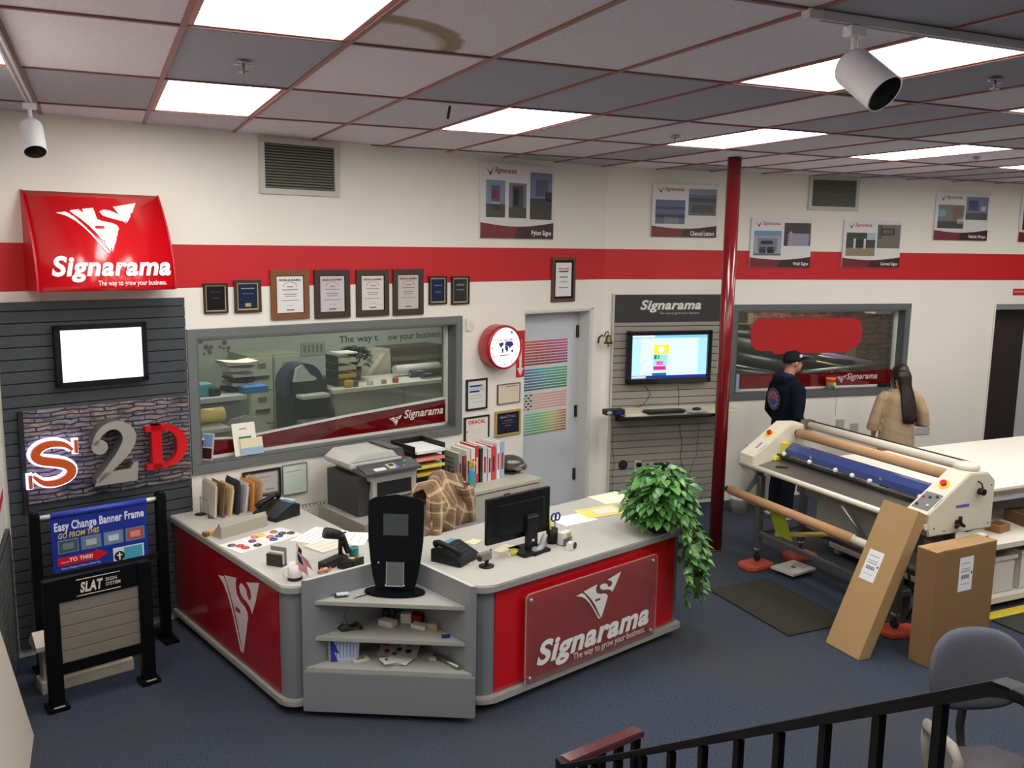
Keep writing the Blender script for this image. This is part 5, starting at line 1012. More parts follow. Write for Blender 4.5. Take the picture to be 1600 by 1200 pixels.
# the jacket: a draped cloth over the backrest
def cloth(n, mf, T, name, parent=None, mat='plaid', us=1.0, vs_=1.0):
    m = MB(mat); g = [[Vector(mf(i/n, j/n)) for i in range(n+1)] for j in range(n+1)]; V = [[m.v(p) for p in r_] for r_ in g]
    for j in range(n):
        for i in range(n):
            f = m.bm.faces.new((V[j][i], V[j][i+1], V[j+1][i+1], V[j+1][i])); m._f([f], (150,120,90), None, True)
            for l, (a, b) in zip(f.loops, ((i,j),(i+1,j),(i+1,j+1),(i,j+1))): l[m.uv].uv = (a/n*us, b/n*vs_)
    o = m.build(name, parent, T); s_ = o.modifiers.new('s', 'SOLIDIFY'); s_.thickness = .012; return evalmesh(o)
def jk(u, v):
    a = (v-.42)*2.2; x = -.25+.5*u; 
    if v < .42: k = (.42-v)/.42; y = -.09-.035*math.sin(u*9+k*2)-.05*k; z = .30-k*.36*(.75+.25*math.sin(u*3.1))
    else: k = (v-.42)/.58; y = -.09+.20*min(1, k*2.2)+.05*k+.035*math.sin(u*8+1+k*3); z = .30-(.62-.36*u)*max(0, k-.12)+.03*math.sin(math.pi*min(1, k*4))
    z += .035*math.sin(u*math.pi)-.012*math.sin(u*14); x += .02*math.sin(v*9)+(.08*max(0, k-.3) if v > .42 else 0)
    return (x, y, z)
tj = thing('plaid_jacket', 'brown and cream plaid jacket thrown over the office chair', 'jacket', at(FA, -3.14, -1.10, 0, 205) @ Matrix.Translation((0,.24,.78)) @ Matrix.Rotation(R(-8), 4, 'X'))
cloth(28, jk, None, 'jacket_body', tj, us=.5, vs_=.7)
def slv(s_):
    def f(u, v): a = u*2*math.pi; r = .055-.015*v+.006*math.sin(a*3+v*8); cx = s_*.2+s_*.09*v+.0; cz_ = .26-.40*v*v-.1*v; cy = .06+.08*v; return (cx+r*math.cos(a), cy+r*math.sin(a)*1.1, cz_+.01*math.sin(v*20))
    return f
for s_ in (-1, 1): cloth(18, slv(s_), None, 'sleeve', tj, us=.33, vs_=.5)
# stand and leaflets on the window sill
p = ply(398, 700, -.02, FA); t = thing('leaflet_holder', 'white leaflet and card holder leaning on the window sill', 'leaflet', at(FA, p.x-.03, -.06, 1.13)); X = Matrix.Rotation(R(-14), 4, 'X')
t.matrix_world = at(FA, p.x-.02, .03, 1.145); m = MB('paper', X); m.box(-.115, .07, -.004, .0, 0, .25, (224,222,208)); m.box(-.07, .03, -.005, -.004, .13, .145, (20,120,70)); m.box(-.06, .0, -.005, -.004, .2, .21, (150,150,140)); m.build('leaflet', t)
m = MB('paper', X); m.box(-.07, .11, -.02, -.016, -.0, .13, (216,208,172)); m.box(-.07, .11, -.0215, -.02, .0, .055, (150,170,196)); m.build('card', t)
t = thing('leaflet_holder', 'small blue and red brochure at the left end of the window sill', 'leaflet', at(FA, W1[0]+.075, .06, 1.145, -55)); m = MB('paper', Matrix.Rotation(R(-12), 4, 'X')); m.box(-.05, .05, -.004, 0, 0, .2, (206,200,196)); m.box(-.04, .04, -.005, -.004, .1, .19, (120,150,196)); m.box(-.04,.04,-.005,-.004,.01,.09,(60,30,40)); m.build('brochure', t)
# ============================================================ right-hand wall
def board(px, title, label, pics, tl=(120,34,42)):
    A_ = ply(px[0], px[3], 0, FB if px[4] else FA); B_ = ply(px[2], px[1], 0, FB if px[4] else FA); fr = FB if px[4] else FA; w_, h_ = B_.x-A_.x, B_.z-A_.z
    t = thing('photo_board', label, 'sign board', at(fr, A_.x, -.001, A_.z), 'white photo boards high on the walls')
    m = MB('satin'); m.box(0, w_, -.02, 0, 0, h_, (214,212,212), bev=.002); m.build('panel', t)
    m = MB('satin'); n = 10; top = [(w_*i/n, h_*(.21-.055*math.sin(math.pi*i/n)**1+.02*i/n)) for i in range(n+1)]
    m.prism([(0, .002)] + [(w_, .002)] + top[::-1], -.0215, -.02, 'y', (112,32,40)); m.build('red_swoosh', t)
    m = MB('satin'); m.prism([(w_*.45, .004), (w_-.001, .004)] + [(x, z-.006) for x, z in top if x > w_*.45][::-1], -.0222, -.0214, 'y', (52,26,30)); m.build('dark_fade', t)
    m = MB('satin'); tw = .028*len(title)**.9*w_*1.15; tw = min(tw, w_*.52); m.text(title, w_*.965-tw, w_*.965, h_*.035, -.0223, h=h_*.085, c=(232,228,224), bold=.02, dep=.0008); m.build('title', t)
    m = MB('satin'); m.prism([(w_*.07, h_*.93), (w_*.12, h_*.86), (w_*.17, h_*.95), (w_*.125, h_*.82)], -.0215, -.02, 'y', (50,44,50)); m.build('emblem', t)
    m = MB('satin'); m.text('Signarama', w_*.18, w_*.47, h_*.85, -.0205, h=h_*.09, c=(170,50,62), bold=.02, shear=.25, dep=.0008); m.build('brand_lettering', t)
    for (a, b, c, d, els) in pics:      # picture rectangles with simple picture content
        m = MB('satin'); m.box(a*w_, b*w_, -.0212, -.02, c*h_, d*h_, els[0])
        for (u0, u1, v0, v1, cc) in els[1:]: m.box((a+(b-a)*u0)*w_, (a+(b-a)*u1)*w_, -.0216, -.0212, (c+(d-c)*v0)*h_, (c+(d-c)*v1)*h_, cc)
        m.build('photograph', t)
    return t
sky = (120,136,164); gr_ = (70,68,60)
pylon = lambda c: (sky, (0,1,0,.36,gr_), (.26,.72,.42,.86,(90,84,96)), (.32,.66,.5,.74,c), (.28,.7,.2,.42,(170,170,174)))
board((748,262,864,372,0), 'Pylon Signs', 'photo board with three pictures of tall signs, titled Pylon Signs', [(.07,.32,.28,.77,pylon((180,90,80))), (.37,.61,.28,.75,((110,112,120),(0,1,0,.3,gr_),(.2,.8,.3,.92,(58,58,64)),(.26,.74,.36,.85,(80,82,90)))), (.66,.97,.27,.91,((104,120,150),(0,1,0,.45,(62,58,52)),(.25,.8,.5,.85,(80,88,104)),(.7,1,.4,.6,(40,44,40))))])
board((1016,290,1121,370,1), 'Channel Letters', 'photo board with two shop-front pictures, titled Channel Letters', [(.05,.5,.25,.70,((84,96,130),(0,1,.6,.72,(50,54,90)),(0,1,.25,.4,(40,44,70)),(.3,.8,0,.3,(120,120,130)))), (.55,.98,.42,.92,((92,98,108),(0,1,.78,1,(120,130,150)),(0,1,.5,.66,(60,64,72)),(.1,.9,.1,.4,(70,72,74))))])
board((1169,343,1268,418,1), 'Wall Signs', 'photo board with a gabled building and a door picture, titled Wall Signs', [(.05,.5,.25,.75,((150,158,170),(0,1,.8,1,(110,140,180)),(.15,.85,.15,.7,(120,120,132)),(.25,.7,.45,.6,(60,64,90)),(.2,.45,.1,.35,(40,38,40)),(.5,.75,.1,.35,(40,38,40)),(0,1,0,.08,(90,94,90)))), (.54,.98,.45,.92,((64,44,50),(.15,.95,0,.55,(140,144,160)),(.2,.3,.4,.62,(190,190,196)),(0,1,.55,.6,(30,28,32))))])
board((1313,346,1408,418,1), 'Carved Signs', 'photo board with garden post signs, titled Carved Signs', [(.05,.55,.25,.74,((56,64,56),(0,1,0,.35,(140,126,100)),(.25,.32,.3,.75,(200,200,196)),(.6,.67,.3,.75,(200,200,196)),(.34,.58,.35,.7,(40,44,44)),(.7,1,.7,1,(160,180,190)))), (.58,.98,.42,.92,((110,104,96),(.15,.75,.55,.85,(60,58,60)),(.22,.68,.62,.78,(150,146,140)),(0,.2,.4,1,(80,82,70))))])
board((1456,303,1546,375,1), 'Vehicle Wraps', 'photo board with pictures of wrapped trucks, titled Vehicle Wraps', [(.05,.53,.25,.74,((120,116,108),(0,1,0,.3,(60,62,58)),(0,.3,.5,.8,(100,160,170)),(.55,.95,.4,.95,(120,98,84)),(.75,1,.2,.5,(190,184,180)))), (.56,.97,.44,.92,((110,124,150),(0,1,0,.3,(80,80,78)),(.1,.55,.4,.85,(70,70,110)),(.7,.9,.4,.6,(190,190,190))))])
board((1588,305,1684,378,1), 'Banners', 'photo board cut off by the right edge of the picture', [(.05,.5,.25,.7,((70,80,120),(0,1,0,.4,(40,38,50)),(.2,1,.5,.9,(110,120,160)))), (.55,.95,.42,.92,(sky,(0,1,0,.4,gr_)))])
A_ = ply(1582, 461, 0, FB); t = thing('door_sign', 'tiny red strip sign above the dark doorway', 'sign', at(FB, A_.x, -.001, A_.z)); m = MB('satin'); m.box(0, .26, -.01, 0, 0, .075, (190,30,40)); m.build('panel', t)
m = MB('satin'); m.box(.012, .25, -.0115, -.01, .03, .05, (226,120,120)); m.build('lettering', t)
# slatwall with header and TV
sg = (148,143,134); t = thing('slatwall_display', 'grey slatwall display panel with a dark header, left of the red pole', 'slatwall', FB); x0, x1 = .115, 1.345
m = MB('satin'); m.box(x0, x1, -.012, -.0, .06, 1.99, (70,68,64)); z = .06
while z < 1.98:
    m.box(x0, x1, -.03, -.012, z+.004, min(z+.0715, 1.99), sg, bev=.002); z += .0755
m.build('slat_panel', t)
for a, b in ((x0-.018, x0), (x1, x1+.018)): m = MB('satin'); m.box(a, b, -.034, 0, .04, 2.285, (190,188,180)); m.build('side_trim', t)
m = MB('satin'); m.box(x0, x1, -.035, 0, 1.99, 2.275, (52,52,52), bev=.003); m.build('header', t)
m = MB('satin'); m.text('Signarama', .40, 1.10, 2.09, -.0355, h=.13, c=(220,218,212), bold=.03, shear=.25, dep=.002); m.text('The way to grow your business.', .62, 1.09, 2.065, -.0355, h=.03, c=(180,178,172), dep=.001); m.build('lettering', t)
P0, P1 = ply(980, 601, -.12, FB), ply(1114, 516, -.12, FB); a, b, c_, d_ = P0.x, P1.x, P0.z, P1.z
t = thing('television', 'flat television showing a bright pale blue web page', 'television', at(FB, a, -.06, c_, 0)); w_, h_ = b-a, d_-c_; f = .045
m = MB('gloss')
for q in ((0, w_, h_-f, h_), (0, w_, 0, f+.01), (0, f, 0, h_), (w_-f, w_, 0, h_)): m.box(q[0], q[1], -.06, -.0, q[2], q[3], (18,18,22), bev=.003)
m.box(.02, w_-.02, -.03, .0, .02, h_-.02, (18,18,22)); m.build('bezel', t)
m = MB('screen'); y = -.032; m.box(f, w_-f, y, -.03, f+.01, h_-f, (206,238,246)); sw_, sh_ = w_-2*f, h_-2*f-.01; X0, Z0 = f, f+.01
def sc_(u0, u1, v0, v1, c, k=1): m.box(X0+u0*sw_, X0+u1*sw_, y-.0006*k, y, Z0+v0*sh_, Z0+v1*sh_, c)
sc_(0, 1, .93, 1, (120,190,236)); sc_(0, .12, .07, .93, (176,222,244)); sc_(.88, 1, .07, .93, (160,212,244)); sc_(0, .3, .955, 1, (236,246,250), 2); sc_(0, 1, 0, .06, (40,50,130)); sc_(0, .2, .005, .05, (190,210,230), 2)
sc_(.29, .49, .56, .78, (236,216,60)); sc_(.29, .48, .43, .55, (150,206,220)); sc_(.30, .335, .44, .54, (40,130,60), 2); sc_(.35, .37, .44, .54, (60,150,60), 2); sc_(.29, .47, .16, .43, (150,206,236)); sc_(.28, .47, .06, .12, (30,110,100), 2)
for (u0, u1, v0) in ((.33,.42,.31),(.295,.455,.19)): sc_(u0, u1, v0, v0+.085, (206,40,130), 2)
m.build('display', t)
m = MB('screen'); m.cyl((X0+.39*sw_, y-.001, Z0+.67*sh_), (X0+.39*sw_, y-.002, Z0+.67*sh_), .035, c=(246,230,236), smooth=False); m.text('CAR', X0+.33*sw_, X0+.42*sw_, Z0+.32*sh_, y-.0015, h=.035, c=(250,120,190), bold=.03, dep=.0005); m.build('screen_logo', t)
m = MB('metal'); m.box(w_*.35, w_*.65, 0, .028, h_*.3, h_*.7, (60,60,62)); m.build('wall_bracket', t)
def cable(name, lab, pts, r=.0035, fr=FB, c=(34,33,32)):
    m = MB('matte'); m.tube([ply(px, py, y, fr) for px, py, y in pts], r, n=6, c=c); return tag(m.build(name, T=fr), lab, 'cable')
cable('tv_cable', 'black cable from the television bending left to the shelf box', [(1008,603,-.05),(1016,616,-.05),(1006,632,-.05),(992,638,-.06),(982,645,-.09)])
cable('tv_cable', 'black cable dropping straight from the television to the keyboard', [(1060,603,-.05),(1061,620,-.05),(1060,641,-.07)])
cable('shelf_cable', 'thin cable hanging from the shelf down the right half of the slatwall', [(1062,664,-.06),(1063,680,-.045),(1066,690,-.05),(1063,715,-.045),(1066,728,-.045),(1074,741,-.06),(1082,748,-.1)])
cable('shelf_cable', 'faint loop of cable beside the pole on the slatwall', [(1093,664,-.06),(1090,690,-.045),(1089,710,-.045),(1082,725,-.045),(1077,740,-.06)], .002)
cable('shelf_cable', 'thin cable down the left edge of the slatwall', [(958,672,-.05),(957,700,-.045),(960,725,-.045),(956,745,-.045),(958,770,-.045)], .002)
# shelf
sf = ply(968, 664, -.42, FB); zs = 1.10; xl = .10
t = thing('wall_shelf', 'pale cream shelf across the slatwall below the television', 'shelf', at(FB, 0, 0, 0)); m = MB('satin'); m.box(.11, 1.40, -.40, -.036, zs-.03, zs, (214,204,180), bev=.008); m.build('board', t)
for x in (.16, 1.3): m = MB('metal'); m.prism([(-.036, zs-.03), (-.34, zs-.03), (-.34, zs-.045), (-.036, zs-.13)], x, x+.008, 'x', (34,34,34)); m.build('bracket', t)
def sb(px, py, rz=0): p = lv(px, py, zs, FB); p.y = min(max(p.y, -.36), -.10); return at(FB, p.x, p.y, zs+.0005, rz)
t = thing('media_box', 'black and silver media box at the left end of the slatwall shelf', 'media box', sb(978, 656, 0)); m = MB('plastic'); m.box(-.11, .10, -.05, .05, 0, .055, (34,34,38), bev=.008); m.build('case', t)
m = MB('plastic'); m.ball((-.07,-.05,.026),(.03,.006,.02),6,(170,170,176)); m.box(.0,.06,-.052,-.05,.012,.035,(50,44,140)); m.build('front_lens', t)
m = MB('plastic'); m.prism(rr(-.22,.24,-.07,.07,.05), 0, .022, 'z', (38,38,38), bev=.006); m.box(-.17,.18,-.045,.045,.022,.025,(60,60,60)); tag(m.build('keyboard', T=sb(1056, 652)), 'black keyboard on the shelf under the television', 'keyboard')
m = MB('satin'); m.box(-.11,.11,-.09,.09,0,.006,(170,174,186)); tag(m.build('mouse_pad', T=sb(1108, 650)), 'light grey mouse pad at the right end of the shelf', 'mouse pad')
m = MB('plastic'); m.ball((0,0,.014),(.05,.03,.016),8,(24,24,28)); tag(m.build('computer_mouse', T=sb(1103, 647) @ Matrix.Translation((0,0,.006))), 'black mouse on the grey mouse pad', 'mouse')
p = ply(973, 726, -.03, FB); m = MB('matte'); m.cyl((0,0,0),(0,-.012,0),.05,c=(22,22,22),n=24); m.lathe([(.03,0),(.001,.004)], (0,-.012,0), c=(50,48,46), n=16); tag(m.build('cable_port', T=at(FB, p.x, -.031, p.z)), 'round black cable port in the slatwall', 'cable port')
p = ply(996, 728, -.03, FB); t = thing('wall_outlet', 'white outlet with a black plug beside the round port', 'outlet', at(FB, p.x, -.031, p.z)); m = MB('plastic'); m.box(-.04,.04,-.008,0,-.06,.06,(196,190,176),bev=.002); m.build('cover_plate', t); m = MB('plastic'); m.box(-.02,.03,-.04,-.008,.0,.04,(20,20,20),bev=.004); m.tube([(.02,-.03,.0),(.03,-.03,-.05),(.025,-.02,-.1)],.006,c=(20,20,20)); m.build('plug', t)
p = lv(1080, 752, .42, FB); t = thing('small_shelf', 'small cream shelf low on the slatwall behind the plant', 'shelf', at(FB, p.x, -.036, .42)); m = MB('satin'); m.box(-.22,.11,-.24,0,-.025,0,(206,198,176),bev=.005); m.build('board', t)
m = MB('plastic'); m.box(-.10,.06,-.06,.06,0,.075,(20,20,22),bev=.006); tag(m.build('network_box', T=at(FB, p.x-.06, -.12, .4205)), 'black box on the small low shelf', 'box')
m = MB('plastic'); m.prism([(-.06,0),(.06,0),(.04,.05),(-.05,.07)], -.04, .04, 'y', (214,206,188), bev=.006); tag(m.build('adapter', T=at(FB, p.x+.05, -.16, .4205)), 'cream adapter block at the end of the small low shelf', 'adapter')
# bell
p = ply(944, 526, 0, FB); t = thing('wall_bell', 'small brass bell on a bracket beside the door', 'bell', at(FB, p.x, 0, p.z)); m = MB('metal'); m.tube([(0,-.0,.0),(0,-.04,.05),(0,-.09,.06),(0,-.11,.04)],.006,c=(120,100,70)); m.build('bracket', t)
m = MB('metal', Matrix.Translation((0,-.11,-.03))); m.lathe([(.001,.06),(.02,.055),(.028,.03),(.032,.0),(.05,-.03),(.045,-.03),(.025,.0)], c=(120,100,66), n=20); m.build('bell_cup', t); m = MB('metal'); m.cyl((0,-.11,-.03),(0,-.11,-.08),.004,c=(90,74,50)); m.ball((0,-.11,-.085),.01,6,(90,74,50)); m.build('clapper', t)
m = MB('metal'); m.tube([(-.03,-.03,.02),(-.075,-.05,0),(-.085,-.05,-.06)],.008,c=(70,64,54)); m.build('pull_arm', t)
# outlets and stuff under window 2
for px, py, lb in ((1334,668,'grey double outlet plate on the wall between the two people'),(1312,662,'small white outlet plate on the wall right of the man')):
    p = ply(px, py, 0, FB); m = MB('plastic'); m.box(-.055,.055,-.008,0,-.05,.05,(176,174,168),bev=.002); tag(m.build('wall_outlet', T=at(FB, p.x, -.001, p.z)), lb, 'outlet')
p = ply(1306, 634, 0, FB); m = MB('paper'); m.box(-.004,.004,-.002,0,-.12,.11,(186,180,170)); tag(m.build('wall_scuff', T=at(FB, p.x, -.0008, p.z)), 'faint vertical grey drip on the white wall', 'stain')
for (px, py, w_, d_, h_, c, lb) in ((1150,760,.30,.30,.62,(176,178,176),'tall translucent white bin under the right window, beside the pole'),(1154,800,.16,.16,.2,(196,194,184),'short off-white bucket on the floor left of the machine')):
    p = lv(px, py, 0, FB)
    if h_ > .5: t = thing('plastic_bin', lb, 'bin', at(FB, 1.86, -.25, 0)); m = MB('plastic'); m.box(-w_/2, w_/2, -d_/2, d_/2, 0, h_, c, bev=.02); m.build('body', t); m = MB('plastic'); m.box(-w_/2-.01, w_/2+.01, -d_/2-.01, d_/2+.01, h_, h_+.03, (190,190,186), bev=.008); m.build('lid', t)
    else: t = thing('bucket', lb, 'bucket', at(FB, p.x, p.y, 0)); m = MB('plastic'); m.lathe([(.08,0),(.095,.15),(.10,.155),(.095,.16),(.09,.15),(.001,.14)], c=c, n=24); m.build('body', t)
# cup on the sill, marker
zw = W2[2]+.014
p = lv(1284, 604, zw, FB); t = thing('snack_tub', 'orange and yellow tub standing on the right window sill', 'tub', at(FB, p.x, .035, zw)); m = MB('gloss'); m.lathe([(.045,0),(.055,.10),(.058,.105),(.055,.12)], c=(206,186,120), n=20); m.lathe([(.0552,.085),(.059,.11),(.056,.13),(.001,.13)], c=(226,84,30), n=20); m.build('tub_body', t)
m = MB('gloss'); m.ball((.02,-.045,.05),(.02,.012,.025),6,(230,220,190)); m.ball((.0,-.05,.03),(.02,.008,.02),6,(70,110,60)); m.build('print', t)
m = MB('plastic'); m.box(-.08,.08,-.02,.02,0,.035,(24,24,24),bev=.005); tag(m.build('black_box', T=at(FB, lv(1368, 601, zw, FB).x, .035, zw)), 'flat black box on the sill by the woman', 'box')
m = MB('plastic'); m.box(-.02,.02,-.02,.02,0,.2,(150,160,190),bev=.005); tag(m.build('spray_can', T=at(FB, W2[0]+.06, .035, zw)), 'slim bluish bottle at the left end of the right sill', 'bottle')
m = MB('plastic'); m.box(-.10,.10,-.01,0,0,.09,(176,178,180),bev=.003); tag(m.build('wall_box', T=at(FB, ply(1440, 682, 0, FB).x, -.001, .62)), 'faint grey box low on the wall behind the table', 'box')
# ============================================================ laminating machine and the right side
cr = (214,206,186); al = (134,134,130)
t = thing('laminating_machine', 'cream roll laminating machine on wheeled legs, left of the two cardboard boxes', 'laminator', FG)
Y0, Y1 = 4.32, 6.36
side = [(5.13,.87),(5.13,.965),(5.52,1.225),(5.70,1.215),(5.78,1.15),(5.78,.80),(5.16,.80)]
for a, b, n in ((Y0, Y0+.19, 0), (Y1-.19, Y1, 1)):
    h = thing('end_housing', None, None, FG); del_ = h
    m = MB('satin')
    # prism along y: points (x, z)
    m.prism(side, a, b, 'y', cr, bev=.008); o = m.build('end_housing', t, weld=False); bpy.data.objects.remove(h)
    dx, dz = .39, .26; L_ = math.hypot(dx, dz); X = Matrix.Translation((5.13, (a+b)/2, .965)) @ Matrix.Rotation(-math.atan2(dz, dx), 4, 'Y')
    if n == 0:
        m = MB('satin', X); m.box(.03, .20, -.07, .07, .0, .004, (110,112,112)); m.build('control_plate', o)
        for x, y, c in ((.17,-.045,(40,40,44)),(.06,.045,(40,40,44)),(.14,.05,(170,50,60)),(.15,.0,(40,70,60)),(.07,-.04,(200,200,200))): m = MB('plastic', X); m.cyl((x,y,.004),(x,y,.016),.009,c=c); m.build('control_knob', o)
    m = MB('plastic', X); m.cyl((.30,0,0),(.30,0,.004),.04,c=(232,200,60)); m.cyl((.30,0,.004),(.30,0,.03),.018,.024,c=(200,30,34)); tag(m.build('stop_button', o), label='red stop button on a yellow disc')
    m = MB('matte', X); m.box(.08,.17,-.085,-.08,.0,.001,(90,90,170))
    if n == 1: m.T = X; m.box(.10,.18,-.03,-.01,.0,.0015,(120,110,190)); 
    m.build('blue_label', o)
X = FW
m = MB('plastic'); m.box(5.4,5.53,Y0-.002,Y0,.985,1.005,(96,96,176)); m.build('blue_label', t)
m = MB('plastic'); m.cyl((5.42,Y0,.88),(5.42,Y0-.02,.88),.02,c=(24,24,26))
for a in (90, 210, 330): m.tube([(5.42,Y0-.025,.88),(5.42+.05*math.cos(R(a)),Y0-.03,.88+.05*math.sin(R(a)))],[.016,.012],n=8,c=(24,24,26))
tag(m.build('tri_knob', t), label='black three-armed knob')
m = MB('plastic'); m.tube([(5.60,Y0,1.16),(5.60,Y0-.03,1.15),(5.61,Y0-.035,1.11)],.006,c=(30,30,30)); m.cyl((5.61,Y0-.05,1.09),(5.61,Y0-.01,1.09),.024,c=(26,26,28)); m.build('crank_knob', t)
m = MB('satin'); m.lathe([(.075,0),(.09,.02),(.09,.035),(.07,.05),(.001,.055)], (5.62, Y0+.12, 1.215), c=(210,204,190), n=24); m.build('round_cap', t)
for x, z in ((5.2,.86),(5.3,.83),(5.74,1.12),(5.74,.84)): m = MB('metal'); m.cyl((x,Y0,z),(x,Y0-.003,z),.006,c=(120,120,120)); m.build('bolt', t)
A0, A1 = Y0+.19, Y1-.19
m = MB('metal'); m.prism([(5.15,.86),(5.15,.875),(5.42,.93),(5.42,.90)], A0, A1, 'y', (132,131,124)); m.build('feed_table', t)
for y in (A0+.22, A1-.2): m = MB('plastic', Matrix.Translation((5.28,y,.903)) @ Matrix.Rotation(R(-10),4,'Y') @ Matrix.Rotation(R(25),4,'Z')); m.box(-.012,.012,-.055,.055,0,.006,(30,30,30)); m.build('table_slot', t)
m = MB('satin'); m.cyl((5.13,Y0+.0,.875),(5.13,Y1-.02,.875),.022,c=(222,216,200)); m.build('front_bar', t)
m = MB('metal'); m.cyl((5.40,A0,.955),(5.40,A1,.955),.018,c=(70,70,68)); m.build('guide_rod', t)
m = MB('gloss'); m.prism([(5.43,.97),(5.44,1.02),(5.50,1.06),(5.56,1.06),(5.56,.97)], A0, A1, 'y', (50,66,120), bev=.004); tag(m.build('roller_guard', t), label='translucent blue roller guard')
m = MB('satin'); m.box(5.43,5.56,A0-.0,A0+.04,.975,1.07,(206,196,60)); m.build('yellow_bracket', t); m = MB('satin'); m.box(5.43,5.50,A1-.05,A1,.975,1.07,(206,196,60)); m.build('yellow_bracket', t)
m = MB('satin'); m.prism([(5.40,.96),(5.36,.955),(5.34,.92),(5.40,.93)], A1-.04, A1, 'y', (206,196,60)); m.build('yellow_bracket', t)
for f in (.05,.24,.42,.53,.64,.93): m = MB('plastic'); y = A1-(A1-A0)*f; m.ball((5.395,y,.985),.02,8,(214,214,212)); m.build('guard_knob', t)
for f in (.22,.68,.96): m = MB('satin', Matrix.Translation((5.437,A1-(A1-A0)*f,1.015)) @ Matrix.Rotation(R(-20),4,'Y')); m.prism([(-.018,-.014),(.018,-.014),(0,.018)],-.0032,-.0015,'x',(206,200,70)); m.build('warning_label', t)
def roll(name, label, p0, p1, r, c, ends=None):
    m = MB('card'); m.cyl(p0, p1, r, n=28, c=c); tag(m.build(name, t), label=label)
    if ends:
        for p, s_ in ((p0, -1), (p1, 1)): m = MB('metal'); m.cyl(p, (p[0], p[1]+s_*.05, p[2]), r*.7, c=ends, n=16); m.build('mandrel', t)
roll('cardboard_roll', 'brown cardboard core on the upper shaft', (5.60,A0+.06,1.145), (5.60,A1-.03,1.145), .042, (188,150,112), (90,88,82))
m = MB('satin'); m.cyl((5.73,A0-.05,1.205),(5.73,A1+.02,1.205),.035,n=24,c=(204,200,184)); m.build('top_roller', t)
m = MB('metal'); m.cyl((5.77,A0-.02,1.235),(5.77,A1+.06,1.235),.008,c=(60,60,58)); m.build('thin_rod', t)
m = MB('metal'); m.box(5.68,5.78,A1-.02,A1+.05,1.17,1.25,(130,128,120),bev=.006); m.build('roller_bracket', t)
roll('cardboard_roll', 'brown cardboard core hung below the front bar', (5.0,4.84,.645), (5.0,6.30,.645), .038, (176,136,98), (60,58,54))
m = MB('satin'); m.cyl((5.0,4.635,.645),(5.0,4.84,.645),.036,n=20,c=(214,206,190)); m.build('roll_end_sleeve', t)
m = MB('matte'); m.box(4.99,5.01,4.66,4.82,.678,.684,(30,30,30)); m.build('roll_tape', t)
for y in (A1-.02, A0+.02): m = MB('satin'); m.prism([(4.99,.62),(5.04,.62),(5.26,.84),(5.16,.84)], y-.012, y+.012, 'y', (96,98,96)); m.build('roll_arm', t)
for y in (6.10, 4.56):
    for x in (5.17, 5.66):
        m = MB('metal'); m.box(x-.025, x+.025, y-.03, y+.03, .14, .81, al, bev=.004); lg = m.build('leg', t)
        m = MB('metal'); m.cyl((x,y,.13),(x,y,.155),.035,c=(150,150,146)); m.cyl((x,y,.06),(x,y,.14),.012,c=(60,60,60)); m.build('caster_stem', lg)
        m = MB('plastic'); m.cyl((x-.014,y,.068),(x+.014,y,.068),.032,c=(34,34,36)); m.build('caster', lg)
m = MB('metal'); m.box(5.15,5.19,4.59,6.07,.27,.31,al,bev=.003); m.build('crossbar', t)
m = MB('metal'); m.box(5.64,5.68,4.59,6.07,.27,.31,(100,100,98),bev=.003); m.build('crossbar', t)
for y in (6.10, 4.56): m = MB('metal'); m.box(5.19,5.64,y-.018,y+.018,.27,.31,al,bev=.003); m.build('crossbar', t)
m = MB('satin'); m.prism([(5.64,.60),(5.66,.60),(5.66,.80),(5.64,.80)], A0, A1, 'y', (150,150,146)); m.build('back_panel', t)
m = MB('satin'); m.box(5.30,5.62,4.75,5.55,.50,.78,(126,124,118)); m.build('under_box', t)
m = MB('metal'); m.tube([(5.17,5.15,.80),(5.30,4.95,.50)], .014, c=(170,170,168)); m.build('diagonal_strut', t)
m = MB('plastic'); m.box(5.28,5.36,4.6,4.74,.03,.26,(60,60,62),bev=.006); m.tube([(5.3,4.6,.5),(5.24,4.52,.40),(5.28,4.48,.25),(5.22,4.50,.12)],.010,c=(26,26,28)); m.build('pedal_cable', t)
# orange blocks under the wheels
for k, (x, y, rz, lb) in enumerate(((5.13,6.05,8,'orange block under the front left wheel of the laminator'),(5.20,4.54,-14,'orange block under the front right wheel of the laminator'),(5.66,6.10,0,'orange block under the back left wheel of the laminator'),(5.66,4.56,0,'orange block under the back right wheel of the laminator'))):
    m = MB('satin'); m.prism([(-.17,-.05),(-.12,-.11),(.12,-.11),(.15,-.05),(.15,.06),(.10,.12),(-.10,.12),(-.16,.06)], 0, .035, 'z', (176,74,52), bev=.01); tag(m.build('foot_pad', T=at(FG, x, y, 0, rz)), lb, 'foot pad', 'orange pads under the laminator wheels')
m = MB('paper'); m.box(-.15,.15,-.12,.12,0,.02,(196,192,184)); m.box(-.02,.02,-.02,.02,.02,.0205,(70,70,70)); 
for k in range(4): m.box(.03,.12,-.06+k*.03,-.05+k*.03,.02,.0205,(130,130,126))
tag(m.build('printed_sheet', T=at(FG, 5.32, 5.80, .0365, 10)), 'pale printed card lying on the orange block under the machine', 'sheet')
m = MB('paper', Matrix.Rotation(R(-24),4,'Y')); m.prism([(-.10,0),(.10,0),(.08,.28),(-.03,.33),(-.12,.30)], -.0, .002, 'x', (186,206,60)); tag(m.build('green_sheet', T=at(FG, 5.225, 5.83, .318)), 'lime green paper sheet leaning on the lower machine bar', 'paper')
m = MB('satin'); m.box(-.03,.03,-.25,.2,0,.025,(206,180,80),bev=.004); tag(m.build('yellow_strip', T=at(FG, 5.40, 5.85, .3105, 70)), 'yellow strip lying across the lower bars under the green sheet', 'strip')
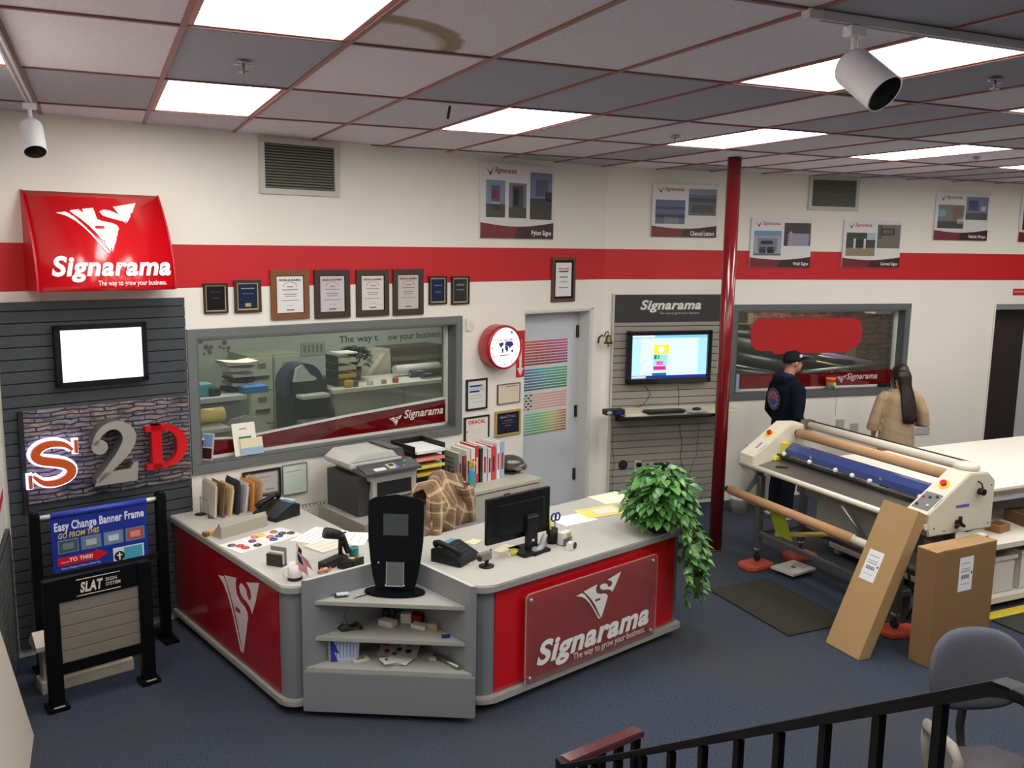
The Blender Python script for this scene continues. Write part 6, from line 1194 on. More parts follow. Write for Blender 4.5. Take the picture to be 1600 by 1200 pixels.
# big cutting table
t = thing('work_table', 'large white-topped work table behind the laminating machine', 'table', FG)
m = MB('laminate'); m.box(6.0,9.4,4.80,6.14,.875,.90,(236,230,220),bev=.003); m.build('tabletop', t)
m = MB('wood'); m.box(6.005,9.395,4.805,6.135,.855,.876,(150,120,90)); m.build('plywood_edge', t)
m = MB('satin'); m.box(6.05,9.35,4.83,6.1,.78,.855,(170,172,178)); m.build('frame_rail', t)
for x in (6.08, 7.6, 9.3):
    for y in (4.88, 6.05): m = MB('satin'); m.box(x-.03,x+.03,y-.03,y+.03,.0,.78,(196,192,184)); m.build('leg', t)
m = MB('satin'); m.box(6.0,9.4,4.55,6.1,.50,.545,(214,206,192),bev=.004); m.build('middle_shelf', t)
m = MB('satin'); m.box(6.0,9.4,4.55,6.1,.06,.11,(206,200,188),bev=.004); m.build('bottom_shelf', t)
for x in (6.9, 8.3): m = MB('satin'); m.box(x-.012,x+.012,4.57,6.05,.11,.50,(200,196,188)); m.build('divider', t)
for nm, x, y, z, w_, d_, h_, c, rz, lb, ct, mt in (
  ('storage_bin',6.32,4.76,.1105,.34,.30,.30,(206,202,194),0,'white bin on the bottom shelf right of the upright cardboard box','bin','plastic'),
  ('storage_bin',6.68,4.76,.1105,.26,.30,.32,(214,210,204),0,'second white bin at the right edge on the bottom shelf','bin','plastic'),
  ('cardboard_box',6.60,5.30,.5455,.40,.35,.22,(104,74,54),5,'dark brown box deep on the middle shelf under the table','box','card'),
  ('cardboard_box',6.95,4.85,.5455,.30,.25,.10,(120,86,60),-8,'small open brown box on the middle shelf at the right edge','box','card'),
  ('cardboard_box',6.50,4.80,.5455,.16,.12,.06,(150,106,70),10,'little tan box on the front of the middle shelf','box','card'),
  ('tool_case',6.30,4.95,.5455,.20,.16,.05,(60,64,66),12,'dark flat tool case on the middle shelf','case','plastic'),
  ('teal_tool',6.56,5.02,.5455,.12,.03,.09,(40,110,112),30,'teal handled tool on the middle shelf','tool','plastic')):
    m = MB(mt); 
    if nm == 'storage_bin':
        m.box(-w_/2,w_/2,-d_/2,-d_/2+.01,0,h_,c); m.box(-w_/2,w_/2,d_/2-.01,d_/2,0,h_,c); m.box(-w_/2,-w_/2+.01,-d_/2,d_/2,0,h_,c); m.box(w_/2-.01,w_/2,-d_/2,d_/2,0,h_,c); m.box(-w_/2,w_/2,-d_/2,d_/2,0,.01,c); m.box(-w_/2-.01,w_/2+.01,-d_/2-.012,-d_/2,h_-.03,h_,c,bev=.003)
    else: m.box(-w_/2,w_/2,-d_/2,d_/2,0,h_,c,bev=.004); m.box(-w_/2+.02,w_/2-.02,-d_/2+.02,d_/2-.02,h_,h_+.002,tuple(v*.7 for v in c))
    tag(m.build(nm, T=at(FG, x, y, z, rz)), lb, ct)
t = thing('hand_tool', 'white and black hand tool on the shelf edge beside the laminator', 'tool', at(FG, 6.12, 4.66, .5455, 20)); m = MB('plastic'); m.prism([(-.11,0),(.09,0),(.11,.03),(.05,.06),(-.08,.055)], -.04, .04, 'y', (210,206,196), bev=.01); m.build('body', t)
m = MB('plastic'); m.prism([(-.09,.03),(-.03,.035),(.05,.02),(.06,.045),(-.07,.06)], -.043, -.04, 'y', (30,30,32)); m.build('grip', t)
t = thing('floor_mat', 'dark mat with a yellow edge on the floor at the right edge', 'mat', FG); m = MB('fabric'); m.box(6.03,8.0,3.2,4.43,.0005,.012,(58,60,54)); m.build('mat_body', t); m = MB('matte'); m.box(6.03,8.0,4.43,4.53,.0005,.0125,(206,184,40)); tag(m.build('yellow_edge', t), label='yellow border strip')
m = MB('fabric'); m.prism([(4.40,4.80),(5.02,4.80),(5.02,5.76),(4.40,5.76)], .0005, .012, 'z', (56,54,48), bev=.003); tag(m.build('floor_mat', T=FG), 'dark olive rectangular mat in front of the laminating machine', 'mat')
# cardboard boxes
def label_(m, X, x, z, w_, h_, y):
    m.box(x, x+w_, y-.001, y, z, z+h_, (224,224,226), mat='paper', X=X)
    for k in range(7): m.box(x+w_*.2+k*w_*.08, x+w_*.2+k*w_*.08+w_*(.04 if k % 2 else .06), y-.0015, y-.001, z+h_*.36, z+h_*.48, (90,86,90), mat='paper', X=X)
    for a, b in ((.56,.6),(.64,.67),(.8,.83),(.2,.22)): m.box(x+w_*.15, x+w_*.8, y-.0015, y-.001, z+h_*a, z+h_*b, (160,156,160), mat='paper', X=X)
    m.box(x+w_*.86, x+w_*.96, y-.0016, y-.001, z+h_*.48, z+h_*.54, (10,10,10), mat='paper', X=X)
t = thing('cardboard_box', 'long narrow cardboard box leaning on the laminator front bar', 'box', at(FG, 4.58, 4.47, .0)); cb = (168,136,96)
Ln, Wd, Tk = 1.10, .31, .10; th_ = math.atan2(.90, .41); X = Matrix.Rotation(-(math.pi/2-th_)*-1, 4, 'Y') @ Matrix.Rotation(R(-90), 4, 'Z')
# local: width along y of the grid, height up the lean, thickness behind
X = Matrix.Translation((0, 0, .003)) @ Matrix.Rotation(math.pi/2-th_, 4, 'Y') @ Matrix.Rotation(R(-90), 4, 'Z')
m = MB('card'); m.box(-Wd/2, Wd/2, 0, Tk, 0, Ln, cb, bev=.004, X=X); m.build('carton', t)
m = MB('card'); m.box(-.03,.03,Tk*0-.001,Tk,Ln,Ln+.0008,(200,176,130),X=X); m.build('packing_tape', t)
m = MB('paper'); label_(m, X, -.10, .52, .13, .22, -.0005); tag(m.build('shipping_label', t), label='white shipping label with a barcode')
t = thing('cardboard_box', 'upright wide cardboard box standing in front of the laminator end', 'box', at(FG, 4.93, 4.05, 0, 3)); m = MB('card'); m.box(0,.61,0,.155,.001,.80,(134,102,70),bev=.004); m.build('carton', t)
m = MB('card'); m.prism([(0,.8015),(.61,.8015),(.61,.81),(.3,.807),(.06,.812),(0,.805)], .0, .075, 'y', (160,128,90)); m.box(.0,.61,.08,.155,.8,.806,(166,134,96)); m.build('top_flap', t)
m = MB('paper'); label_(m, FW, .235, .495, .14, .24, -.0005); tag(m.build('shipping_label', t), label='white shipping label with a barcode')
# foreground office chair
s0 = lv(1565, 1180, .47); b0_ = lv(1518, 1050, .80); v = Vector((b0_.x-s0.x, b0_.y-s0.y)); 
bk0 = FG @ Vector((3.56, 2.82, 0)); se = FG @ Vector((3.50, 2.50, 0)); v = bk0-se; ang = math.atan2(v.y, v.x)-math.pi/2
taskchair(Matrix.Translation((se.x, se.y, 0)) @ Matrix.Rotation(ang-.18, 4, 'Z') @ Matrix.Diagonal((.88,.88,.97,1)), 'grey-blue fabric task chair behind the stair railing', (92,88,92), (92,95,104), (150,146,136), bw=.272, bh=.20, bz=.90)
# ------------------------------------------------------------ stair railing
t = thing('stair_railing', 'black metal stair railing crossing the bottom right corner', 'railing', FG); bk = (8,8,11)
xr = 1.145; yA, zA = .83, 2.165; yB, zB = 2.10, 1.318
def zr(y): return zA+(zB-zA)*(y-yA)/(yB-yA)
m = MB('ink'); n_ = Vector((0, zB-zA, -(yB-yA))).normalized()
m.prism([(yA-.05, zr(yA)+.012), (yA-.01, zr(yA)+.008), (yB+.02, zr(yB+.02)), (yB+.02, zr(yB+.02)-.016), (yA-.01, zr(yA)-.010), (yA-.05, zr(yA)-.006)], xr-.021, xr+.021, 'x', bk, bev=.005)
m.build('handrail', t)
m = MB('ink'); m.box(xr-.028, xr+.028, -.9, yA-.045, zA-.0, zA+.016, bk, bev=.004); m.build('handrail', t)
m = MB('ink'); m.box(xr-.008, xr+.008, yA, yB, 0, .0, bk) if False else m.prism([(yA, zr(yA)-.86), (yB, zr(yB)-.86), (yB, zr(yB)-.9), (yA, zr(yA)-.9)], xr-.015, xr+.015, 'x', bk); m.build('bottom_rail', t)
ys = [ (plx(px, 1185, xr, FG)).y for px in (1004,1049,1100,1156.6,1219.6,1294,1379,1476)] 
d_ = (1.7196-.9091)/7
for k in range(-3, 8):
    y = 1.7196-k*d_
    if y > yB-.02: continue
    m = MB('ink'); m.box(xr-.008, xr+.008, y-.008, y+.008, zr(y)-.88, zr(y)-.02, bk); m.build('baluster', t)
m = MB('ink'); m.box(xr-.02, xr+.02, .715, .757, 0, zA, bk, bev=.003); m.build('newel_post', t)
for k in range(4): m = MB('ink'); y = .62-k*d_; m.box(xr-.008, xr+.008, y-.008, y+.008, zA-.9, zA, bk); m.build('baluster', t)
m = MB('ink'); m.box(xr-.02, xr+.02, yB-.0, yB+.04, 0, zB, bk, bev=.003); m.build('newel_post', t)
e = lv(998, 1148, 1.30, FG)
dv = Vector((e.x-xr, e.y-yB)); nn = Vector((-dv.y, dv.x)).normalized()*.022
m = MB('gloss'); P0 = Vector((xr, yB+.02)); P1 = Vector((e.x, e.y)); m.prism([tuple(P0+nn), tuple(P1+nn), tuple(P1-nn), tuple(P0-nn)], 1.30, 1.322, 'z', (84,40,42), bev=.003); tag(m.build('handrail', t), label='reddish brown worn cap of the short rail')
for k in range(1, 5): f = k/4.0; p = P0.lerp(P1, f*.96); m = MB('ink'); m.box(p.x-.011,p.x+.011,p.y-.011,p.y+.011,.0 if k == 4 else .42,1.30,bk); m.build('baluster', t)
m = MB('ink'); q0, q1 = P0, P1; m.prism([tuple(P0+nn*.5), tuple(P1+nn*.5), tuple(P1-nn*.5), tuple(P0-nn*.5)], .42, .45, 'z', bk); m.build('bottom_rail', t)
# ============================================================ the two people
def loft(m, secs, n=20, c=(200,200,200)):
    rings = [[m.v((x+rx*math.cos(2*math.pi*k/n), y+ry*math.sin(2*math.pi*k/n), z)) for k in range(n)] for x, y, z, rx, ry in secs]; fs = []
    for a, b in zip(rings, rings[1:]): fs += [m.bm.faces.new((a[k], a[(k+1)%n], b[(k+1)%n], b[k])) for k in range(n)]
    fs += [m.bm.faces.new(rings[0][::-1]), m.bm.faces.new(rings[-1])]; m._f(fs, c, None, True)
def blob(m, name, parent, voxel, colf, mat, smooth=6):
    for f in m.bm.faces: pass
    bmesh.ops.recalc_face_normals(m.bm, faces=m.bm.faces)
    o = m.build(name, parent); r = o.modifiers.new('r', 'REMESH'); r.mode = 'VOXEL'; r.voxel_size = voxel; r.use_smooth_shade = True
    s_ = o.modifiers.new('s', 'SMOOTH'); s_.factor = .5; s_.iterations = smooth
    evalmesh(o); me = o.data; me.materials.clear(); me.materials.append(MATS[mat])
    if 'Col' in me.color_attributes: me.color_attributes.remove(me.color_attributes['Col'])
    a = me.color_attributes.new('Col', 'FLOAT_COLOR', 'POINT')
    for i, v in enumerate(me.vertices): a.data[i].color = (*lin(colf(v.co)), 1)
    for p in me.polygons: p.use_smooth = True
    return o
def head(m, hc, s=1):       # facing +y, centre of the skull
    x, y, z = hc
    m.ball((x, y-.012*s, z+.02*s), (.075*s, .092*s, .10*s), 12); m.ball((x, y+.028*s, z-.045*s), (.056*s, .062*s, .066*s), 10)
    m.ball((x, y+.062*s, z-.088*s), (.024*s, .02*s, .02*s), 8)
    m.tube([(x, y+.076*s, z+.005*s), (x, y+.094*s, z-.02*s), (x, y+.10*s, z-.035*s), (x, y+.086*s, z-.042*s)], [.008*s,.012*s,.016*s,.012*s], n=8)
    m.tube([(x-.02*s, y+.082*s, z-.062*s), (x, y+.088*s, z-.06*s), (x+.02*s, y+.082*s, z-.062*s)], .008*s, n=8)
    m.tube([(x-.045*s, y+.072*s, z+.018*s), (x, y+.084*s, z+.022*s), (x+.045*s, y+.072*s, z+.018*s)], .012*s, n=8)
    for q in (-1, 1): m.ball((x+q*.076*s, y-.008*s, z-.012*s), (.012*s, .02*s, .032*s), 8)
def hand(m, wr, d, side, s=1):     # wrist, pointing direction, thumb side
    wr = Vector(wr); d = Vector(d).normalized(); sd = Vector(side).normalized(); sd = (sd-d*sd.dot(d)).normalized(); n = d.cross(sd)
    for f in (-.022, 0, .022): m.tube([wr+sd*f*.5*s, wr+d*.04*s+sd*f*s, wr+d*.085*s+sd*f*s], [.017*s,.019*s,.014*s], n=8)
    for i, (o_, L_) in enumerate(((.032,.068),(.011,.078),(-.010,.072),(-.031,.056))):
        a = wr+d*.082*s+sd*o_*s; m.tube([a, a+d*L_*.45*s-n*.004*s, a+d*L_*.78*s-n*.016*s, a+d*L_*s-n*.032*s], [.0095*s,.009*s,.008*s,.007*s], n=8)
    a = wr+d*.02*s+sd*.024*s; m.tube([a, a+d*.03*s+sd*.028*s-n*.008*s, a+d*.062*s+sd*.036*s-n*.018*s], [.013*s,.0115*s,.009*s], n=8)
def limb(m, pts, rs): m.tube(pts, rs, n=12)
# ---- man: navy hooded jacket, cap, facing along the wall to the right
man = thing('person', 'man in a navy hooded jacket and dark cap facing right by the window', 'person', at(FB, 1.80, -.66, 0, -90-2))
sk = (176,124,96); S = 1.0
m = MB('skin')
head(m, (0, .035, 1.625)); m.tube([(0,-.02,1.44),(0,-.0,1.52),(0,.015,1.58)], [.062,.056,.055], n=12)
loft(m, [(0,0,.88,.14,.10),(0,0,.98,.155,.105),(0,.0,1.10,.14,.10),(0,0,1.28,.16,.11),(0,-.01,1.40,.165,.10),(0,-.01,1.455,.08,.07)])
for q in (-1, 1):
    limb(m, [(q*.09,0,.92),(q*.10,.01,.70),(q*.10,.015,.48),(q*.105,-.01,.28),(q*.105,-.02,.09)], [.085,.078,.055,.052,.038]); m.tube([(q*.105,-.05,.05),(q*.11,.03,.045),(q*.115,.13,.035),(q*.115,.17,.03)], [.035,.036,.034,.024], n=10)
    limb(m, [(q*.17,-.01,1.40),(q*.215,-.02,1.26),(q*.235,-.035,1.12),(q*.215,.05,1.0),(q*.185,.13,.94)], [.055,.048,.042,.036,.028]); hand(m, (q*.18,.14,.935), (-q*.35,1,-.25), (-q*1,0,.3))
def mc(co):
    if co.z > 1.50 and co.y < -.035+ .02 and co.z > 1.60: return (60,46,40)
    return sk
blob(m, 'body', man, .009, mc, 'skin')
m = MB('fabric'); nv = (20,24,36)
loft(m, [(0,0,.80,.185,.135),(0,0,.90,.19,.14),(0,-.0,1.05,.18,.135),(0,-.01,1.22,.19,.145),(0,-.015,1.36,.195,.135),(0,-.015,1.43,.15,.105),(0,-.01,1.475,.085,.08)])
for q in (-1, 1): limb(m, [(q*.15,-.01,1.40),(q*.205,-.015,1.35),(q*.245,-.03,1.22),(q*.26,-.045,1.10),(q*.235,.04,.995),(q*.20,.115,.95)], [.075,.078,.068,.06,.055,.05])
m.tube([(-.10,-.02,1.47),(-.08,-.10,1.46),(0,-.135,1.44),(.08,-.10,1.46),(.10,-.02,1.47)], [.035,.045,.05,.045,.035], n=10)
m.tube([(-.085,.03,1.47),(-.06,-.06,1.495),(0,-.08,1.50),(.06,-.06,1.495),(.085,.03,1.47)], .028, n=10)
blob(m, 'jacket', man, .012, lambda co: (36,42,66) if co.z > 1.49 else nv, 'fabric')
m = MB('satin'); X = Matrix.Translation((-.015,-.155,1.245)) @ Matrix.Rotation(R(3), 4, 'X')
for r_, c, k in ((.115,(70,84,84),0),(.10,(30,40,56),1),(.074,(150,150,160),2),(.066,(176,36,56),3)): m.T = X; m.cyl((0,0,0),(0,-.004-.0012*k,0),r_,n=32,c=c,smooth=False)
m.prism([(.066*math.cos(R(a)), .066*math.sin(R(a))) for a in range(180, 361, 12)], -.0095, -.0075, 'y', (36,60,140))
for a in range(0, 360, 30): m.box(.085*math.cos(R(a))-.007,.085*math.cos(R(a))+.007,-.0068,-.005,.085*math.sin(R(a))-.009,.085*math.sin(R(a))+.009,(140,150,150))
tag(m.build('back_patch', man), label='round red and blue patch on the back')
m = MB('fabric')
for q in (-1, 1): limb(m, [(q*.085,0,.92),(q*.105,.01,.70),(q*.105,.02,.48),(q*.105,-.01,.28),(q*.105,-.015,.07)], [.105,.098,.08,.075,.07])
loft(m, [(0,0,.80,.17,.125),(0,0,.92,.175,.125),(0,0,.97,.16,.115)]); blob(m, 'trousers', man, .014, lambda co: (24,26,34), 'fabric')
for q in (-1, 1):
    m = MB('satin'); m.tube([(q*.105,-.07,.05),(q*.108,.0,.055),(q*.115,.11,.048),(q*.118,.19,.035)], [.044,.048,.046,.03], n=12, c=(24,24,26)); m.box(q*.112-.045,q*.112+.045,-.11,.21,0,.018,(200,198,190),bev=.006); m.build('shoe', man)
m = MB('fabric'); m.T = Matrix.Translation((0,.025,1.66)) @ Matrix.Rotation(R(6), 4, 'X'); pr = [(.088,-.03),(.092,0)] + [(.092*math.cos(a), .078*math.sin(a)+.005) for a in [i*math.pi/14 for i in range(1, 7)]] + [(.001,.084)]
m.lathe(pr, c=(34,33,34), sx=.92, sy=1.12, n=28)
m.prism([(.078*math.cos(R(a)), .085+.10*math.sin(R(a))) for a in range(0, 181, 15)], -.012, -.004, 'z', (28,28,30)); m.build('cap', man)
m = MB('satin'); m.T = Matrix.Translation((0,.025,1.66)); m.box(.078,.086,.03,.055,.02,.05,(210,210,206)); tag(m.build('cap_badge', man), label='white mark on the cap side')
# ---- woman: long dark hair, beige knit cardigan, back to the camera
wm = thing('person', 'woman with long dark brown hair in a beige cardigan, back turned', 'person', at(FB, 3.06, -.80, 0, -22) @ Matrix.Diagonal((.93,.93,.92,1)))
sk = (206,158,128); m = MB('skin')
head(m, (0, .035, 1.60), .95); m.tube([(0,-.015,1.42),(0,0,1.50),(0,.015,1.56)], [.052,.046,.048], n=12)
loft(m, [(0,0,.86,.15,.11),(0,0,.96,.165,.11),(0,.0,1.10,.125,.09),(0,0,1.28,.14,.10),(0,-.01,1.38,.15,.09),(0,-.01,1.43,.07,.06)])
for q in (-1, 1):
    limb(m, [(q*.085,0,.92),(q*.095,.01,.70),(q*.09,.015,.48),(q*.09,-.01,.28),(q*.09,-.02,.08)], [.085,.075,.05,.046,.032]); m.tube([(q*.09,-.05,.045),(q*.095,.03,.04),(q*.10,.12,.03),(q*.10,.15,.025)], [.03,.032,.03,.02], n=10)
limb(m, [(-.15,-.01,1.38),(-.20,-.02,1.24),(-.235,-.02,1.08),(-.24,.03,.96),(-.235,.07,.88)], [.048,.042,.036,.032,.025]); hand(m, (-.235,.075,.87), (.05,.35,-1), (1,.3,0), .95)
limb(m, [(.15,-.01,1.38),(.21,-.02,1.24),(.25,-.02,1.10),(.20,.12,1.08),(.12,.22,1.12)], [.048,.042,.036,.032,.025]); hand(m, (.12,.225,1.12), (-.7,.8,.2), (0,0,1), .95)
blob(m, 'body', wm, .009, lambda co: sk, 'skin')
m = MB('fabric'); bg_ = (176,150,122)
loft(m, [(0,.0,.68,.20,.15),(0,0,.80,.20,.15),(0,0,.95,.195,.145),(0,0,1.10,.18,.13),(0,-.0,1.26,.18,.13),(0,-.01,1.36,.185,.12),(0,-.01,1.42,.14,.095),(0,-.01,1.455,.075,.07)])
limb(m, [(-.13,-.01,1.38),(-.19,-.015,1.32),(-.235,-.02,1.18),(-.265,-.02,1.05),(-.27,.0,.96)], [.068,.07,.066,.066,.07])
limb(m, [(.13,-.01,1.38),(.20,-.015,1.32),(.26,-.03,1.18),(.29,-.02,1.06),(.24,.08,1.05)], [.068,.07,.066,.066,.06])
blob(m, 'cardigan', wm, .012, lambda co: (168,143,115) if (int((co.z+co.x*.3)*26) % 4 == 0) else bg_, 'fabric')
m = MB('fabric')
for q in (-1, 1): limb(m, [(q*.085,0,.90),(q*.095,.01,.70),(q*.09,.02,.48),(q*.09,-.01,.28),(q*.09,-.015,.09)], [.10,.088,.066,.06,.05])
loft(m, [(0,0,.82,.165,.12),(0,0,.92,.16,.115)]); blob(m, 'trousers', wm, .014, lambda co: (40,40,52), 'fabric')
for q in (-1, 1): m = MB('satin'); m.tube([(q*.09,-.06,.045),(q*.095,.0,.05),(q*.10,.09,.04),(q*.10,.15,.03)], [.038,.04,.038,.025], n=12, c=(50,40,36)); m.box(q*.096-.036,q*.096+.036,-.09,.17,0,.014,(60,50,44),bev=.005); m.build('shoe', wm)
m = MB('hair')
m.ball((0,.012,1.635), (.088,.105,.105), 12); 
loft(m, [(.0,-.07,1.66,.07,.05),(.005,-.085,1.60,.085,.055),(.02,-.09,1.50,.075,.045),(.045,-.115,1.40,.078,.04),(.06,-.14,1.28,.082,.034),(.07,-.15,1.16,.075,.028),(.08,-.15,1.07,.05,.02)])
for k in range(10): a = -.06+k*.015; m.tube([(.02+a*.6,-.10,1.5),(.05+a,-.15,1.3),(.07+a*1.1,-.16,1.14),(.08+a*1.15,-.155,1.03+.03*(k % 3))], [.014,.014,.012,.004], n=6)
m.tube([(.07,-.05,1.45),(.14,-.10,1.30),(.17,-.13,1.17)], [.016,.012,.004], n=6)
for q in (-1, 1): m.tube([(q*.06,.05,1.68),(q*.082,.03,1.60),(q*.078,-.0,1.50),(q*.06,-.05,1.44)], [.02,.024,.022,.016], n=8)
blob(m, 'hair', wm, .009, lambda co: (30,19,18), 'hair', 3)
# ============================================================ office behind the long window
def pq(px, py, y, fr=FA): return ply(px, py, y, fr)
def filecab(px0, px1, pyt, y, n, label):
    a, b = pq(px0, pyt, y), pq(px1, pyt, y); h_ = (a.z+b.z)/2; w_ = b.x-a.x; c = (166,172,150)
    t = thing('filing_cabinet', label, 'filing cabinet', at(FA, a.x, y, 0), 'pale green filing cabinets in the back office'); m = MB('satin'); m.box(0, w_, 0, .5, .02, h_, c); m.build('body', t)
    dh = (h_-.06)/n
    for k in range(n):
        m = MB('satin'); z = .04+k*dh; m.box(.015, w_-.015, -.018, 0, z+.008, z+dh-.008, (174,180,158), bev=.003); d = m.build('drawer', t)
        m = MB('metal'); m.box(w_/2-.05, w_/2+.05, -.026, -.018, z+dh*.68, z+dh*.82, (206,208,196)); m.build('label_holder', d); m = MB('metal'); m.box(w_/2-.08, w_/2+.08, -.04, -.018, z+dh*.40, z+dh*.46, (150,152,140)); m.build('handle', d)
filecab(387, 426, 555, 2.75, 4, 'pale green filing cabinet, left one seen through the long window')
filecab(427, 466, 552, 2.75, 4, 'pale green filing cabinet, right one beside the blue-domed machine')
# left shelf unit with papers
a, b = pq(296, 622, 1.3), pq(390, 618, 1.3); zt = 1.33
a = pq(296, 626, 1.1); b = pq(386, 619, 1.1); zt = a.z
t = thing('storage_shelf', 'white topped shelf unit at the left inside the office', 'shelf', at(FA, 0, 0, 0)); m = MB('satin'); m.box(a.x-.3, b.x, 1.1, 1.6, zt-.04, zt, (196,200,196)); m.build('top', t); m = MB('satin'); m.box(a.x-.28, b.x-.02, 1.2, 1.58, .02, zt-.04, (120,122,118)); m.build('body', t)
def onshelf(px, y, T=0): p = pq(px, 600, y); return at(FA, p.x, y, zt+.0005, T)
t2 = thing('file_sorter', 'stack of curled white papers and dark trays on the office shelf', 'papers', onshelf(378, 1.4))
for k, (z, c, w_) in enumerate(((0,(40,40,42),.16),(.05,(190,186,176),.15),(.09,(50,50,50),.15),(.13,(200,196,186),.14),(.19,(214,206,194),.17),(.24,(220,210,196),.19))):
    m = MB('paper'); m.prism([(-w_+.02*k % .05, z), (w_*.6, z-.0), (w_*.6, z+.03), (0, z+.018), (-w_, z+.035)], -.12, .12, 'y', c); m.build('tray' if k % 2 == 0 else 'paper_layer', t2)
m = MB('paper'); m.box(-.10,.12,-.1,.1,0,.06,(80,130,190)); tag(m.build('blue_folder', T=onshelf(392, 1.22)), 'bright blue folder at the right of the office shelf', 'folder')
m = MB('plastic'); m.box(-.10,.09,-.08,.08,0,.11,(90,170,176),bev=.02); tag(m.build('teal_box', T=onshelf(312, 1.3)), 'teal box at the left end of the office shelf', 'box')
m = MB('plastic'); m.box(-.05,.05,-.06,.06,0,.07,(26,26,28),bev=.01); tag(m.build('black_box', T=onshelf(332, 1.25)), 'small black box next to the teal box in the office', 'box')
# office chair, yellow roll and desk nearer the glass
p = pq(383, 640, .75); t = thing('desk_chair', 'grey rounded chair back seen low through the long window', 'chair', at(FA, p.x, .75, 0))
m = MB('fabric'); m.prism([(-.24,.85),(-.26,1.02),(-.21,1.19),(-.10,1.28),(.02,1.30),(.14,1.27),(.24,1.17),(.27,1.02),(.25,.85)], 0, .09, 'y', (126,128,124), bev=.03, smooth=True); m.build('backrest', t)
m = MB('fabric'); m.prism(rpoly(-.25,.25,-.42,.05,(.08,.08,.1,.1)), .62, .70, 'z', (120,122,118), bev=.02); m.build('seat', t); m = MB('metal'); m.cyl((0,-.15,.03),(0,-.15,.62),.03,c=(50,50,52)); m.build('pedestal', t)
m = MB('plastic'); m.cyl((0,-.15,0),(0,-.15,.03),.26,c=(40,40,42),n=24); m.build('base', t)
m = MB('satin'); p = pq(322, 650, .5); m.cyl((-.14,0,0),(.14,0,0),.06,c=(196,170,96),n=20); tag(m.build('vinyl_roll', T=at(FA, p.x, .5, p.z)), 'yellow roll low at the left inside the office', 'roll')
t = thing('office_desk', 'small grey desk under the yellow roll at the left of the long window', 'desk', at(FA, 0, 0, 0)); zd = pq(322, 650, .5).z-.06; m = MB('satin'); m.box(-4.25, -3.88, .24, .68, zd-.03, zd-.0, (150,146,140)); m.build('desktop', t); m = MB('satin'); m.box(-4.23, -3.9, .26, .66, 0.0, zd-.03, (110,108,104)); m.build('desk_body', t)
# collating machine with a blue dome
p0, p1 = pq(466, 650, 1.95), pq(519, 650, 1.95); zt2 = pq(480, 598, 1.95).z; w_ = p1.x-p0.x
t = thing('collating_machine', 'machine with a dark blue dome and white trays beside the filing cabinets', 'machine', at(FA, p0.x, 1.95, 0)); m = MB('plastic'); m.box(0, w_, .1, .5, .02, zt2, (30,34,36)); m.build('cabinet', t)
m = MB('gloss'); c0 = (w_*.42, zt2); m.prism([(c0[0]+.22*math.cos(R(a)), c0[1]-.06+.24*math.sin(R(a))) for a in range(-25, 206, 12)], .15, .4, 'y', (34,42,72)); m.build('dome', t)
m = MB('satin'); m.prism([(.02, zt2+.0), (.05, zt2+.14), (.12, zt2+.17), (.2, zt2+.07), (.28, zt2+.02), (.25, zt2)], .10, .148, 'y', (180,184,180)); m.build('paper_fins', t)
m = MB('plastic'); m.box(.03, w_*.9, -.05, .12, zt2-.17, zt2-.13, (176,182,172), bev=.008); m.build('tray', t); m = MB('plastic'); m.box(.03, w_*.9, -.02, .12, zt2-.50, zt2-.40, (104,112,108), bev=.008); m.build('lower_tray', t)
m = MB('plastic'); p = pq(513, 600, 2.85); m.box(-.05,.05,-.04,.04,-.18,.10,(40,150,90)); m.box(-.05,.05,-.04,.04,-p.z+.0,-.18,(50,60,56)); tag(m.build('green_stand', T=at(FA, p.x, 2.85, p.z)), 'green panel stand right of the blue-domed machine', 'stand')
# office counter with things
yC = 2.0; zc = pq(522, 610, yC).z; xa = pq(522, 610, yC).x; xb = .2
t = thing('office_counter', 'long pale counter at the right inside the office', 'counter', at(FA, 0, 0, 0)); m = MB('satin'); m.box(xa, xb, yC, yC+.7, zc-.04, zc, (206,206,190)); m.build('top', t); m = MB('satin'); m.box(xa+.02, xb, yC+.03, yC+.68, 0, zc-.04, (150,154,142)); m.build('body', t)
m = MB('satin'); m.box(xa+.9, xa+.905, yC+.025, yC+.03, .1, zc-.05, (110,112,104)); m.build('panel_joint', t)
def onc(px, dy=.12, rz=0): p = pq(px, 600, yC+dy); return at(FA, p.x, yC+dy, zc+.0005, rz)
t = thing('desk_organiser', 'stacked trays of cream and gold papers on the office counter', 'organiser', onc(536, .3))
for k, c in enumerate(((120,80,40),(190,160,70),(186,184,160),(206,200,180))): m = MB('plastic'); m.box(-.13,.10,-.12,.12,.085*k+.005,.085*k+.05,c); m.box(-.14,-.13,-.13,.13,.085*k,.085*k+.08,(30,40,40)); m.build('tray', t)
m = MB('paper'); m.box(-.10,.12,-.12,.1,.35,.365,(236,236,226)); m.build('top_sheet', t)
for px, c, s_, nm, lb in ((545,(176,150,60),.05,'gold_tin','gold tin at the foot of the paper trays in the office'),(554,(60,64,60),.045,'round_tape','white centred black tape roll on the office counter'),(578,(200,190,170),.035,'white_cup','small white cup on the office counter'),(600,(190,130,110),.03,'pink_pot','small pinkish pot on the office counter'),(618,(176,60,60),.035,'red_pot','small red pot on the office counter')):
    m = MB('gloss'); m.lathe([(s_,0),(s_*1.05,s_*1.4),(s_*.9,s_*1.5),(.001,s_*1.5)], c=c, n=18); tag(m.build(nm, T=onc(px, .1)), lb, 'pot')
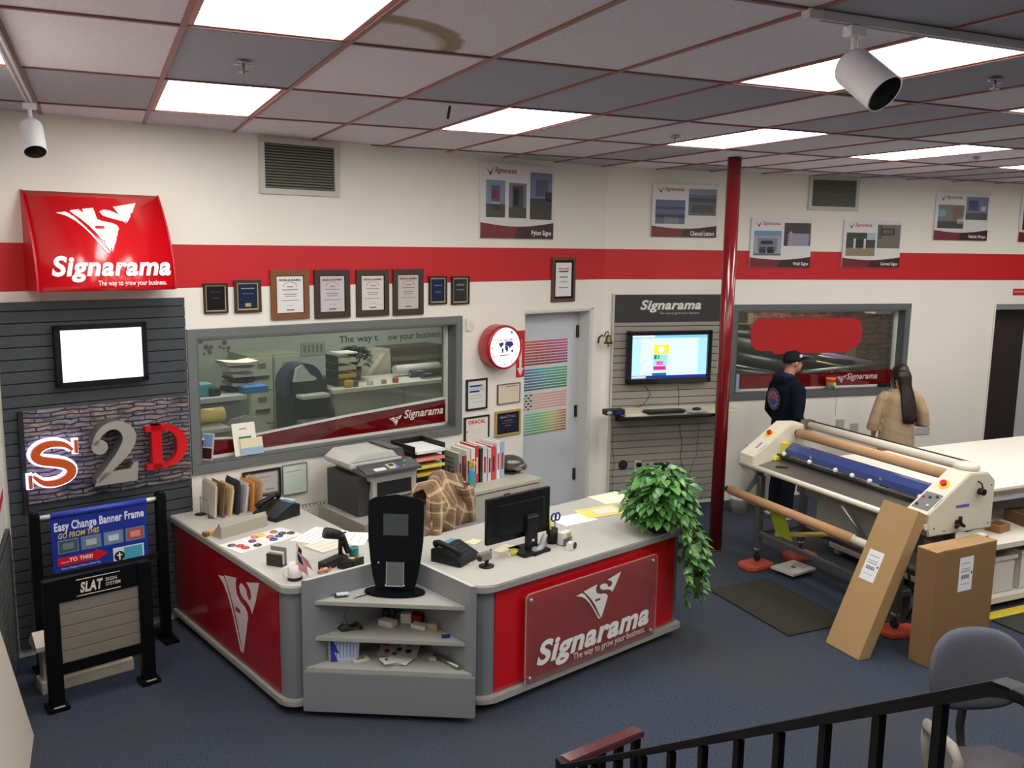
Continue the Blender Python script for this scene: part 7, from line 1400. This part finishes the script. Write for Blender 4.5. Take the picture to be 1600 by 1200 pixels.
p = pq(553, 545, 2.52); t = thing('office_plant', 'dark bushy plant on the back of the office counter', 'plant', at(FA, p.x, 2.52, 0)); m = MB('plastic'); m.lathe([(.07,zc),(.09,zc+.10),(.085,zc+.14),(.001,zc+.14)], c=(90,80,70), n=20); m.build('planter', t)
m = MB('leaf'); rl2 = random.Random(5)
for k in range(150): a = rl2.uniform(0, 6.28); e = rl2.uniform(-.2, 1.5); v = Vector((math.cos(a)*math.cos(e)*.17, math.sin(a)*math.cos(e)*.13, p.z-.16+math.sin(e)*.16)); leaf(m, v, (math.cos(a), math.sin(a), rl2.uniform(-.4,.8)), (0,0,1), .09, (30,48,34))
for k in range(8): m.tube([(0,0,zc+.12),(rl2.uniform(-.1,.1),rl2.uniform(-.1,.1),p.z-.05)],.008,n=5,c=(60,60,40))
m.build('foliage', t)
p = pq(566, 580, 2.85); q = pq(596, 545, 2.85); t = thing('plotter', 'cream plotter with a slanted cover in the office', 'plotter', at(FA, p.x-.18, 2.78, 0)); m = MB('satin'); zq = q.z-.52; m.prism([(-.14,zq+.0),(-.10,zq+.26),(.02,zq+.34),(.22,zq+.32),(.40,zq+.52),(.54,zq+.52),(.52,zq+.40),(.56,zq)], 0, .3, 'y', (170,164,146), bev=.02); m.build('cover', t)
m = MB('satin'); m.box(-.1,.52,.03,.27,0,zq,(140,138,126)); m.build('stand', t); m = MB('satin'); m.prism([(.06,zq+.08),(.12,zq+.08),(.46,zq+.47),(.40,zq+.48)], -.012, 0, 'y', (196,190,170)); m.build('support_arm', t)
# rolls and printer at the far right of the office
def rollat(name, lab, A_, B_, y0, y1, r, c, fr, grp=None, mat='satin', end=None, cat='roll'):
    a = ply(A_[0], A_[1], y0, fr); b = ply(B_[0], B_[1], y1, fr); m = MB(mat); d = b-a; T = fr @ Matrix.Translation(a)
    m.cyl((0,0,0), d, r, n=24, c=c); 
    if end: n_ = d.normalized(); m.cyl(-n_*.004, n_*.001, r*.45, n=16, c=end); m.cyl(d-n_*.001, d+n_*.004, r*.45, n=16, c=end)
    return tag(m.build(name, T=T), lab, cat, grp)
p = pq(606, 545, 2.9); q = pq(690, 575, 2.9); t = thing('wide_format_printer', 'dark brown wide printer at the far right of the office', 'printer', at(FA, p.x, 2.86, 0)); W = min(q.x, .3)-p.x
m = MB('plastic'); zt3 = pq(650,541,2.86).z; zb3 = pq(650,574,2.86).z; m.box(0, W, 0, .35, zb3+.07, zt3, (66,58,48), bev=.03); m.box(.02, W-.02, .02, .33, zb3, zb3+.07, (90,80,64)); m.build('body', t); m = MB('plastic'); m.box(.02, W-.02, -.02, .0, zb3+.10, zb3+.15, (96,84,66)); m.build('cover_lip', t)
m = MB('metal'); m.box(.05,.12,.1,.25,0,zb3,(70,70,66)); m.box(W-.12,W-.05,.1,.25,0,zb3,(70,70,66)); m.build('stand', t)
m = MB('satin'); m.cyl((-.35,0,.08),(.28,0,.08),.055,c=(196,198,192),n=20); tag(m.build('paper_roll', T=onc(655, .45)), 'white paper roll across the right end of the office counter', 'roll')
m = MB('satin'); m.cyl((-.25,0,.045),(.22,0,.045),.04,c=(44,52,52),n=20); m.cyl((-.26,0,.045),(.23,0,.045),.02,c=(120,120,120),n=12); tag(m.build('vinyl_roll', T=onc(668, .3)), 'black vinyl roll in front of the white roll on the office counter', 'roll')
m = MB('satin'); m.cyl((-.2,0,.04),(.16,0,.04),.03,c=(26,28,30),n=20); tag(m.build('vinyl_roll', T=onc(680, .12)), 'short dark roll at the edge of the office counter', 'roll')
m = MB('paper'); rs = random.Random(2)
for k in range(12): a = rs.uniform(0, 6.28); r_ = rs.uniform(0, .14); m.cyl((r_*math.cos(a)*1.4,0,r_*math.sin(a)), (r_*math.cos(a)*1.4,-.003,r_*math.sin(a)), rs.uniform(.012,.035), n=7, c=(112,110,104), smooth=False)
p = pq(332, 545, 3.29); tag(m.build('wall_decal', T=at(FA, p.x, 3.297, p.z)), 'faint cluster of grey shapes on the office wall at upper left', 'decal')
m = MB('paper'); m.box(-.16,.16,-.004,0,-.08,.08,(150,158,150)); 
for k in range(5): m.box(-.13+k*.055,-.10+k*.055,-.006,-.004,-.04,.05,(110,116,112))
p = pq(490, 545, 3.29); tag(m.build('wall_notice', T=at(FA, p.x, 3.297, p.z)), 'grey lettered notice on the office wall above the blue-domed machine', 'notice')

# ============================================================ workshop behind the right window
t = thing('workshop_bench', 'dark bench across the workshop carrying the vinyl rolls', 'bench', FB); m = MB('wood'); m.box(1.2, 4.7, .45, 1.5, .86, .92, (96,70,58)); m.build('benchtop', t)
for x in (1.3, 2.9, 4.4):
    for y in (.55, 1.4): m = MB('wood'); m.box(x-.04,x+.04,y-.04,y+.04,0,.86,(70,52,44)); m.build('leg', t)
G5 = 'rolls stacked on the workshop bench'
for nm, lb, A_, B_, y0, y1, r, c in (
  ('vinyl_roll','thick grey-green roll at the left of the workshop window',(1118,535),(1275,560),1.2,1.1,.11,(86,92,86)),
  ('vinyl_roll','black roll below the grey-green one in the workshop',(1118,556),(1300,590),1.05,.95,.10,(34,38,38)),
  ('vinyl_roll','dark roll highest in the left of the workshop window',(1112,520),(1215,528),1.42,1.42,.07,(40,44,44)),
  ('vinyl_roll','lowest dark grey roll on the bench behind the man',(1118,580),(1260,596),.72,.72,.06,(54,56,54)),
  ('vinyl_roll','purple roll sloping to the right edge of the workshop window',(1270,552),(1385,575),1.35,1.2,.055,(146,124,168)),
  ('vinyl_roll','dark roll with a silver band behind the cap',(1225,560),(1330,572),.95,.9,.075,(28,30,30)),
  ('vinyl_roll','long black roll behind the yellow rails',(1300,580),(1400,596),.74,.70,.045,(36,34,34))):
    rollat(nm, lb, A_, B_, y0, y1, r, c, FB, G5, end=(170,160,140))
for lb, A_, B_, y, r, c in (('long pale grey rail rising to the right across the workshop window',(1252,582),(1394,566),.40,.022,(150,152,150)),('thin yellowish rail sloping down right in the workshop',(1278,556),(1365,572),.9,.012,(190,184,140)),('second thin yellowish rail below the first in the workshop',(1275,565),(1350,578),.8,.012,(176,170,120)),('thin pale rail at the left of the workshop window',(1120,566),(1210,582),.55,.012,(176,178,176))):
    rollat('metal_rail', lb, A_, B_, y, y, r, c, FB, cat='rail', mat='metal')
p = ply(1160, 495, 1.55, FB); m = MB('wood'); m.box(-.22,.16,-.04,0,-.10,.09,(150,134,100)); m.box(-.15,.08,-.045,-.04,-.07,.06,(70,60,46)); tag(m.build('wall_frame', T=at(FB, p.x, 1.595, p.z)), 'yellowish wooden frame on the brick wall at left', 'frame')
p = ply(1335, 553, 1.5, FB); m = MB('wood'); m.box(-.07,.07,-.03,0,-p.z,.08,(170,150,100)); tag(m.build('timber_post', T=at(FB, p.x, 1.59, p.z)), 'pale timber upright at the brick wall behind the purple roll', 'timber')
p = ply(1374, 486, .8, FB); m = MB('plastic'); m.box(-.14,.12,-.10,.10,-.03,.05,(206,206,196),bev=.01); m.cyl((0,0,.05),(0,0,2.99-p.z),.01,c=(90,90,90)); tag(m.build('strip_lamp', T=at(FB, p.x, .8, p.z)), 'white lamp housing at the top right of the workshop window', 'lamp')
